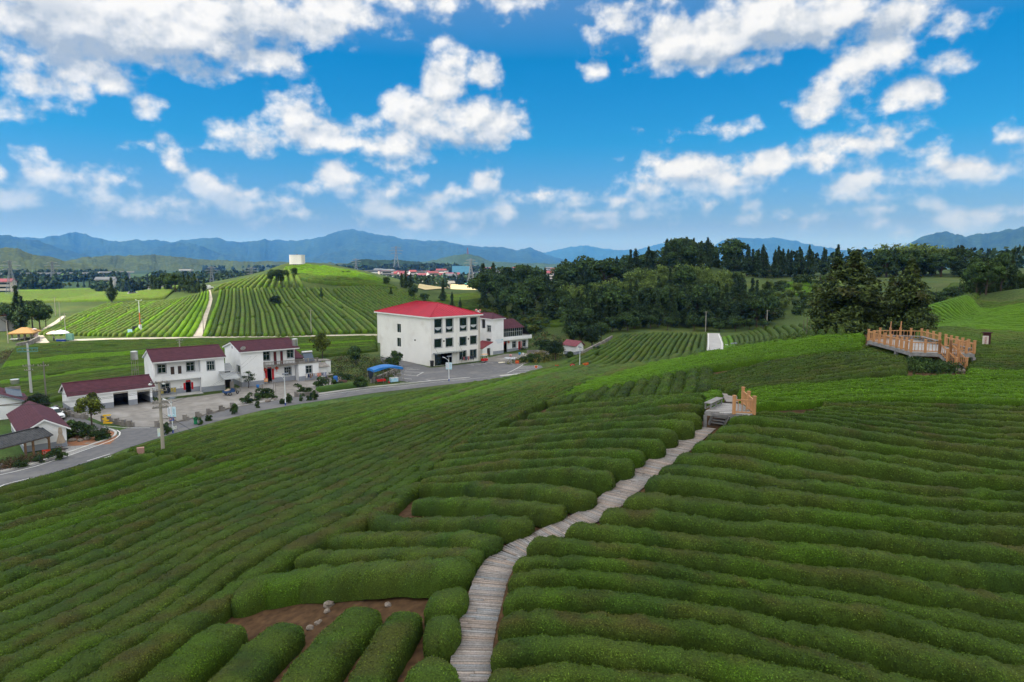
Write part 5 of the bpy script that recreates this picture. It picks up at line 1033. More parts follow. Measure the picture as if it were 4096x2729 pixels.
# ---------------------------------------------------------------- houses cut by the left edge
h5 = House('house', 24, 452.6, 41, 'low white house with maroon roof beside the village road', 'house')
w5 = 5.6; L5 = 15.0; H5 = zat(h5.O + h5.X * 5.0, 425.8); 
# gable end faces the camera side: ridge runs along local y
w5 = h5.u_at(66.6, 435)[0]
wall(h5, 'wall', 'f', w5, 0, H5, [], plinth=.8); wall(h5, 'wall', 'l', L5 - .48, 0, H5, [], u0=.24, plinth=.8); wall(h5, 'wall', 'r', L5 - .48, 0, H5, [], W=w5, u0=.24, plinth=.8); wall(h5, 'wall', 'b', w5, 0, H5, [], D=L5)
r5 = zat(h5.O + h5.X * w5 / 2, 418.6) - H5; b = MB(); b.extr([(0, 0, H5 + .002), (w5, 0, H5 + .002), (w5 / 2, 0, H5 + r5 - .08)], (0, .24, 0)); b.build('gable', M_WHITE, h5.root)
b = MB(); n = 12; sl = math.hypot(w5 / 2, r5)
for sgn in (-1, 1):
    for i in range(n):
        s0, s1 = (sl + .5) * i / n, (sl + .5) * (i + 1) / n + .03; pp = lambda s, u: (w5 / 2 + sgn * s * w5 / 2 / sl, H5 + r5 - s * r5 / sl + u); a, c = pp(s0, .03), pp(s1, .08)
        b.add([(a[0], -.4, a[1]), (a[0], L5, a[1]), (c[0], L5, c[1]), (c[0], -.4, c[1]), (a[0], -.4, a[1] - .08), (c[0], -.4, c[1] - .08), (c[0], L5, c[1] - .08)], [(0, 1, 2, 3), (0, 3, 5, 4), (3, 2, 6, 5)])
o5 = b.build('roof', M_TILE, h5.root); b = MB()
for sgn in (-1, 1): b.extr([(w5 / 2, -.42, H5 + r5 - .02), (w5 / 2 + sgn * (w5 / 2 + .48), -.42, H5 - r5 * .5 / sl - .0), (w5 / 2 + sgn * (w5 / 2 + .48), -.42, H5 - r5 * .5 / sl - .2), (w5 / 2, -.42, H5 + r5 - .24)], (0, .14, 0))
b.build('fascia', M_WHITE, o5)
# timber porch with grey tiles in front of its side
pr = House('porch', 24, 455.5, 41, 'timber porch with grey tiled roof at the left edge', 'porch'); pr.O = Vector((-60.1, 84.0, 0)); pr.root.location = pr.O; pr.root.rotation_euler = (0, 0, math.radians(-17))
b = MB(); n = 8
for i in range(n):
    t0, t1 = i / n, (i + 1) / n; A0, A1 = (-.95 + 1.95 * t0, 2.95 - .95 * t0 + .05), (-.95 + 1.95 * t1, 2.95 - .95 * t1)
    b.add([(A0[0], -9, A0[1]), (A0[0], 1.7, A0[1]), (A1[0], 1.7, A1[1] + .07), (A1[0], -9, A1[1] + .07), (A0[0], 1.7, A0[1] - .1), (A1[0], 1.7, A1[1] - .04), (A1[0], -9, A1[1] - .04)], [(0, 1, 2, 3), (1, 4, 5, 2), (3, 2, 5, 6)])
for k in range(36): y = -8.9 + k * .3; b.bar((-.95, y, 3.03), (1.02, y, 2.10), .08, .06)
b.build('roof', M_GTILE, pr.root)
b = MB(); b.bx(-1.05, -.85, -9, 1.7, 2.86, 3.12); b.build('ridge_cap', M_BLACK, pr.root)
for y in (1.2, -.9, -1.9): b = MB(); b.bx(.7, .9, y - .1, y + .1, -.2, 2.02); b.build('post', M_WOOD, pr.root)
b = MB(); b.bx(.72, .88, -9, 1.5, 1.86, 2.0); b.bar((.8, 1.2, 1.5), (-.8, 1.2, 2.6), .1); b.build('beam', M_WOOD, pr.root)
h4 = House('house', 28, 416.5, 41, 'white gabled house behind the low house at the left edge', 'house')
w4 = -7.5; H4 = zat(h4.O, 402); b = MB(); D4 = 9.0
b.extr([(0, 0, 0), (w4, 0, 0), (w4, 0, H4), (w4 / 2 - .4, 0, H4 + 1.9), (0, 0, H4)], (0, .24, 0)); b.bx(-.24, 0, .241, D4, 0, H4); b.build('wall', M_WHITE, h4.root)
b = MB(); b.bx(w4, .05, -.06, -.002, H4 - .12, H4 + .02); b.build('string_course', M_OLDC, h4.root)
b = MB(); m4 = w4 / 2 - .4
b.extr([(m4, -.4, H4 + 2.0), (.6, -.4, H4 - .15), (.6, D4, H4 - .15), (m4, D4, H4 + 2.0)], (0, 0, .12)); b.extr([(m4, -.4, H4 + 2.0), (w4 - .6, -.4, H4 - .1), (w4 - .6, D4, H4 - .1), (m4, D4, H4 + 2.0)], (0, 0, .12)); b.build('roof', M_TILE, h4.root)
b = MB(); b.bar((m4, -.42, H4 + 1.98), (.6, -.42, H4 - .18), .06, .22); b.bar((m4, -.42, H4 + 1.98), (w4 - .6, -.42, H4 - .15), .06, .22); b.build('fascia', M_FRAMEG, h4.root)
water_tank(gd(15.3, 386.5, h4.O.length * 1.02), .75, 1.5, "ribbed steel water tank on the house roof at the left edge")
# ---------------------------------------------------------------- hut by the car park, grey building and pavilion at the far left
hh = House('hut', 576.3, 354.6, 41, 'small white hut with maroon roof among the trees by the tea field', 'hut', z0=hz(*gp(576.3, 354.6)[0][:2]))
wh = max(2.2, hh.u_at(583.3, 348)[0]); dh = max(4.5, hh.u_at(566.5, 350, 'l')[0]); Hh_ = max(2.2, zat(hh.O, 350.6) - hh.z0)
wall(hh, 'wall', 'f', wh, -.3, Hh_, [], plinth=.8); wall(hh, 'wall', 'l', dh - .48, -.3, Hh_, [], u0=.24, plinth=.6); wall(hh, 'wall', 'b', wh, -.3, Hh_, [], D=dh); wall(hh, 'wall', 'r', dh - .48, -.3, Hh_, [], W=wh, u0=.24)
b = MB()
for i in range(8): x0, x1 = -.5 + (wh * .6 + .5) * i / 8, -.5 + (wh * .6 + .5) * (i + 1) / 8 + .03; z0_, z1_ = Hh_ - .1 + 1.2 * i / 8, Hh_ - .1 + 1.2 * (i + 1) / 8; b.extr([(x0, -.4, z0_ + .06), (x0, dh + .4, z0_ + .06), (x1, dh + .4, z1_), (x1, -.4, z1_)], (0, 0, -.1))
b.extr([(wh * .6, -.4, Hh_ + 1.1), (wh * .6, dh + .4, Hh_ + 1.1), (wh + .4, dh + .4, Hh_ - .05), (wh + .4, -.4, Hh_ - .05)], (0, 0, -.1)); b.build('roof', mat('pale_red_tile', (.24,.06,.08), (.18,.045,.06), 2, .6, .2, 9), hh.root)
b = MB(); b.extr([(0, 0, Hh_ + .002), (wh, 0, Hh_ + .002), (wh * .6, 0, Hh_ + 1.0)], (0, .24, 0)); b.build('gable', M_WHITE, hh.root)
hq = House('house', 14.5, 334, 41, 'grey rendered house with red roof cut by the left edge', 'house')
Hq = zat(hq.O, 315.5); b = MB(); b.bx(-14, 0, 0, .25, 0, Hq); b.bx(-.25, 0, .251, 8, 0, Hq); b.extr([(0, .001, Hq + .002), (0, 8, Hq + .002), (0, 4, Hq + 1.9)], (-.25, 0, 0)); b.build('wall', mat('grey_render', (.42,.41,.41), (.36,.35,.35), .6, .95), hq.root)
gable_roof(hq, 14, 8, Hq + .1, 2.0, .4, .3, x0=-14, m=mat('dull_red_tile', (.28,.05,.05), (.2,.04,.04), 1.5, .6, .2, 9))
pv = House('pavilion', 12.5, 342.5, 20, 'open pavilion with a tan thatch roof beside the grey house', 'pavilion')
wp = pv.u_at(31, 342)[0]; zp = zat(pv.O, 333.2); dp = 6.5; b = MB(); tp = zat(pv.O + pv.X * wp * .42 + pv.Y * dp * .5, 327.3)
V5 = [(-1, -1, zp), (wp + 1, -1, zp), (wp + 1, dp + 1, zp), (-1, dp + 1, zp), (wp * .35, dp / 2, tp), (wp * .65, dp / 2, tp)]
b.add(V5 + [(x, y, z - .3) for x, y, z in V5[:4]], [(0, 1, 5, 4), (1, 2, 5), (2, 3, 4, 5), (3, 0, 4), (0, 6, 7, 1), (1, 7, 8, 2), (2, 8, 9, 3), (3, 9, 6, 0)]); b.build('roof', mat('tan_thatch', (.42,.24,.09), (.36,.20,.07), 2.5, .9, .4, 10, stretch=(1, 1, .3)), pv.root)
for x in (0, wp * .33, wp * .66, wp): b = MB(); b.bx(x - .15, x + .15, -.15, .15, 0, zp - .31); b.build('post', M_OLDC, pv.root); b = MB(); b.bx(x - .15, x + .15, dp - .15, dp + .15, 0, zp - .31); b.build('post', M_OLDC, pv.root)
# pale tank on stilts on the hilltop
tk = empty('hilltop_tank', g1(297.5, 266.5), 0, 'pale boxy steel tank on dark stilts at the top of the hill', 'tank'); dtk = tk.location.length; sc = dtk / FPX
wT, hT, z0T = 12.6 * sc, 7.9 * sc, 2.6 * sc; b = MB(); n = 12; cs = []
for i in range(24): a = 2 * math.pi * i / 24; cs.append((wT / 2 * np.sign(math.cos(a)) * abs(math.cos(a)) ** .22, wT / 2 * .8 * np.sign(math.sin(a)) * abs(math.sin(a)) ** .22))
b.prism(cs, z0T, z0T + hT); b.prism([(x * 1.02, y * 1.02) for x, y in cs], z0T + hT, z0T + hT + .25); b.prism([(x * 1.02, y * 1.02) for x, y in cs], z0T - .25, z0T); b.build('drum', mat('pale_tank', (.72,.70,.67), (.64,.62,.59), .4, .7, stretch=(1, 1, .15)), tk)
b = MB(); b.lathe([(.3, 0), (.3, .4), (0, .45)], (0, 0, z0T + hT + .25), 8); b.build('cap', M_BLACK, tk)
for x in (-.22, -.05, .12, .25):
    for y in (-.2, .2): b = MB(); b.bx(wT * x - .3, wT * x + .3, wT * y - .3, wT * y + .3, -1.5, z0T - .26); b.build('leg', M_BLACK, tk)
# ================================================================== trees and shrubs
M_LEAF = mat_attr('tree_foliage', .7, 1.2, .7, 1.35, .15, 3, .18); M_BARK = mat('bark', (.085,.06,.042), (.05,.037,.028), 3, .9, .4, 10, stretch=(1, 1, .25))
def leaf_cloud(C, Nn, size, tone, droop=.3, asp=.55, seed=0):
    """many leaf sprays at points C facing roughly Nn"""
    r = np.random.default_rng(seed); N = len(C); s = size * r.uniform(.6, 1.4, N)
    d = r.normal(size=(N, 3)); d -= Nn * (d * Nn).sum(1)[:, None] * .6; d[:, 2] -= droop; d /= np.linalg.norm(d, axis=1)[:, None]
    b = np.cross(d, Nn + r.normal(0, .5, (N, 3))); b /= np.linalg.norm(b, axis=1)[:, None] + 1e-9
    d *= s[:, None]; b *= (s * asp)[:, None]; n = np.cross(b, d); n /= np.linalg.norm(n, axis=1)[:, None] + 1e-9
    V = np.stack([C - d * .55, C + b * .5 + n * (s * .12)[:, None], C + d * .6, C - b * .5 + n * (s * .12)[:, None]], 1).reshape(-1, 3)
    return V, np.arange(N * 4).reshape(-1, 4), np.repeat(tone * r.lognormal(-.05, .35, N)[:, None], 4, 0)
def conifer_mesh(hgt, rad, n, size, seed, base=.10, col=(.020,.040,.014), tip=(.055,.085,.028), brown=.06):
    r = np.random.default_rng(seed); C = []; Nn = []; T = []
    nw = int(hgt / .55); zz = base * hgt
    per = n // (nw * 6) + 1; col = np.array(col); tip = np.array(tip)
    lean = r.normal(0, .012, 2)
    for w in range(nw):
        t = (w + r.random()) / nw; z = hgt * (base + (1 - base) * t)
        prof = rad * 1.12 * (1 - t) ** .82 * (.85 + .35 * math.sin(t * 9 + seed)) * min(1, .5 + t * 3.5)
        for k in range(6):
            a = r.uniform(0, 2 * math.pi); L = max(.2, prof * r.uniform(.62, 1.18)); m = max(2, int(per * (.35 + 1.4 * L / rad))); u = r.random(m) ** .6
            br = r.random() < brown; spread = .16 * L + .12
            x = L * u * math.cos(a) + r.normal(0, spread, m); y = L * u * math.sin(a) + r.normal(0, spread, m); zc = z - u * L * .22 + (u ** 2) * L * .12 + r.normal(0, .30, m)
            C.append(np.stack([x + lean[0] * z, y + lean[1] * z, zc], 1)); nn = np.stack([np.cos(np.full(m, a)) * .6, np.sin(np.full(m, a)) * .6, np.full(m, .75)], 1); Nn.append(nn / np.linalg.norm(nn, axis=1)[:, None])
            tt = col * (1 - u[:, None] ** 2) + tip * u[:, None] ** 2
            if br: tt = tt * .5 + np.array((.06,.04,.02)) * .5
            T.append(tt * r.uniform(.75, 1.3))
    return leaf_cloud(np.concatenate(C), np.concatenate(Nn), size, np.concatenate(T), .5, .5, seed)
def broad_mesh(hgt, rad, n, size, seed, col=(.030,.058,.016), tip=(.065,.11,.028), nb=16, low=.28, flat=.8):
    r = np.random.default_rng(seed); C = []; Nn = []; T = []; col = np.array(col); tip = np.array(tip); cz = hgt * (low + (1 - low) / 2); hz_ = hgt * (1 - low) / 2
    for k in range(nb):
        v = r.normal(size=3); v /= np.linalg.norm(v); q = r.uniform(.35, .78); c = np.array([v[0] * rad * q, v[1] * rad * q, cz + v[2] * hz_ * q]); br = rad * r.uniform(.30, .50); m = n // nb
        d = r.normal(size=(m, 3)); d /= np.linalg.norm(d, axis=1)[:, None]; d[:, 2] = np.where(d[:, 2] < -.5, -d[:, 2], d[:, 2]); rr = br * r.uniform(.55, 1.08, m) ** .7
        C.append(c + d * rr[:, None] * np.array([1, 1, flat])); Nn.append(d); T.append((col * .6 + tip * .4 * r.uniform(.5, 1.5)) * (.75 + .5 * r.random()) * np.ones((m, 3)))
    return leaf_cloud(np.concatenate(C), np.concatenate(Nn), size, np.concatenate(T), .15, .6, seed)
def bamboo_mesh(hgt, rad, n, size, seed, col=(.075,.115,.022), tip=(.14,.20,.045)):
    r = np.random.default_rng(seed); C = []; Nn = []; T = []; col = np.array(col); tip = np.array(tip); k = 9
    for i in range(k):
        a = r.uniform(0, 6.28); q = rad * .5 * r.random(); arch = rad * r.uniform(.3, .8); h = hgt * r.uniform(.7, 1); m = n // k; t = r.uniform(.25, 1, m) ** .8
        x = (q + arch * t ** 2.5) * math.cos(a); y = (q + arch * t ** 2.5) * math.sin(a); z = h * (t - .12 * t ** 4); sp = rad * .22 * (1.15 - t * .7)
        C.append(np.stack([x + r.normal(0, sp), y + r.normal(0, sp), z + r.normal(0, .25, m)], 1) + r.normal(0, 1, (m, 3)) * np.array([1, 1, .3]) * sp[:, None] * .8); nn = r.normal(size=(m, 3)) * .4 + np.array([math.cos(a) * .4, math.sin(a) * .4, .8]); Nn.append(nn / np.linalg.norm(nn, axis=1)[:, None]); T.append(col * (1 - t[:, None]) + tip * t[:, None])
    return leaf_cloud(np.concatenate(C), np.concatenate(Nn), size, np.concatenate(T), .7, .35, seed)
def trunk_mb(hgt, r0, limbs=0, rad=1, seed=0):
    r = random.Random(seed); b = MB(); b.tube([(0, 0, -.4), (0, 0, hgt * .1), (r.uniform(-.02, .02) * hgt, r.uniform(-.02, .02) * hgt, hgt * .5), (0, 0, hgt * .93)], [r0 * 1.25, r0, r0 * .65, r0 * .12], 7)
    for i in range(limbs):
        a = r.uniform(0, 6.28); z = hgt * r.uniform(.22, .5); b.tube([(0, 0, z), (rad * .35 * math.cos(a), rad * .35 * math.sin(a), z + hgt * .12), (rad * .7 * math.cos(a), rad * .7 * math.sin(a), z + hgt * .3)], [r0 * .5, r0 * .3, r0 * .08], 5)
    return b
TREES = {}
def proto(kind, hgt, rad, mesh, r0, limbs, name, seed):
    """one tree of each kind, kept as the first of its copies"""
    TREES.setdefault(kind, []).append(dict(h=hgt, mesh=mesh, r0=r0, limbs=limbs, rad=rad, name=name, seed=seed, used=None))
for i in range(3): proto('conifer_near', 12, 2.9, conifer_mesh(12, 3.3, 15000, .40, 40 + i, .03, (.030,.054,.014), (.085,.118,.030), .10), .22, 0, 'conifer_tree', i)
for i in range(5): proto('conifer', 14, 2.6, conifer_mesh(14, 2.15 + .25 * (i % 3), 3600, .55, 60 + i, .10 + .03 * (i % 2), (.020,.042,.014), (.050,.085,.026), .04), .2, 0, 'conifer_tree', 10 + i)
for i in range(3): proto('slim', 10, 1.6, conifer_mesh(10, 1.7, 1500, .6, 80 + i, .05, (.022,.045,.014), (.052,.085,.026), .02), .16, 0, 'conifer_tree', 20 + i)
for i in range(4): proto('broad', 8, 3.6, broad_mesh(8, 3.6, 2600, .50, 100 + i, (.030,.060,.016), (.065,.11,.028)), .2, 5, 'broadleaf_tree', 30 + i)
for i in range(2): proto('pale', 7, 2.8, broad_mesh(7, 2.8, 2600, .42, 110 + i, (.06,.085,.014), (.14,.17,.02), 14), .16, 5, 'broadleaf_tree', 40 + i)
for i in range(4): proto('bamboo', 9, 3.0, bamboo_mesh(9, 3.2, 1900, .62, 120 + i), .07, 4, 'bamboo_clump', 50 + i)
for i in range(3): proto('shrub', 2, 1.3, broad_mesh(2, 1.25, 1300, .22, 130 + i, (.030,.058,.016), (.06,.105,.024), 10, -.35), .06, 2, 'shrub', 60 + i)
for i in range(2): proto('round', 6, 3.6, broad_mesh(6, 3.4, 5200, .34, 140 + i, (.014,.032,.012), (.03,.052,.018), 26, .22, .75), .24, 6, 'broadleaf_tree', 70 + i)
TN = [0]
def tree(kind, loc, hgt, label, group, cat='tree', wide=1.0, name=None):
    p = TREES[kind][TN[0] % len(TREES[kind])]; TN[0] += 1; s = hgt / p['h']; rot = random.uniform(0, 6.28); sc = (s * wide * random.uniform(.9, 1.1), s * wide * random.uniform(.9, 1.1), s)
    if p['used'] is None:
        root = empty(name or p['name'], loc, rot, label, cat, group); V, Q, T = p['mesh']
        trunk_mb(p['h'], p['r0'], p['limbs'], p['rad'], p['seed']).build('trunk', M_BARK, root); link(mesh_np('crown', V, Q, M_LEAF, T), root); root.scale = sc; p['used'] = root; p['mesh'] = None; return root
    t = dup(p['used'], loc, rot, sc, label, group); t['category'] = cat
    if name: t.name = name
    return t
def on(px, py): return g1(px, py)
def scatter(poly, n, seed, mind):
    """points on the ground inside a pixel polygon, spaced apart"""
    Pp = gp([p[0] for p in poly], [p[1] for p in poly])[:, :2]; r = random.Random(seed); lo, hi = Pp.min(0), Pp.max(0); out = []; tries = 0
    while len(out) < n and tries < 6000:
        tries += 1; x, y = r.uniform(lo[0], hi[0]), r.uniform(lo[1], hi[1]); ins = False
        for i in range(len(Pp)):
            a, c = Pp[i], Pp[(i + 1) % len(Pp)]
            if (a[1] > y) != (c[1] > y) and x < (c[0] - a[0]) * (y - a[1]) / (c[1] - a[1]) + a[0]: ins = not ins
        if ins and all((x - q[0]) ** 2 + (y - q[1]) ** 2 > mind ** 2 for q in out): out.append((x, y))
    return [Vector((x, y, hz(x, y))) for x, y in out]
def wpoly(poly, n, seed, mind):
    r = random.Random(seed); out = []; tries = 0; A = np.array(poly); lo, hi = A.min(0), A.max(0)
    while len(out) < n and tries < 6000:
        tries += 1; x, y = r.uniform(lo[0], hi[0]), r.uniform(lo[1], hi[1]); ins = False
        for i in range(len(A)):
            a, c = A[i], A[(i + 1) % len(A)]
            if (a[1] > y) != (c[1] > y) and x < (c[0] - a[0]) * (y - a[1]) / (c[1] - a[1]) + a[0]: ins = not ins
        if ins and all((x - q[0]) ** 2 + (y - q[1]) ** 2 > mind ** 2 for q in out): out.append((x, y))
    return [Vector((x, y, hz(x, y))) for x, y in out]
def XY(px, D): return ((px - 512) / FPX * D, D)
# the big conifers behind the deck
for px, D, top, wd, lb in [(850,94,250,1.0,'tallest dark conifer behind the viewing deck'),(837,98,259,.95,'dark conifer at the outer edge of the clump, below the tallest one'),(869,96,273,.8,'conifer with a brownish flank in the middle of the clump behind the deck'),(908,92,257,.82,'pointed green conifer at the far end of the clump behind the deck'),(890,98,277,.75,'shorter conifer left of the pointed green one behind the deck'),(920,97,284,.7,'lowest conifer of the clump, beside the pointed green one'),(826,101,288,.8,'small conifer at the foot of the tallest one, facing the woods')]:
    x, y = XY(px, D); z = hz(x, y); tree('conifer_near', (x, y, z - .2), zat((x, y), top) - z, lb, 'conifers behind the viewing deck', wide=wd * 1.62)
# the dark wood between the valley and the ridge
def wood(kinds, pts, h0, h1, label, group, seed, wide=1.0):
    r = random.Random(seed)
    for p in pts: k = r.choice(kinds); tree(k, p - Vector((0, 0, .3)), r.uniform(h0, h1), label[k] if isinstance(label, dict) else label, group, wide=wide * r.uniform(.9, 1.2))
LBW = {'conifer': 'dark conifer of the wood behind the tea field and pale road', 'broad': 'dark broadleaf tree in the wood behind the tea field and pale road', 'slim': 'slender dark conifer of the wood behind the tea field', 'bamboo': 'light green feathery bamboo clump on the wooded slope'}
wood(['conifer','conifer','conifer','broad'], wpoly([XY(572,186),XY(640,197),XY(705,199),XY(765,190),XY(770,208),XY(700,222),XY(620,222),XY(566,210)], 84, 1, 3.0), 8, 12.5, LBW, 'trees of the dark wood', 2, 1.0)
wood(['broad'], wpoly([XY(570,184),XY(640,194),XY(765,187),XY(766,190),XY(640,198),XY(570,189)], 14, 11, 4), 3, 5.5, LBW, 'trees of the dark wood', 12, 1.1)
LBS = {'conifer': 'dark conifer poking out of the bamboo slope', 'broad': 'round dark tree among the bamboo of the slope', 'bamboo': 'light green feathery bamboo clump on the wooded slope'}
wood(['bamboo','bamboo','bamboo','conifer','broad'], wpoly([XY(560,222),XY(620,226),XY(690,232),XY(735,228),XY(740,262),XY(690,272),XY(620,280),XY(560,270)], 60, 3, 4.4), 5.5, 11.5, LBS, 'growth of the wooded slope', 4)
wood(['conifer','slim','broad'], wpoly([XY(478,262),XY(520,235),XY(560,218),XY(566,262),XY(540,310),XY(480,330)], 40, 5, 5.2), 8, 14, {'conifer':'dark conifer at the valley end of the wood, above the tower farmhouse','slim':'slender conifer at the valley end of the wood','broad':'dark broadleaf tree at the valley end of the wood'}, 'trees at the valley end of the wood', 6, 1.1)
wood(['conifer','broad'], wpoly([XY(560,300),XY(620,290),XY(690,282),XY(735,282),XY(740,330),XY(650,345),XY(560,350)], 46, 7, 5.0), 10, 15, {'conifer':'dark conifer crowning the wooded ridge','broad':'dark round broadleaf tree on the wooded ridge'}, 'trees on the wooded ridge', 8, 1.15)
for px, D, top in [(690,290,245),(699,300,243),(680,295,250),(708,296,247),(717,300,254),(727,298,251),(737,300,256),(672,298,256),(746,300,254)]: x, y = XY(px, D); z = hz(x, y); tree('conifer', (x, y, z - .3), min(19, zat((x, y), top) - z + .5), 'tall dark conifer standing up on the crest of the wooded ridge', 'trees on the wooded ridge')
wood(['conifer'], wpoly([XY(745,291),XY(790,300),XY(840,302),XY(842,318),XY(790,318),XY(745,310)], 30, 9, 4.2), 10.5, 14, 'dark conifer of the belt behind the terraced clearing', 'conifer belt behind the clearing', 10, 1.0)
wood(['conifer','broad'], wpoly([XY(872,255),XY(915,262),XY(962,250),XY(965,280),XY(910,290),XY(870,285)], 24, 13, 4.5), 8, 12.5, {'conifer':'dark conifer of the far belt between the deck trees and the right hills','broad':'dark broadleaf of the far belt behind the deck trees'}, 'trees of the far belt', 14, 1.1)
wood(['bamboo'], wpoly([XY(882,268),XY(935,268),XY(935,284),XY(882,284)], 9, 15, 4.5), 12, 15, 'tall pale bamboo clump rising out of the far belt', 'bamboo of the far belt', 16, 1.2)
for px, D, top in [(960,255,254)]: x, y = XY(px, D); z = hz(x, y); tree('slim', (x, y, z), zat((x, y), top) - z, 'lone pointed conifer right of the far belt', None, wide=1.4)
wood(['broad','conifer'], wpoly([XY(972,120),XY(1045,118),XY(1060,140),XY(975,142)], 26, 17, 3.0), 5, 8, 'dark tree of the grove above the green slope at the right edge', 'grove at the right edge', 18, .8)
wood(['shrub'], wpoly([XY(925,168),XY(955,172),XY(990,175),XY(985,185),XY(930,180)], 12, 19, 3.0), 2, 3.4, 'dark bush on the ridge line above the right terraces', 'bushes on the right ridge line', 20, 1.4)
wood(['shrub','bamboo'], wpoly([XY(760,205),XY(800,210),XY(840,212),XY(845,250),XY(800,258),XY(760,250)], 36, 21, 4.5), 2.5, 5, {'shrub': 'green bush on the rough slope under the terraced clearing', 'bamboo': 'young feathery bamboo on the rough slope'}, 'growth on the rough slope', 22, 1.5)
wood(['shrub'], wpoly([XY(655,272),XY(735,262),XY(745,285),XY(660,286)], 24, 23, 4), 2, 3.5, 'low green bush on the rough slope below the ridge wood', 'growth on the rough slope', 24, 1.5)
wood(['shrub','pale'], wpoly([XY(500,200),XY(535,206),XY(545,222),XY(498,228)], 14, 25, 4), 2.5, 4.5, {'shrub':'green bush behind the tower farmhouse','pale':'yellow green bushy tree behind the tower farmhouse'}, 'growth behind the tower farmhouse', 26, 1.3)
wood(['pale','shrub'], wpoly([XY(484,270),XY(530,235),XY(536,222),XY(495,225),XY(478,255)], 22, 27, 3.5), 3, 5, {'pale':'sunny yellow green tree on the slope above the tower farmhouse','shrub':'green bush on the slope above the tower farmhouse'}, 'growth above the tower farmhouse', 28, 1.2)
tree('slim', on(733, 296), 8, 'small pointed conifer alone in the rough slope', None, wide=1.3); tree('slim', on(752, 306), 9, 'dead topped slim conifer beside the terraced clearing', None, wide=1.2)
# trees in and around the valley
for px, py, h, k, lb, w in [(18,331,15,'conifer','tall conifer beside the grey house',1.1),(23,333,12,'conifer','shorter conifer next to the tall one by the grey house',1.1),(33,331,10,'broad','broadleaf tree between the conifer and the lane by the grey house',1.0),(40,329,9,'broad','dark broadleaf tree by the lane wall',.9),(8,331,9,'broad','broadleaf tree behind the grey house',1.0),(46,327,7,'broad','yellowish low tree at the end of the tree group by the lane',.9),
  (112,303,11.5,'conifer','lone dark conifer standing on the sunlit tea rise',1.25),(281,287,8.5,'broad','dark broadleaf tree on the shoulder of the tea hill',1.0),(272,284,6.5,'broad','broadleaf tree behind the one on the hill shoulder',.9),(294,277.5,5,'broad','small dark tree under the hilltop tank',.9),(276,306,4.2,'round','round dark bush alone among the hill tea rows',1.0),(321.5,298.6,4.6,'slim','small pointed conifer alone in the shaded hill rows',1.2),
  (406,288,8.5,'slim','tallest of the conifer trio on the hill end',1.1),(411,288,7,'slim','conifer of the hill end trio, the right one',1.1),(402,287,6.5,'slim','conifer of the hill end trio, the left one',1.1),(391,296,4.0,'slim','little conifer below the trio on the hill end',1.3),(414,302,7,'broad','green bushy tree on the lower hill end',.9),(387,287,5,'broad','bushy tree on the bare patch of the hill end',.9),
  (443,303,10,'conifer','dark conifer rising behind the red hall roof, the tallest',.95),(452,309,7,'conifer','dark conifer behind the red hall roof, the middle one',.95),(460,311,5.5,'conifer','dark conifer behind the red hall roof, the lowest',.95),(425,303,4.5,'broad','low bushy tree behind the red hall roof',1.1),
  (279,275.5,3.5,'shrub','small bush near the hill crest',1.5),(346,274.5,3.0,'shrub','lone bush on the far hilltop crest',1.5)]:
    tree(k, on(px, py), h, lb, None, wide=w)
for i, (px, py, h, k, w) in enumerate([(34,289,11,'conifer',1.3),(39,289,10,'conifer',1.3),(44,289,10,'broad',1.2),(50,289,10,'conifer',1.3),(55,289,10.5,'conifer',1.2),(20,287,11,'conifer',1.1),(64,289,6,'pale',.9),(70,288.5,6,'pale',.8),(78,288,7.5,'conifer',1.1),(84,288,7.5,'conifer',1.2),(90,288,8,'slim',1.2),(98,288,7.5,'slim',1.2),(103,288,6,'broad',.9),(2,289,8,'broad',1.2)]):
    tree(k, on(px, py), h, {'conifer':'dark conifer of the near belt behind the sunlit tea rise','broad':'round dark tree of the near belt behind the sunlit tea rise','pale':'pale green young tree in the near belt','slim':'slim conifer of the near belt behind the sunlit tea rise'}[k], 'near belt behind the tea rise', wide=w)
r = random.Random(5)
for px in range(112, 206, 4):
    f = (px - 112) / 94; tree(r.choice(['conifer','conifer','broad']), on(px + r.uniform(-1, 1), 289.5 + 3.5 * f + r.uniform(-.5, .5)), r.uniform(8.5, 12) * (1 - .25 * f), 'dark tree of the long row behind the tea slope and dirt track', 'long tree row behind the tea slope', wide=1.15)
for px, py, h, k, lb, w, g in [(92,426,5.0,'pale','round leafy tree at the road junction',1.05,None),(38,419,4.0,'round','dark leafy tree beside the parked white car',.8,None),(322.5,361,7.0,'pale','yellow green tree beside the annex roof',.95,None),(555.5,360,4.7,'round','dark round tree in front of the white hut',.92,None),(592,348,5.2,'round','dark round tree behind the hut, the nearer of two',.9,None),(601,343,6,'broad','grey green tree behind the hut, the taller of two',1.0,None),(356,366,4.5,'broad','wide dark bush tree in the kitchen garden',1.2,None),(395,367,4.2,'shrub','dark spiky shrub in front of the hall side wall',.75,None),
  (580,341,5,'broad','dark tree at the edge of the wood by the hut',1.1,None),(545,349,4,'shrub','bush at the end of the worn yard',1.1,None)]:
    tree(k, on(px, py), h, lb, g, wide=w)
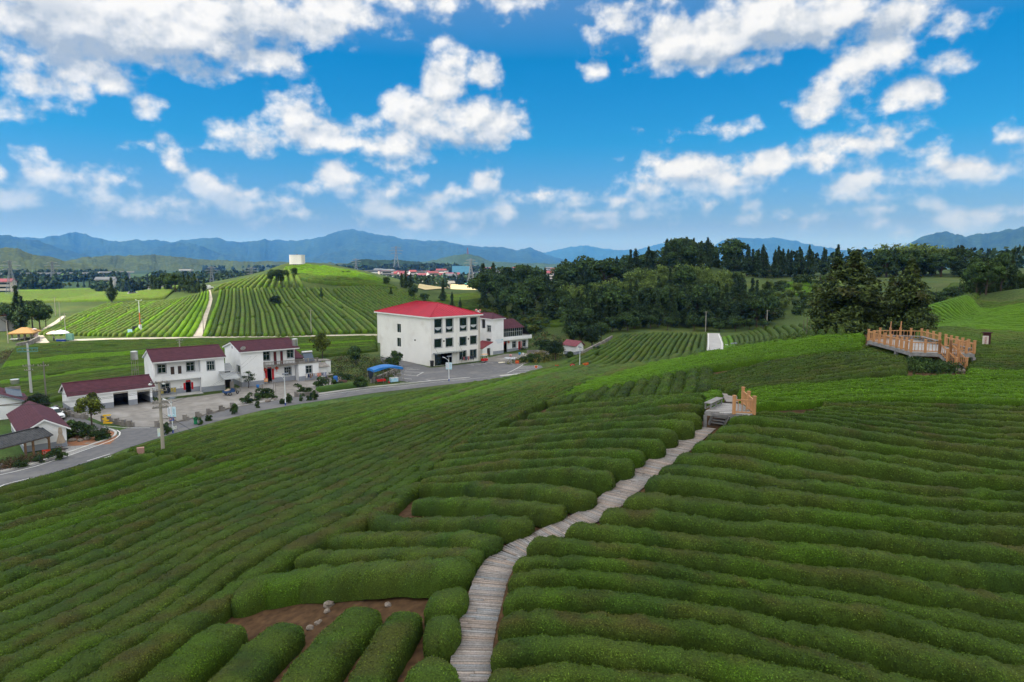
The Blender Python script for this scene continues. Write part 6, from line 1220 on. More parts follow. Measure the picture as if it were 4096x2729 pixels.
SHR = [(75,437,2.6,'dark green bush at the back of the junction island'),(90,437.5,2.2,'olive green bush in the middle of the junction island'),(102,439.5,2.3,'round green bush at the tip of the junction island'),(57,459.5,1.5,'small yellowish bush beside the red sign'),(40,463,1.3,'dry reddish bush by the porch posts'),(22,467,1.4,'weedy bush by the porch'),(247,404,1.6,'clipped grey green bush at the yard edge'),(255,400.5,1.7,'brownish bush behind the clipped one'),(263,397,2.6,'bare branched shrub by the yard frame'),(272,399.5,1.2,'low bush at the foot of the yard frame'),(299,391.5,1.7,'flowering bush at the corner of the planted strip'),(307,392,1.4,'round bush beside the flowering one'),(321,387.5,2.2,'feathery green bush in the planted strip, nearer the annex'),(332,386.5,1.8,'dark leafy bush behind the clipped road hedge'),(340,386,1.4,'low dark bush behind the clipped road hedge'),(361,387.2,2.4,'tall feathery bush beside the blue stall'),(337,380,1.6,'weedy bush by the blue barrel'),(346,379.5,1.8,'brush in front of the kitchen garden'),(382,372,1.5,'yellow flowering bush in the raised bed'),(390,370.5,1.4,'yellow flowering bush at the end of the raised bed'),(524,362,2.0,'yellowing bush at the car park corner'),(531,361.5,2.2,'yellowing bush left of the round tree'),(538,361,2.0,'yellowing bush under the round tree'),(546,360.5,1.6,'green bush under the round tree'),(570,357,1.6,'vine bush on the hut wall'),(595,352,1.8,'dark round bush at the stone wall'),(690,409.5,.9,'pale big leaved plant at the plank walk')]
SHR[-1] = (729.5,387.5,.9,'pale big leaved plant at the end of the plank walk')
for px, py, h, lb in SHR: tree('shrub', on(px, py), h, lb, None, 'shrub', 1.15)
for i, (px, py) in enumerate([(166,434.5),(199,425),(209,421),(234.7,414),(258,408.2),(283,404),(289,403.4),(301.6,401),(309,400.6),(314,400)]):
    tree('shrub', on(px, py), 1.5 if i % 3 else 1.9, 'small upright bush on the verge between road and tea hedges', 'upright bushes along the road verge', 'shrub', .62, 'upright_bush')
# clipped hedge along the road, kitchen garden, weeds
hd = tea_mesh(smooth_line(resample(P([(315,392.6),(335,389.8),(355,387.2),(368,385.6)])[:, :2], 40), 2), np.full(40, 1.9), 1.1, tone_fn((.05,.10,.018), .6, .25, BRIGHT, .4), 900, 1.2)
link(mesh_np('road_hedge', hd[0], hd[1], M_TEA, hd[2], hd[3]), None, 'clipped green hedge between the road and the farmyard', 'hedge')
def weeds(poly, n, hgt, cols, name, label, seed, sz=.3, cat=None):
    pts = scatter(poly, n, seed, .05); r = np.random.default_rng(seed); C, Nn, T = [], [], []
    for p in pts:
        m = r.integers(10, 26); hh = hgt * r.uniform(.4, 1.2); c = np.array(p) + np.stack([r.normal(0, .35, m), r.normal(0, .35, m), r.uniform(.05, hh, m)], 1); C.append(c); nn = r.normal(size=(m, 3)) * .5 + (0, 0, .6); Nn.append(nn / np.linalg.norm(nn, axis=1)[:, None]); T.append(np.tile(np.array(cols[r.integers(len(cols))]), (m, 1)))
    V, Q, T = leaf_cloud(np.concatenate(C), np.concatenate(Nn), sz, np.concatenate(T), -.4, .4, seed); link(mesh_np(name, V, Q, M_LEAF, T), None, label, cat or 'weeds', None, 'stuff')
weeds([(322,376),(345,381),(372,384),(400,377),(398,366),(380,360),(350,357),(330,360)], 420, 1.3, [(.05,.08,.02),(.10,.085,.04),(.07,.10,.025),(.03,.055,.015),(.13,.11,.06)], 'garden_growth', 'tangled kitchen garden growth and dry canes', 31)
weeds([(505,364.5),(540,364),(568,357),(550,352),(530,356)], 220, 1.1, [(.12,.12,.02),(.05,.08,.02),(.20,.16,.03),(.04,.07,.02)], 'garden_growth', 'yellowing vegetable growth beside the car park', 33)
weeds([(0,472),(60,455),(62,452),(30,459),(0,465)], 130, .8, [(.08,.06,.03),(.12,.07,.04),(.05,.07,.02)], 'verge_weeds', 'dry weeds along the kerb by the porch', 35, .22)
weeds([(28,424),(60,411),(74,412),(64,420),(40,430)], 120, .9, [(.06,.06,.02),(.10,.06,.03),(.04,.06,.02)], 'verge_weeds', 'brown scrub behind the parked car', 37, .25)
weeds([(20,350),(70,347),(62,356),(0,366),(-5,354)], 160, 1.0, [(.14,.11,.05),(.06,.08,.02),(.11,.09,.04)], 'verge_weeds', 'dry grass bank below the pavilion', 39, .35)
weeds([(905,368),(912,363),(940,365),(958,369),(956,374),(915,374)], 260, .8, [(.03,.06,.015),(.05,.09,.02)], 'deck_growth', 'dark weeds growing under the viewing deck', 43, .25)
weeds([(480,345),(500,352),(540,349),(570,342),(540,330),(500,335)], 260, .9, [(.05,.10,.02),(.08,.12,.03),(.13,.11,.05),(.04,.08,.02)], 'meadow_growth', 'rough green growth behind the tower farmhouse', 41, .4)
# ------------------------------------------------------------------ far woods on the plain, as masses
def far_wood(name, strips, label, seed, col=(.016,.036,.014), tip=(.032,.058,.022)):
    r = np.random.default_rng(seed); C, Nn, T = [], [], []
    for x0, x1, D0, D1, h0, h1, n in strips:
        for _ in range(n):
            px = r.uniform(x0, x1); D = r.uniform(D0, D1); x, y = XY(px, D); z = hz(x, y); h = r.uniform(h0, h1); m = 34; w = h * .34; t = r.random(m); con = r.random() < .5
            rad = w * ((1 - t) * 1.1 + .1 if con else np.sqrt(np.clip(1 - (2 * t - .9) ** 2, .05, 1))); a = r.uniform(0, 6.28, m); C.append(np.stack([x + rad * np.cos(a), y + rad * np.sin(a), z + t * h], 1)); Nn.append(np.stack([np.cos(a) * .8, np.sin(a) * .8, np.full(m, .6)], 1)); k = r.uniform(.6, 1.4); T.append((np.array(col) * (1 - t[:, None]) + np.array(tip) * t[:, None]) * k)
    C, Nn, T = map(np.concatenate, (C, Nn, T)); sz = np.repeat([0], 1); D = np.hypot(C[:, 0], C[:, 1]); V, Q, T = leaf_cloud(C, Nn, 1, T, .2, .8, seed)
    ctr = np.repeat(C, 4, 0); V = ctr + (V - ctr) * np.repeat(1.4 + D / 420, 4)[:, None]
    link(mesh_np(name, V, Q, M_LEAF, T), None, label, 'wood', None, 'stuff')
far_wood('far_wood', [(-20,60,620,700,8,14,90),(60,130,900,1000,8,13,70),(95,130,560,640,6,9,20),(120,205,560,680,8,12,110),(150,215,880,960,9,14,90),(190,262,700,860,9,14,110),(205,300,980,1100,9,15,120)], 'dark woods across the plain left of the hill', 51)
far_wood('far_wood', [(330,350,700,760,6,9,20),(375,440,640,760,8,13,90),(410,450,470,560,7,11,36),(438,500,780,900,8,13,70),(488,545,700,800,9,14,90),(500,580,950,1100,9,14,90),(470,530,1300,1500,10,15,80)], 'dark woods across the plain right of the hill', 53)
far_wood('far_wood', [(330,480,1400,1560,12,20,200),(380,460,1560,1700,16,24,120)], 'dark forest on the knoll behind the town', 55, (.012,.026,.012), (.022,.042,.018))
far_wood('far_wood', [(0,60,800,1150,8,14,100),(60,110,1150,1300,8,13,60),(560,700,420,520,9,14,90),(700,1024,380,460,10,14,120),(205,480,2000,2300,10,16,200)], 'scattered woods at the foot of the hills', 57)
# ================================================================== wooden decks
M_TIMBER = mat('orange_timber', (.50,.255,.115), (.42,.205,.085), 2.2, .6, .1, 14, stretch=(1, 1, .3), c3=(.36,.19,.09), s3=1.2)
M_GREYW = mat('grey_timber', (.27,.26,.255), (.19,.18,.175), 2.5, .85, .2, 12, detail=7)
def deck_board(poly, z, name, parent, direc, pitch=.15):
    """planked floor inside a convex-ish polygon (world xy)"""
    A = np.array([(p.x, p.y) for p in poly]); d = np.array(direc) / np.linalg.norm(direc); n = np.array([-d[1], d[0]]); s = A @ n; V, Fq, T = [], [], []
    k = s.min()
    while k < s.max():
        m = k + pitch / 2; xs = []
        for i in range(len(A)):
            a, b = A[i], A[(i + 1) % len(A)]; sa, sb = a @ n - m, b @ n - m
            if sa * sb < 0: xs.append((a + (b - a) * sa / (sa - sb)) @ d)
        xs.sort()
        for j in range(0, len(xs) - 1, 2):
            c = np.array((.34,.325,.31)) * RNG.lognormal(0, .14); q = len(V); w = pitch * .46
            pts = [d * xs[j] + n * (m - w), d * xs[j + 1] + n * (m - w), d * xs[j + 1] + n * (m + w), d * xs[j] + n * (m + w)]; dz = RNG.normal(0, .003)
            V += [(*p, z - .05 + dz) for p in pts] + [(*p, z + dz) for p in pts]; T += [c] * 8; Fq += [(q+3,q+2,q+1,q), (q+4,q+5,q+6,q+7), (q,q+1,q+5,q+4), (q+1,q+2,q+6,q+5), (q+2,q+3,q+7,q+6), (q+3,q,q+4,q+7)]
        k += pitch
    V = np.array(V) - np.array(parent.location); return link(mesh_np(name, V, Fq, M_PLANK, np.array(T)), parent)
def beams(poly, z, parent, h=.26, w=.14, skip=()):
    for i in range(len(poly)):
        if i in skip: continue
        a, b = poly[i], poly[(i + 1) % len(poly)]; L = parent.location; MB().bar(Vector((a.x, a.y, z - .06 - h / 2)) - L, Vector((b.x, b.y, z - .06 - h / 2)) - L, w, h).build('edge_beam', M_GREYW, parent)
def post(parent, p, z, h=1.22, w=.17, cap=True):
    q = Vector((p.x, p.y, z)) - parent.location; b = MB(); b.box((q.x, q.y, q.z + h / 2), (w, w, h), .3); b.box((q.x, q.y, q.z + h + .02), (w + .05, w + .05, .05), .3); return b.build('post', M_TIMBER, parent)
def railing(parent, a, b, za, zb, h=.95, gap=.30, lo=.14):
    L = parent.location; A, B = Vector((a.x, a.y, za)) - L, Vector((b.x, b.y, zb)) - L; m = MB(); u = Vector((0, 0, 1)); m.bar(A + u * h, B + u * h, .08, .09); m.bar(A + u * lo, B + u * lo, .06, .09); n = max(2, int((B - A).length / gap))
    for i in range(1, n): t = A.lerp(B, i / n); m.bar(t + u * (lo + .046), t + u * (h - .046), .042, .04, up=(1, 0, 0))
    return m.build('railing', M_TIMBER, parent)
def bench_on(parent, a, b, z, w=.42, label=None):
    A, B = Vector((a.x, a.y, z)), Vector((b.x, b.y, z)); t = empty('bench', A.lerp(B, .5), 0, label, 'bench'); L = t.location; A -= L; B -= L; u = Vector((0, 0, 1)); d = (B - A).normalized(); n = d.cross(u) * w / 2
    for k in (-.66, 0, .66): MB().bar(A + u * .43 + n * k, B + u * .43 + n * k, w * .3, .05).build('seat', M_GREYW, t)
    for s in (.06, .5, .94): q = A.lerp(B, s); MB().bar(q + u * .01 - n * .7, q + u * .40 - n * .7, .09).build('leg', M_GREYW, t); MB().bar(q + u * .01 + n * .7, q + u * .40 + n * .7, .09).build('leg', M_GREYW, t)
    MB().bar(A + u * .16, B + u * .16, .05, .10).build('stretcher', M_GREYW, t); return t
ZD = 15.35; dk = [vz(*q, ZD) for q in ((868.3,340.5),(896.5,347.8),(911,352.2),(939.2,352.9),(950.2,353.2),(974,353.6),(945.3,346.3),(939.2,344.6),(921.2,339.6),(900,338.9),(879.7,338.9))]
D1 = empty('viewing_deck', (dk[2].x, dk[2].y, ZD), 0, 'large raised viewing deck with orange timber railings on the crest', 'viewing deck')
deck_board(dk, ZD, 'decking', D1, (1, .05)); beams(dk, ZD, D1, .3, .16)
for i, q in enumerate(dk):
    if i in (3, 4, 7): continue
    g = hz(q.x, q.y); p = q - D1.location; MB().bx(p.x - .13, p.x + .13, p.y - .13, p.y + .13, g - .5 - ZD, -.37).build('support_leg', M_GREYW, D1)
for a, b_, n in ((0, 1, 5), (1, 2, 3), (2, 3, 2), (4, 5, 3), (5, 6, 5), (7, 8, 3), (8, 9, 2), (9, 10, 2), (10, 0, 1)):
    pts = [dk[a].lerp(dk[b_], i / n) for i in range(n + 1)]
    for i in range(n):
        railing(D1, pts[i], pts[i + 1], ZD, ZD)
        post(D1, pts[i], ZD)
    if (a, b_) in ((2, 3), (5, 6)): post(D1, pts[-1], ZD)
for q in (dk[9], dk[10].lerp(dk[9], .5)): p = q - D1.location; MB().bar((p.x, p.y, 1.28), (p.x + .04, p.y, 2.0), .09).build('flag_post', M_TIMBER, D1)
sl_, sr_ = dk[3], dk[4]; fl, fr_ = g1(955.6, 369.8), g1(966.0, 370.2); n = 8; b = MB()
for i in range(n):
    t = (i + .6) / n; A = sl_.lerp(fl, t); B = sr_.lerp(fr_, t); z = ZD + (fl.z - ZD) * t; L = D1.location; b.bar(Vector((A.x, A.y, z)) - L, Vector((B.x, B.y, z)) - L, .24, .05)
b.build('stair_tread', mat('dark_old_wood', (.10,.09,.08), (.06,.055,.05), 2, .9), D1)
for A, B in ((sl_, fl), (sr_, fr_)):
    L = D1.location; MB().bar(Vector((A.x, A.y, ZD - .2)) - L, Vector((B.x, B.y, fl.z - .05)) - L, .07, .26).build('stringer', M_GREYW, D1); M_ = A.lerp(B, .5); zm = (ZD + fl.z) / 2
    railing(D1, A, M_, ZD, zm, .95, .2); railing(D1, M_, B, zm, fl.z, .95, .2); post(D1, A, ZD - .1, 1.4); post(D1, M_, zm - .3, 1.45); post(D1, B, fl.z - .1, 1.25)
ins = lambda q, k=.12: q.lerp(sum(dk, Vector()) / len(dk), k)
bench_on(D1, ins(dk[10]), ins(dk[9], .1), ZD, label='grey bench along the far rail of the viewing deck, left part'); bench_on(D1, ins(dk[9], .1), ins(dk[8], .1), ZD, label='grey bench along the far rail of the viewing deck, right part'); bench_on(D1, ins(dk[8], .08), ins(dk[7], .1), ZD, label='grey bench along the slanting rail of the viewing deck'); bench_on(D1, dk[6].lerp(dk[5], .1) - Vector((.0, .6, 0)), dk[6].lerp(dk[5], .8) - Vector((0, .5, 0)), ZD, label='grey bench at the right wing of the viewing deck')
# small deck
ZS = 14.15; sd = [vz(*q, ZS) for q in ((705.4,411.0),(731,413.4),(754.6,415.4),(742.5,403.8),(721.2,402.9))]
D2 = empty('small_deck', (sd[0].x, sd[0].y, ZS), 0, 'small grey plank deck with short orange railing at the head of the boardwalk', 'deck')
deck_board(sd, ZS, 'decking', D2, (1, .12)); beams(sd, ZS, D2, .22, .12)
for q in sd: g = hz(q.x, q.y); p = q - D2.location; MB().bx(p.x - .09, p.x + .09, p.y - .09, p.y + .09, g - .4 - ZS, -.29).build('support_leg', M_GREYW, D2)
pa, pb = vz(733.8, 414.0, ZS), vz(754.0, 414.9, ZS); pc, pd = vz(748.2, 409.3, ZS), vz(742.6, 404.6, ZS)
for q in (pa, pb, pc, pd): post(D2, q, ZS, 1.2, .16)
railing(D2, pa, pb, ZS, ZS, .93, .23); railing(D2, pb, pc, ZS, ZS, .93, .2); railing(D2, pc, pd, ZS, ZS, .93, .22)
s0, s1 = vz(712.8, 411.9, ZS), vz(729.0, 413.4, ZS); e0, e1 = g1(708.6, 424.6), g1(723.4, 425.4); b = MB()
for i in range(4):
    t = (i + .5) / 4; A, B = s0.lerp(e0, t), s1.lerp(e1, t); z = ZS + (e0.z + .1 - ZS) * t; L = D2.location; b.bar(Vector((A.x, A.y, z)) - L, Vector((B.x, B.y, z)) - L, .30, .06)
b.build('stair_tread', M_GREYW, D2)
for A, B in ((s0, e0), (s1, e1)): L = D2.location; MB().bar(Vector((A.x, A.y, ZS - .15)) - L, Vector((B.x, B.y, e0.z)) - L, .06, .25).build('stringer', M_GREYW, D2)
ba, bb = vz(707.2, 409.6, ZS), vz(719.6, 403.6, ZS); bench_on(D2, ba, bb, ZS, .5, 'grey plank bench along the left edge of the small deck')
M_ROCK = mat('rock', (.24,.20,.165), (.16,.135,.11), 3, .95, .5, 8, detail=7)
def rock(px, py, s, label, group=None, sq=(1, .8, .6), m=None, up=0):
    p = g1(px, py); b = MB(); b.ball((0, 0, 0), s, 9, 6, sq); r = random.Random(int(px * 7 + py)); b.v = [(x * r.uniform(.75, 1.2), y * r.uniform(.75, 1.2), z * r.uniform(.75, 1.2)) for x, y, z in b.v]; b.sm = [False] * len(b.sm); o = b.build('rock', m or M_ROCK, None, label, 'rock', group); o.location = p + Vector((0, 0, s * sq[2] * .5 + up)); o.rotation_euler = (0, 0, r.uniform(0, 6)); return o
for px, py, s, lb in [(310,629,.21,'largest pale stone on the bare soil between the diagonal hedges'),(317,624,.16,'small pale stone next to the largest one on the bare soil'),(320,622,.13,'upright little stone on the bare soil strip'),(329,606,.28,'dark stone under the thick pale topped hedge'),(327,612,.18,'pale stone just below the dark stone'),(388,606,.2,'stone at the head of the bare soil strip by the short bushes'),(241,608,.2,'stone at the head of the soil strip, beside the long rows'),(956,372.6,.45,'grey boulder at the foot of the viewing deck stairs, left one'),(962,372.5,.4,'grey boulder at the foot of the viewing deck stairs, right one'),
  (72.5,441.5,.5,'tilted grey slab among the junction island bushes'),(80,441.5,.45,'brown rock on the junction island'),(87,439.8,.5,'rock beside the tilted slab on the junction island'),(268,402,.55,'pale rock at the roadside by the clipped yard bush'),(274,400,.45,'cream rock at the roadside beside the yard frame')]: rock(px, py, s, lb)
# ================================================================== poles, lamps, wires
M_POLE = mat('concrete_pole', (.42,.39,.34), (.34,.31,.27), 1.5, .9, stretch=(1, 1, .2)); M_LAMP = mat('lamp_white', (.72,.74,.76), (.66,.68,.7), 2, .4); M_WIRE = mat('wire_black', (.03,.03,.03), (.02,.02,.02), 2, .6); M_PORC = mat('insulator', (.45,.42,.40), (.3,.26,.24), 4, .3)
TOPS = {}
def pole(px, py, top, label, arms=((.15, 1.5),), r=.15, key=None, m=None, base=None, ins=True, rot=.6, extra=None):
    p = Vector(base) if base else g1(px, py); h = zat(p, top) - p.z; t = empty('utility_pole', p, rot, label, 'utility pole'); MB().tube([(0, 0, -.5), (0, 0, h)], r, 10, r * .62).build('pole', m or M_POLE, t)
    for dz, L in arms:
        a = MB(); a.bx(-L / 2, L / 2, -r - .08, -r, h - dz - .06, h - dz + .04); a.build('crossarm', M_OLDC, t)
        if ins:
            for k in (-.46, -.2, .2, .46): q = MB(); q.lathe([(.02, 0), (.06, .03), (.035, .09), (.06, .13), (.03, .2), (0, .2)], (L * k, -r - .04, h - dz + .04), 8); q.build('insulator', M_PORC, t)
    if extra: extra(t, h)
    if key: TOPS[key] = [t.matrix_basis @ Vector((L * k, -r - .04, h - dz + .2)) for dz, L in arms for k in (-.46, .46)] if False else (p, h)
    return t
def switchgear(t, h):
    for k, dz in ((0, 3.2), (1, 2.6)):
        b = MB(); b.bx(-.9, .9, -.35, -.25, h - dz - .05, h - dz + .05); b.bx(-.9, .9, .25, .35, h - dz - .05, h - dz + .05); b.build('crossarm', M_OLDC, t)
        for x in (-.75, -.4, .3, .65): q = MB(); q.lathe([(.03, 0), (.1, .04), (.06, .16), (.1, .22), (.05, .34), (0, .34)], (x, -.3, h - dz + .06), 8); q.build('insulator', M_PORC, t)
    for x in (-.95, .5): q = MB(); q.ball((x, -.2, h - .25), .19, 10, 6, (1.2, .9, .8)); q.build('flood_lamp', M_LAMP, t)
    b = MB(); b.bx(.0, 1.6, -.05, .05, h - 4.7, h - 4.6); b.build('bracket', M_OLDC, t)
pole(163.3, 453.8, 381.5, 'tall concrete utility pole with switchgear rising out of the tea hedges', ((.1, 1.9), (1.1, 1.6)), .23, 'A', mat('beige_pole', (.38,.34,.275), (.33,.29,.235), 1.5, .9, stretch=(1, 1, .2)), rot=.5, extra=switchgear)
def teal(t, h):
    b = MB()
    for z in (.9, 1.5): b.bx(-1.6, 1.6, -.25, -.2, h - z, h - z + .08); b.bx(-1.6, 1.6, .2, .25, h - z, h - z + .08)
    for x in (-1.6, -.8, .8, 1.6): b.bar((x, -.22, h - 1.45), (x, -.22, h - .9), .06); b.bar((x, -.22, h - .95), (x * .6, -.22, h - 1.4), .04)
    b.build('frame', mat('teal_frame', (.10,.28,.28), (.08,.22,.22), 3, .7), t)
pole(31.7, 397.4, 343.3, 'pale concrete pole carrying a teal frame in the dark tea field', ((4.0, 1.8), (4.8, 1.4)), .24, 'B', mat('pale_pole', (.48,.48,.47), (.42,.42,.41), 1.5, .9, stretch=(1, 1, .2)), rot=.2, extra=teal)
pole(46.6, 403.5, 361.5, 'thin dark utility pole behind the parked car', ((.7, 1.6),), .14, 'C', mat('dark_pole', (.20,.18,.155), (.15,.135,.12), 1.5, .9, stretch=(1, 1, .2)), rot=.3)
pole(180, 352.5, 339, 'concrete pole whose top shows above the recessed balcony farmhouse', ((.3, 1.7), (1.0, 1.0)), .2, 'D')
for px, py, top, lb in [(8.3,343.2,320,'slim grey pole in front of the tan pavilion'),(55.7,315.5,297,'pole with cross arm at the lane, the farther of two'),(60.5,322.5,301.5,'pole at the lane bend without lamps'),(65.9,336,313,'pole with crowded cross arms beside the white umbrella'),(203.6,333.4,309.5,'dark pole at the foot of the dirt track'),(311.3,334,310,'lone pole between hill rows and valley field'),(705.5,331.5,311.4,'white pole at the head of the pale concrete road'),(766.6,328.5,310,'pole in the bushes right of the pale concrete road'),(587.7,331.5,320,'short pole in front of the dark wood'),(15.7,310,295.5,'teal tinted pole behind the broadleaf trees at the left')]:
    pole(px, py, top, lb, ((.2, 1.6),) if px != 203.6 else ((.1, .8),), .13, None, M_POLE if px != 203.6 else MATS['dark_pole'], ins=False)
for i, (px, py, top) in enumerate([(804.5,341,320),(808,341,317.5),(811.5,341,322),(815,341,321),(818,340.5,324)]):
    x, y = XY(px, 104); z = hz(x, y); b = MB(); b.tube([(0, 0, 0), (.05, 0, zat((x, y), top) - z)], .05, 6); b.build('bamboo_pole', mat('bamboo_pole', (.22,.2,.14), (.16,.14,.1), 3, .8), None, 'thin bare pole standing beside the deck conifers', 'pole', 'bare poles beside the deck conifers').location = (x, y, z)
def lamp(px, py, top, label, banners=True, sign=False, base=None, rot=0.0):
    p = Vector(base) if base else g1(px, py); h = zat(p, top) - p.z; t = empty('street_lamp', p, rot, label, 'street lamp', 'street lamps along the village road'); b = MB(); b.tube([(0, 0, .5), (0, 0, h - .05)], .085, 10, .055); b.build('pole', M_LAMP, t); b = MB(); b.tube([(0, 0, -.3), (0, 0, .5)], .1, 10); b.build('base', mat('lamp_blue', (.04,.07,.35), (.03,.06,.3), 3, .5), t)
    b = MB(); b.tube([(0, 0, h - .9), (-.3, 0, h - .45), (-.8, 0, h - .2)], .04, 6); b.build('arm', M_LAMP, t); b = MB(); b.extr([(-.7, -.13, h - .22), (-1.25, -.1, h - .05), (-1.25, .1, h - .05), (-.7, .13, h - .22)], (0, 0, .09)); b.build('lamp_head', M_LAMP, t)
    b = MB(); b.extr([(-.35, -.35, h + .02), (.65, -.35, h + .12), (.65, .35, h + .22), (-.35, .35, h + .12)], (0, 0, .05)); b.build('solar_panel', mat('solar_panel', (.10,.11,.12), (.07,.08,.09), 2, .35), t)
    if banners:
        for s, mm in ((-1, mat('banner_pale', (.72,.74,.80), (.66,.72,.80), 1.5, .8)), (1, mat('banner_blue', (.52,.74,.84), (.62,.76,.86), 1.5, .8))):
            x0, x1 = (.09, .62) if s > 0 else (-.62, -.09); b = MB(); b.bx(x0, x1, -.02, .02, h - 2.5, h - 1.1); o = b.build('banner', mm, t); tx = MB()
            for c in (.3, .58):
                for k in range(7): xx = x0 + (x1 - x0) * c; zz = h - 1.32 - k * .12 - (.12 if c > .4 else 0); tx.bx(xx - .03, xx + .03, -.026, -.0205, zz - .045, zz + .04)
            tx.build('lettering', mat('print_dark', (.12,.14,.2), (.1,.1,.16), 4, .8), o); b = MB(); b.bx(x0 + .04, x1 - .04, -.025, -.0205, h - 2.46, h - 2.3); b.build('emblem_band', mat('print_teal', (.2,.5,.55), (.45,.7,.75), 3, .8), o)
    if sign:
        z = h - 2.8; b = MB(); b.bx(-.33, .33, -.13, -.09, z - .25, z + .25); o = b.build('road_sign', mat('sign_blue', (.02,.07,.42), (.02,.06,.36), 3, .4), t)
        b = MB(); b.lathe([(.0, 0), (.17, 0), (.17, .012), (0, .012)], n=18); q = b.build('white_disc', M_PAINT, o); q.rotation_euler = (math.pi / 2, 0, 0); q.location = (-.15, -.132, z)
        b = MB(); n = 22; b.add([(r_ * math.cos(2 * math.pi * j / n), r_ * math.sin(2 * math.pi * j / n), .016) for r_ in (.165, .125) for j in range(n)], [(j, (j + 1) % n, n + (j + 1) % n, n + j) for j in range(n)]); b.bar((-.1, .1, .018), (.1, -.1, .018), .035, .006); q = b.build('red_ring', M_RED, o); q.rotation_euler = (math.pi / 2, 0, 0); q.location = (-.15, -.132, z)
        b = MB(); b.bx(.12, .17, -.136, -.131, z - .13, z + .08); b.ball((.145, -.136, z + .13), .035, 8, 5, (1, .1, 1)); b.bx(.06, .23, -.136, -.131, z - .17, z - .14); b.build('symbol', M_PAINT, o)
    return t
lamp(173, 433.4, 399, 'street lamp with two banners and a blue no entry sign by the tall utility pole', True, True, rot=-.15); lamp(285.5, 405.6, 374.5, 'slim street lamp without banners in front of the balustrade farmhouse', False, rot=.3); lamp(449, 381.4, 357, 'street lamp with pale banners in front of the red roofed hall', True, rot=-.05); lamp(579.7, 370, 347.8, 'street lamp beside the red signs at the tea field', True, rot=1.45)
lamp(734.5, 0, 344.2, 'street lamp showing only its head above the bright crest', False, base=(*XY(734.5, 112), hz(*XY(734.5, 112))))
def wire(a, b_, sag, label, r=.018):
    n = 14; pts = [a.lerp(b_, i / n) - Vector((0, 0, sag * 4 * (i / n) * (1 - i / n))) for i in range(n + 1)]; b = MB(); b.tube(pts, r, 5, cap=False); return b.build('overhead_wire', M_WIRE, None, label, 'wire', 'overhead wires of the village')
pA, hA = TOPS['A']; pB, hB = TOPS['B']; pC, hC = TOPS['C']; pD, hD_ = TOPS['D']
for k, dz in enumerate((.1, .1, 1.1, 1.1)):
    off = Vector(((-.8, .8, -.6, .6)[k], 0, 0)); wire(pA + Vector((0, 0, hA - dz)) + off, Vector((-78, 78, 9)) + off * 1.5 + Vector((0, 0, -dz)), 1.2, 'thin power line sagging from the tall pole towards the lower left')
for k in range(4): o_ = Vector((-.8 + .5 * k, 0, 0)); wire(pB + Vector((0, 0, hB - 4.0)) + o_, pC + Vector((0, 0, hC - .7)) + o_, .6, 'thin power line between the two poles in the dark tea field', .012)
for k in range(3): o_ = Vector((-.6 + .6 * k, 0, 0)); wire(pB + Vector((0, 0, hB - .9)) + o_, pD + Vector((0, 0, hD_ - .3)) + o_, 1.8, 'thin power line from the teal framed pole to the pole behind the farmhouse', .012)
for k in range(2): wire(pA + Vector((0, 0, hA - 3.0)), h2.O + h2.X * (2 + k) + Vector((0, 0, H2z - 1)), 1.2, 'service line from the tall pole to the farmhouses', .012)
for k, (dx, dy) in enumerate(((3.2, 1.0), (5.6, 1.3), (5.9, 1.2))): e_ = Vector((pA.x + dx, pA.y + dy, 0)); e_.z = hz(e_.x, e_.y) + .5; wire(pA + Vector((0, 0, hA * .58)), e_, 0, 'thin guy wire running down from the tall pole into the tea', .012)
# ================================================================== signs
def textobj(s, size, loc, rot, m, parent, name='lettering', ext=.004, vertical=False):
    cu = bpy.data.curves.new(name, 'FONT'); cu.body = '\n'.join(s) if vertical else s; cu.size = size; cu.extrude = ext; cu.align_x = 'CENTER'; cu.align_y = 'CENTER'; cu.space_line = .92 if vertical else 1
    o = bpy.data.objects.new(name, cu); me = bpy.data.meshes.new_from_object(o); bpy.data.objects.remove(o); me.materials.append(m); q = bpy.data.objects.new(name, me); link(q, parent); q.location = loc; q.rotation_euler = rot; return q
M_SIGNR = mat('sign_red', (.62,.05,.02), (.55,.045,.02), 3, .5); M_SIGNY = mat('sign_yellow', (.80,.52,.02), (.72,.46,.02), 3, .5); M_SIGNW = mat('sign_white', (.75,.74,.72), (.68,.67,.65), 3, .6); M_SIGNB = mat('sign_blue2', (.03,.20,.55), (.03,.17,.5), 3, .5); M_YT = mat('yellow_print', (.85,.55,.08), (.8,.5,.06), 3, .6)
VERT = (math.pi / 2, 0, 0)
t = empty('name_board', g1(985.5, 351.5), -.25, 'tall dark red board with a white panel of vertical red characters on the slope', 'sign'); hs_ = zat(t.location, 332.6) - t.location.z
k_ = hs_ / 4.6; b = MB(); b.bx(-.62 * k_, .92 * k_, .0, .5 * k_, -.6, hs_ - .04); b.build('board', mat('board_maroon', (.05,.008,.012), (.04,.006,.01), 3, .6), t); b = MB(); b.bx(-.95 * k_, 1.2 * k_, -.2 * k_, .7 * k_, hs_ - .04, hs_ + .04); b.build('cap', MATS['board_maroon'], t)
b = MB(); b.bx(-.85 * k_, .42 * k_, -.06, -.002, -.3, hs_ * .83); o = b.build('panel', mat('panel_cream', (.62,.54,.48), (.56,.49,.44), 3, .7), t); textobj('浮梁县户外狮', hs_ * .125, (-.22 * k_, -.066, hs_ * .42), VERT, mat('print_red', (.30,.02,.02), (.26,.02,.02), 3, .7), o, vertical=True)
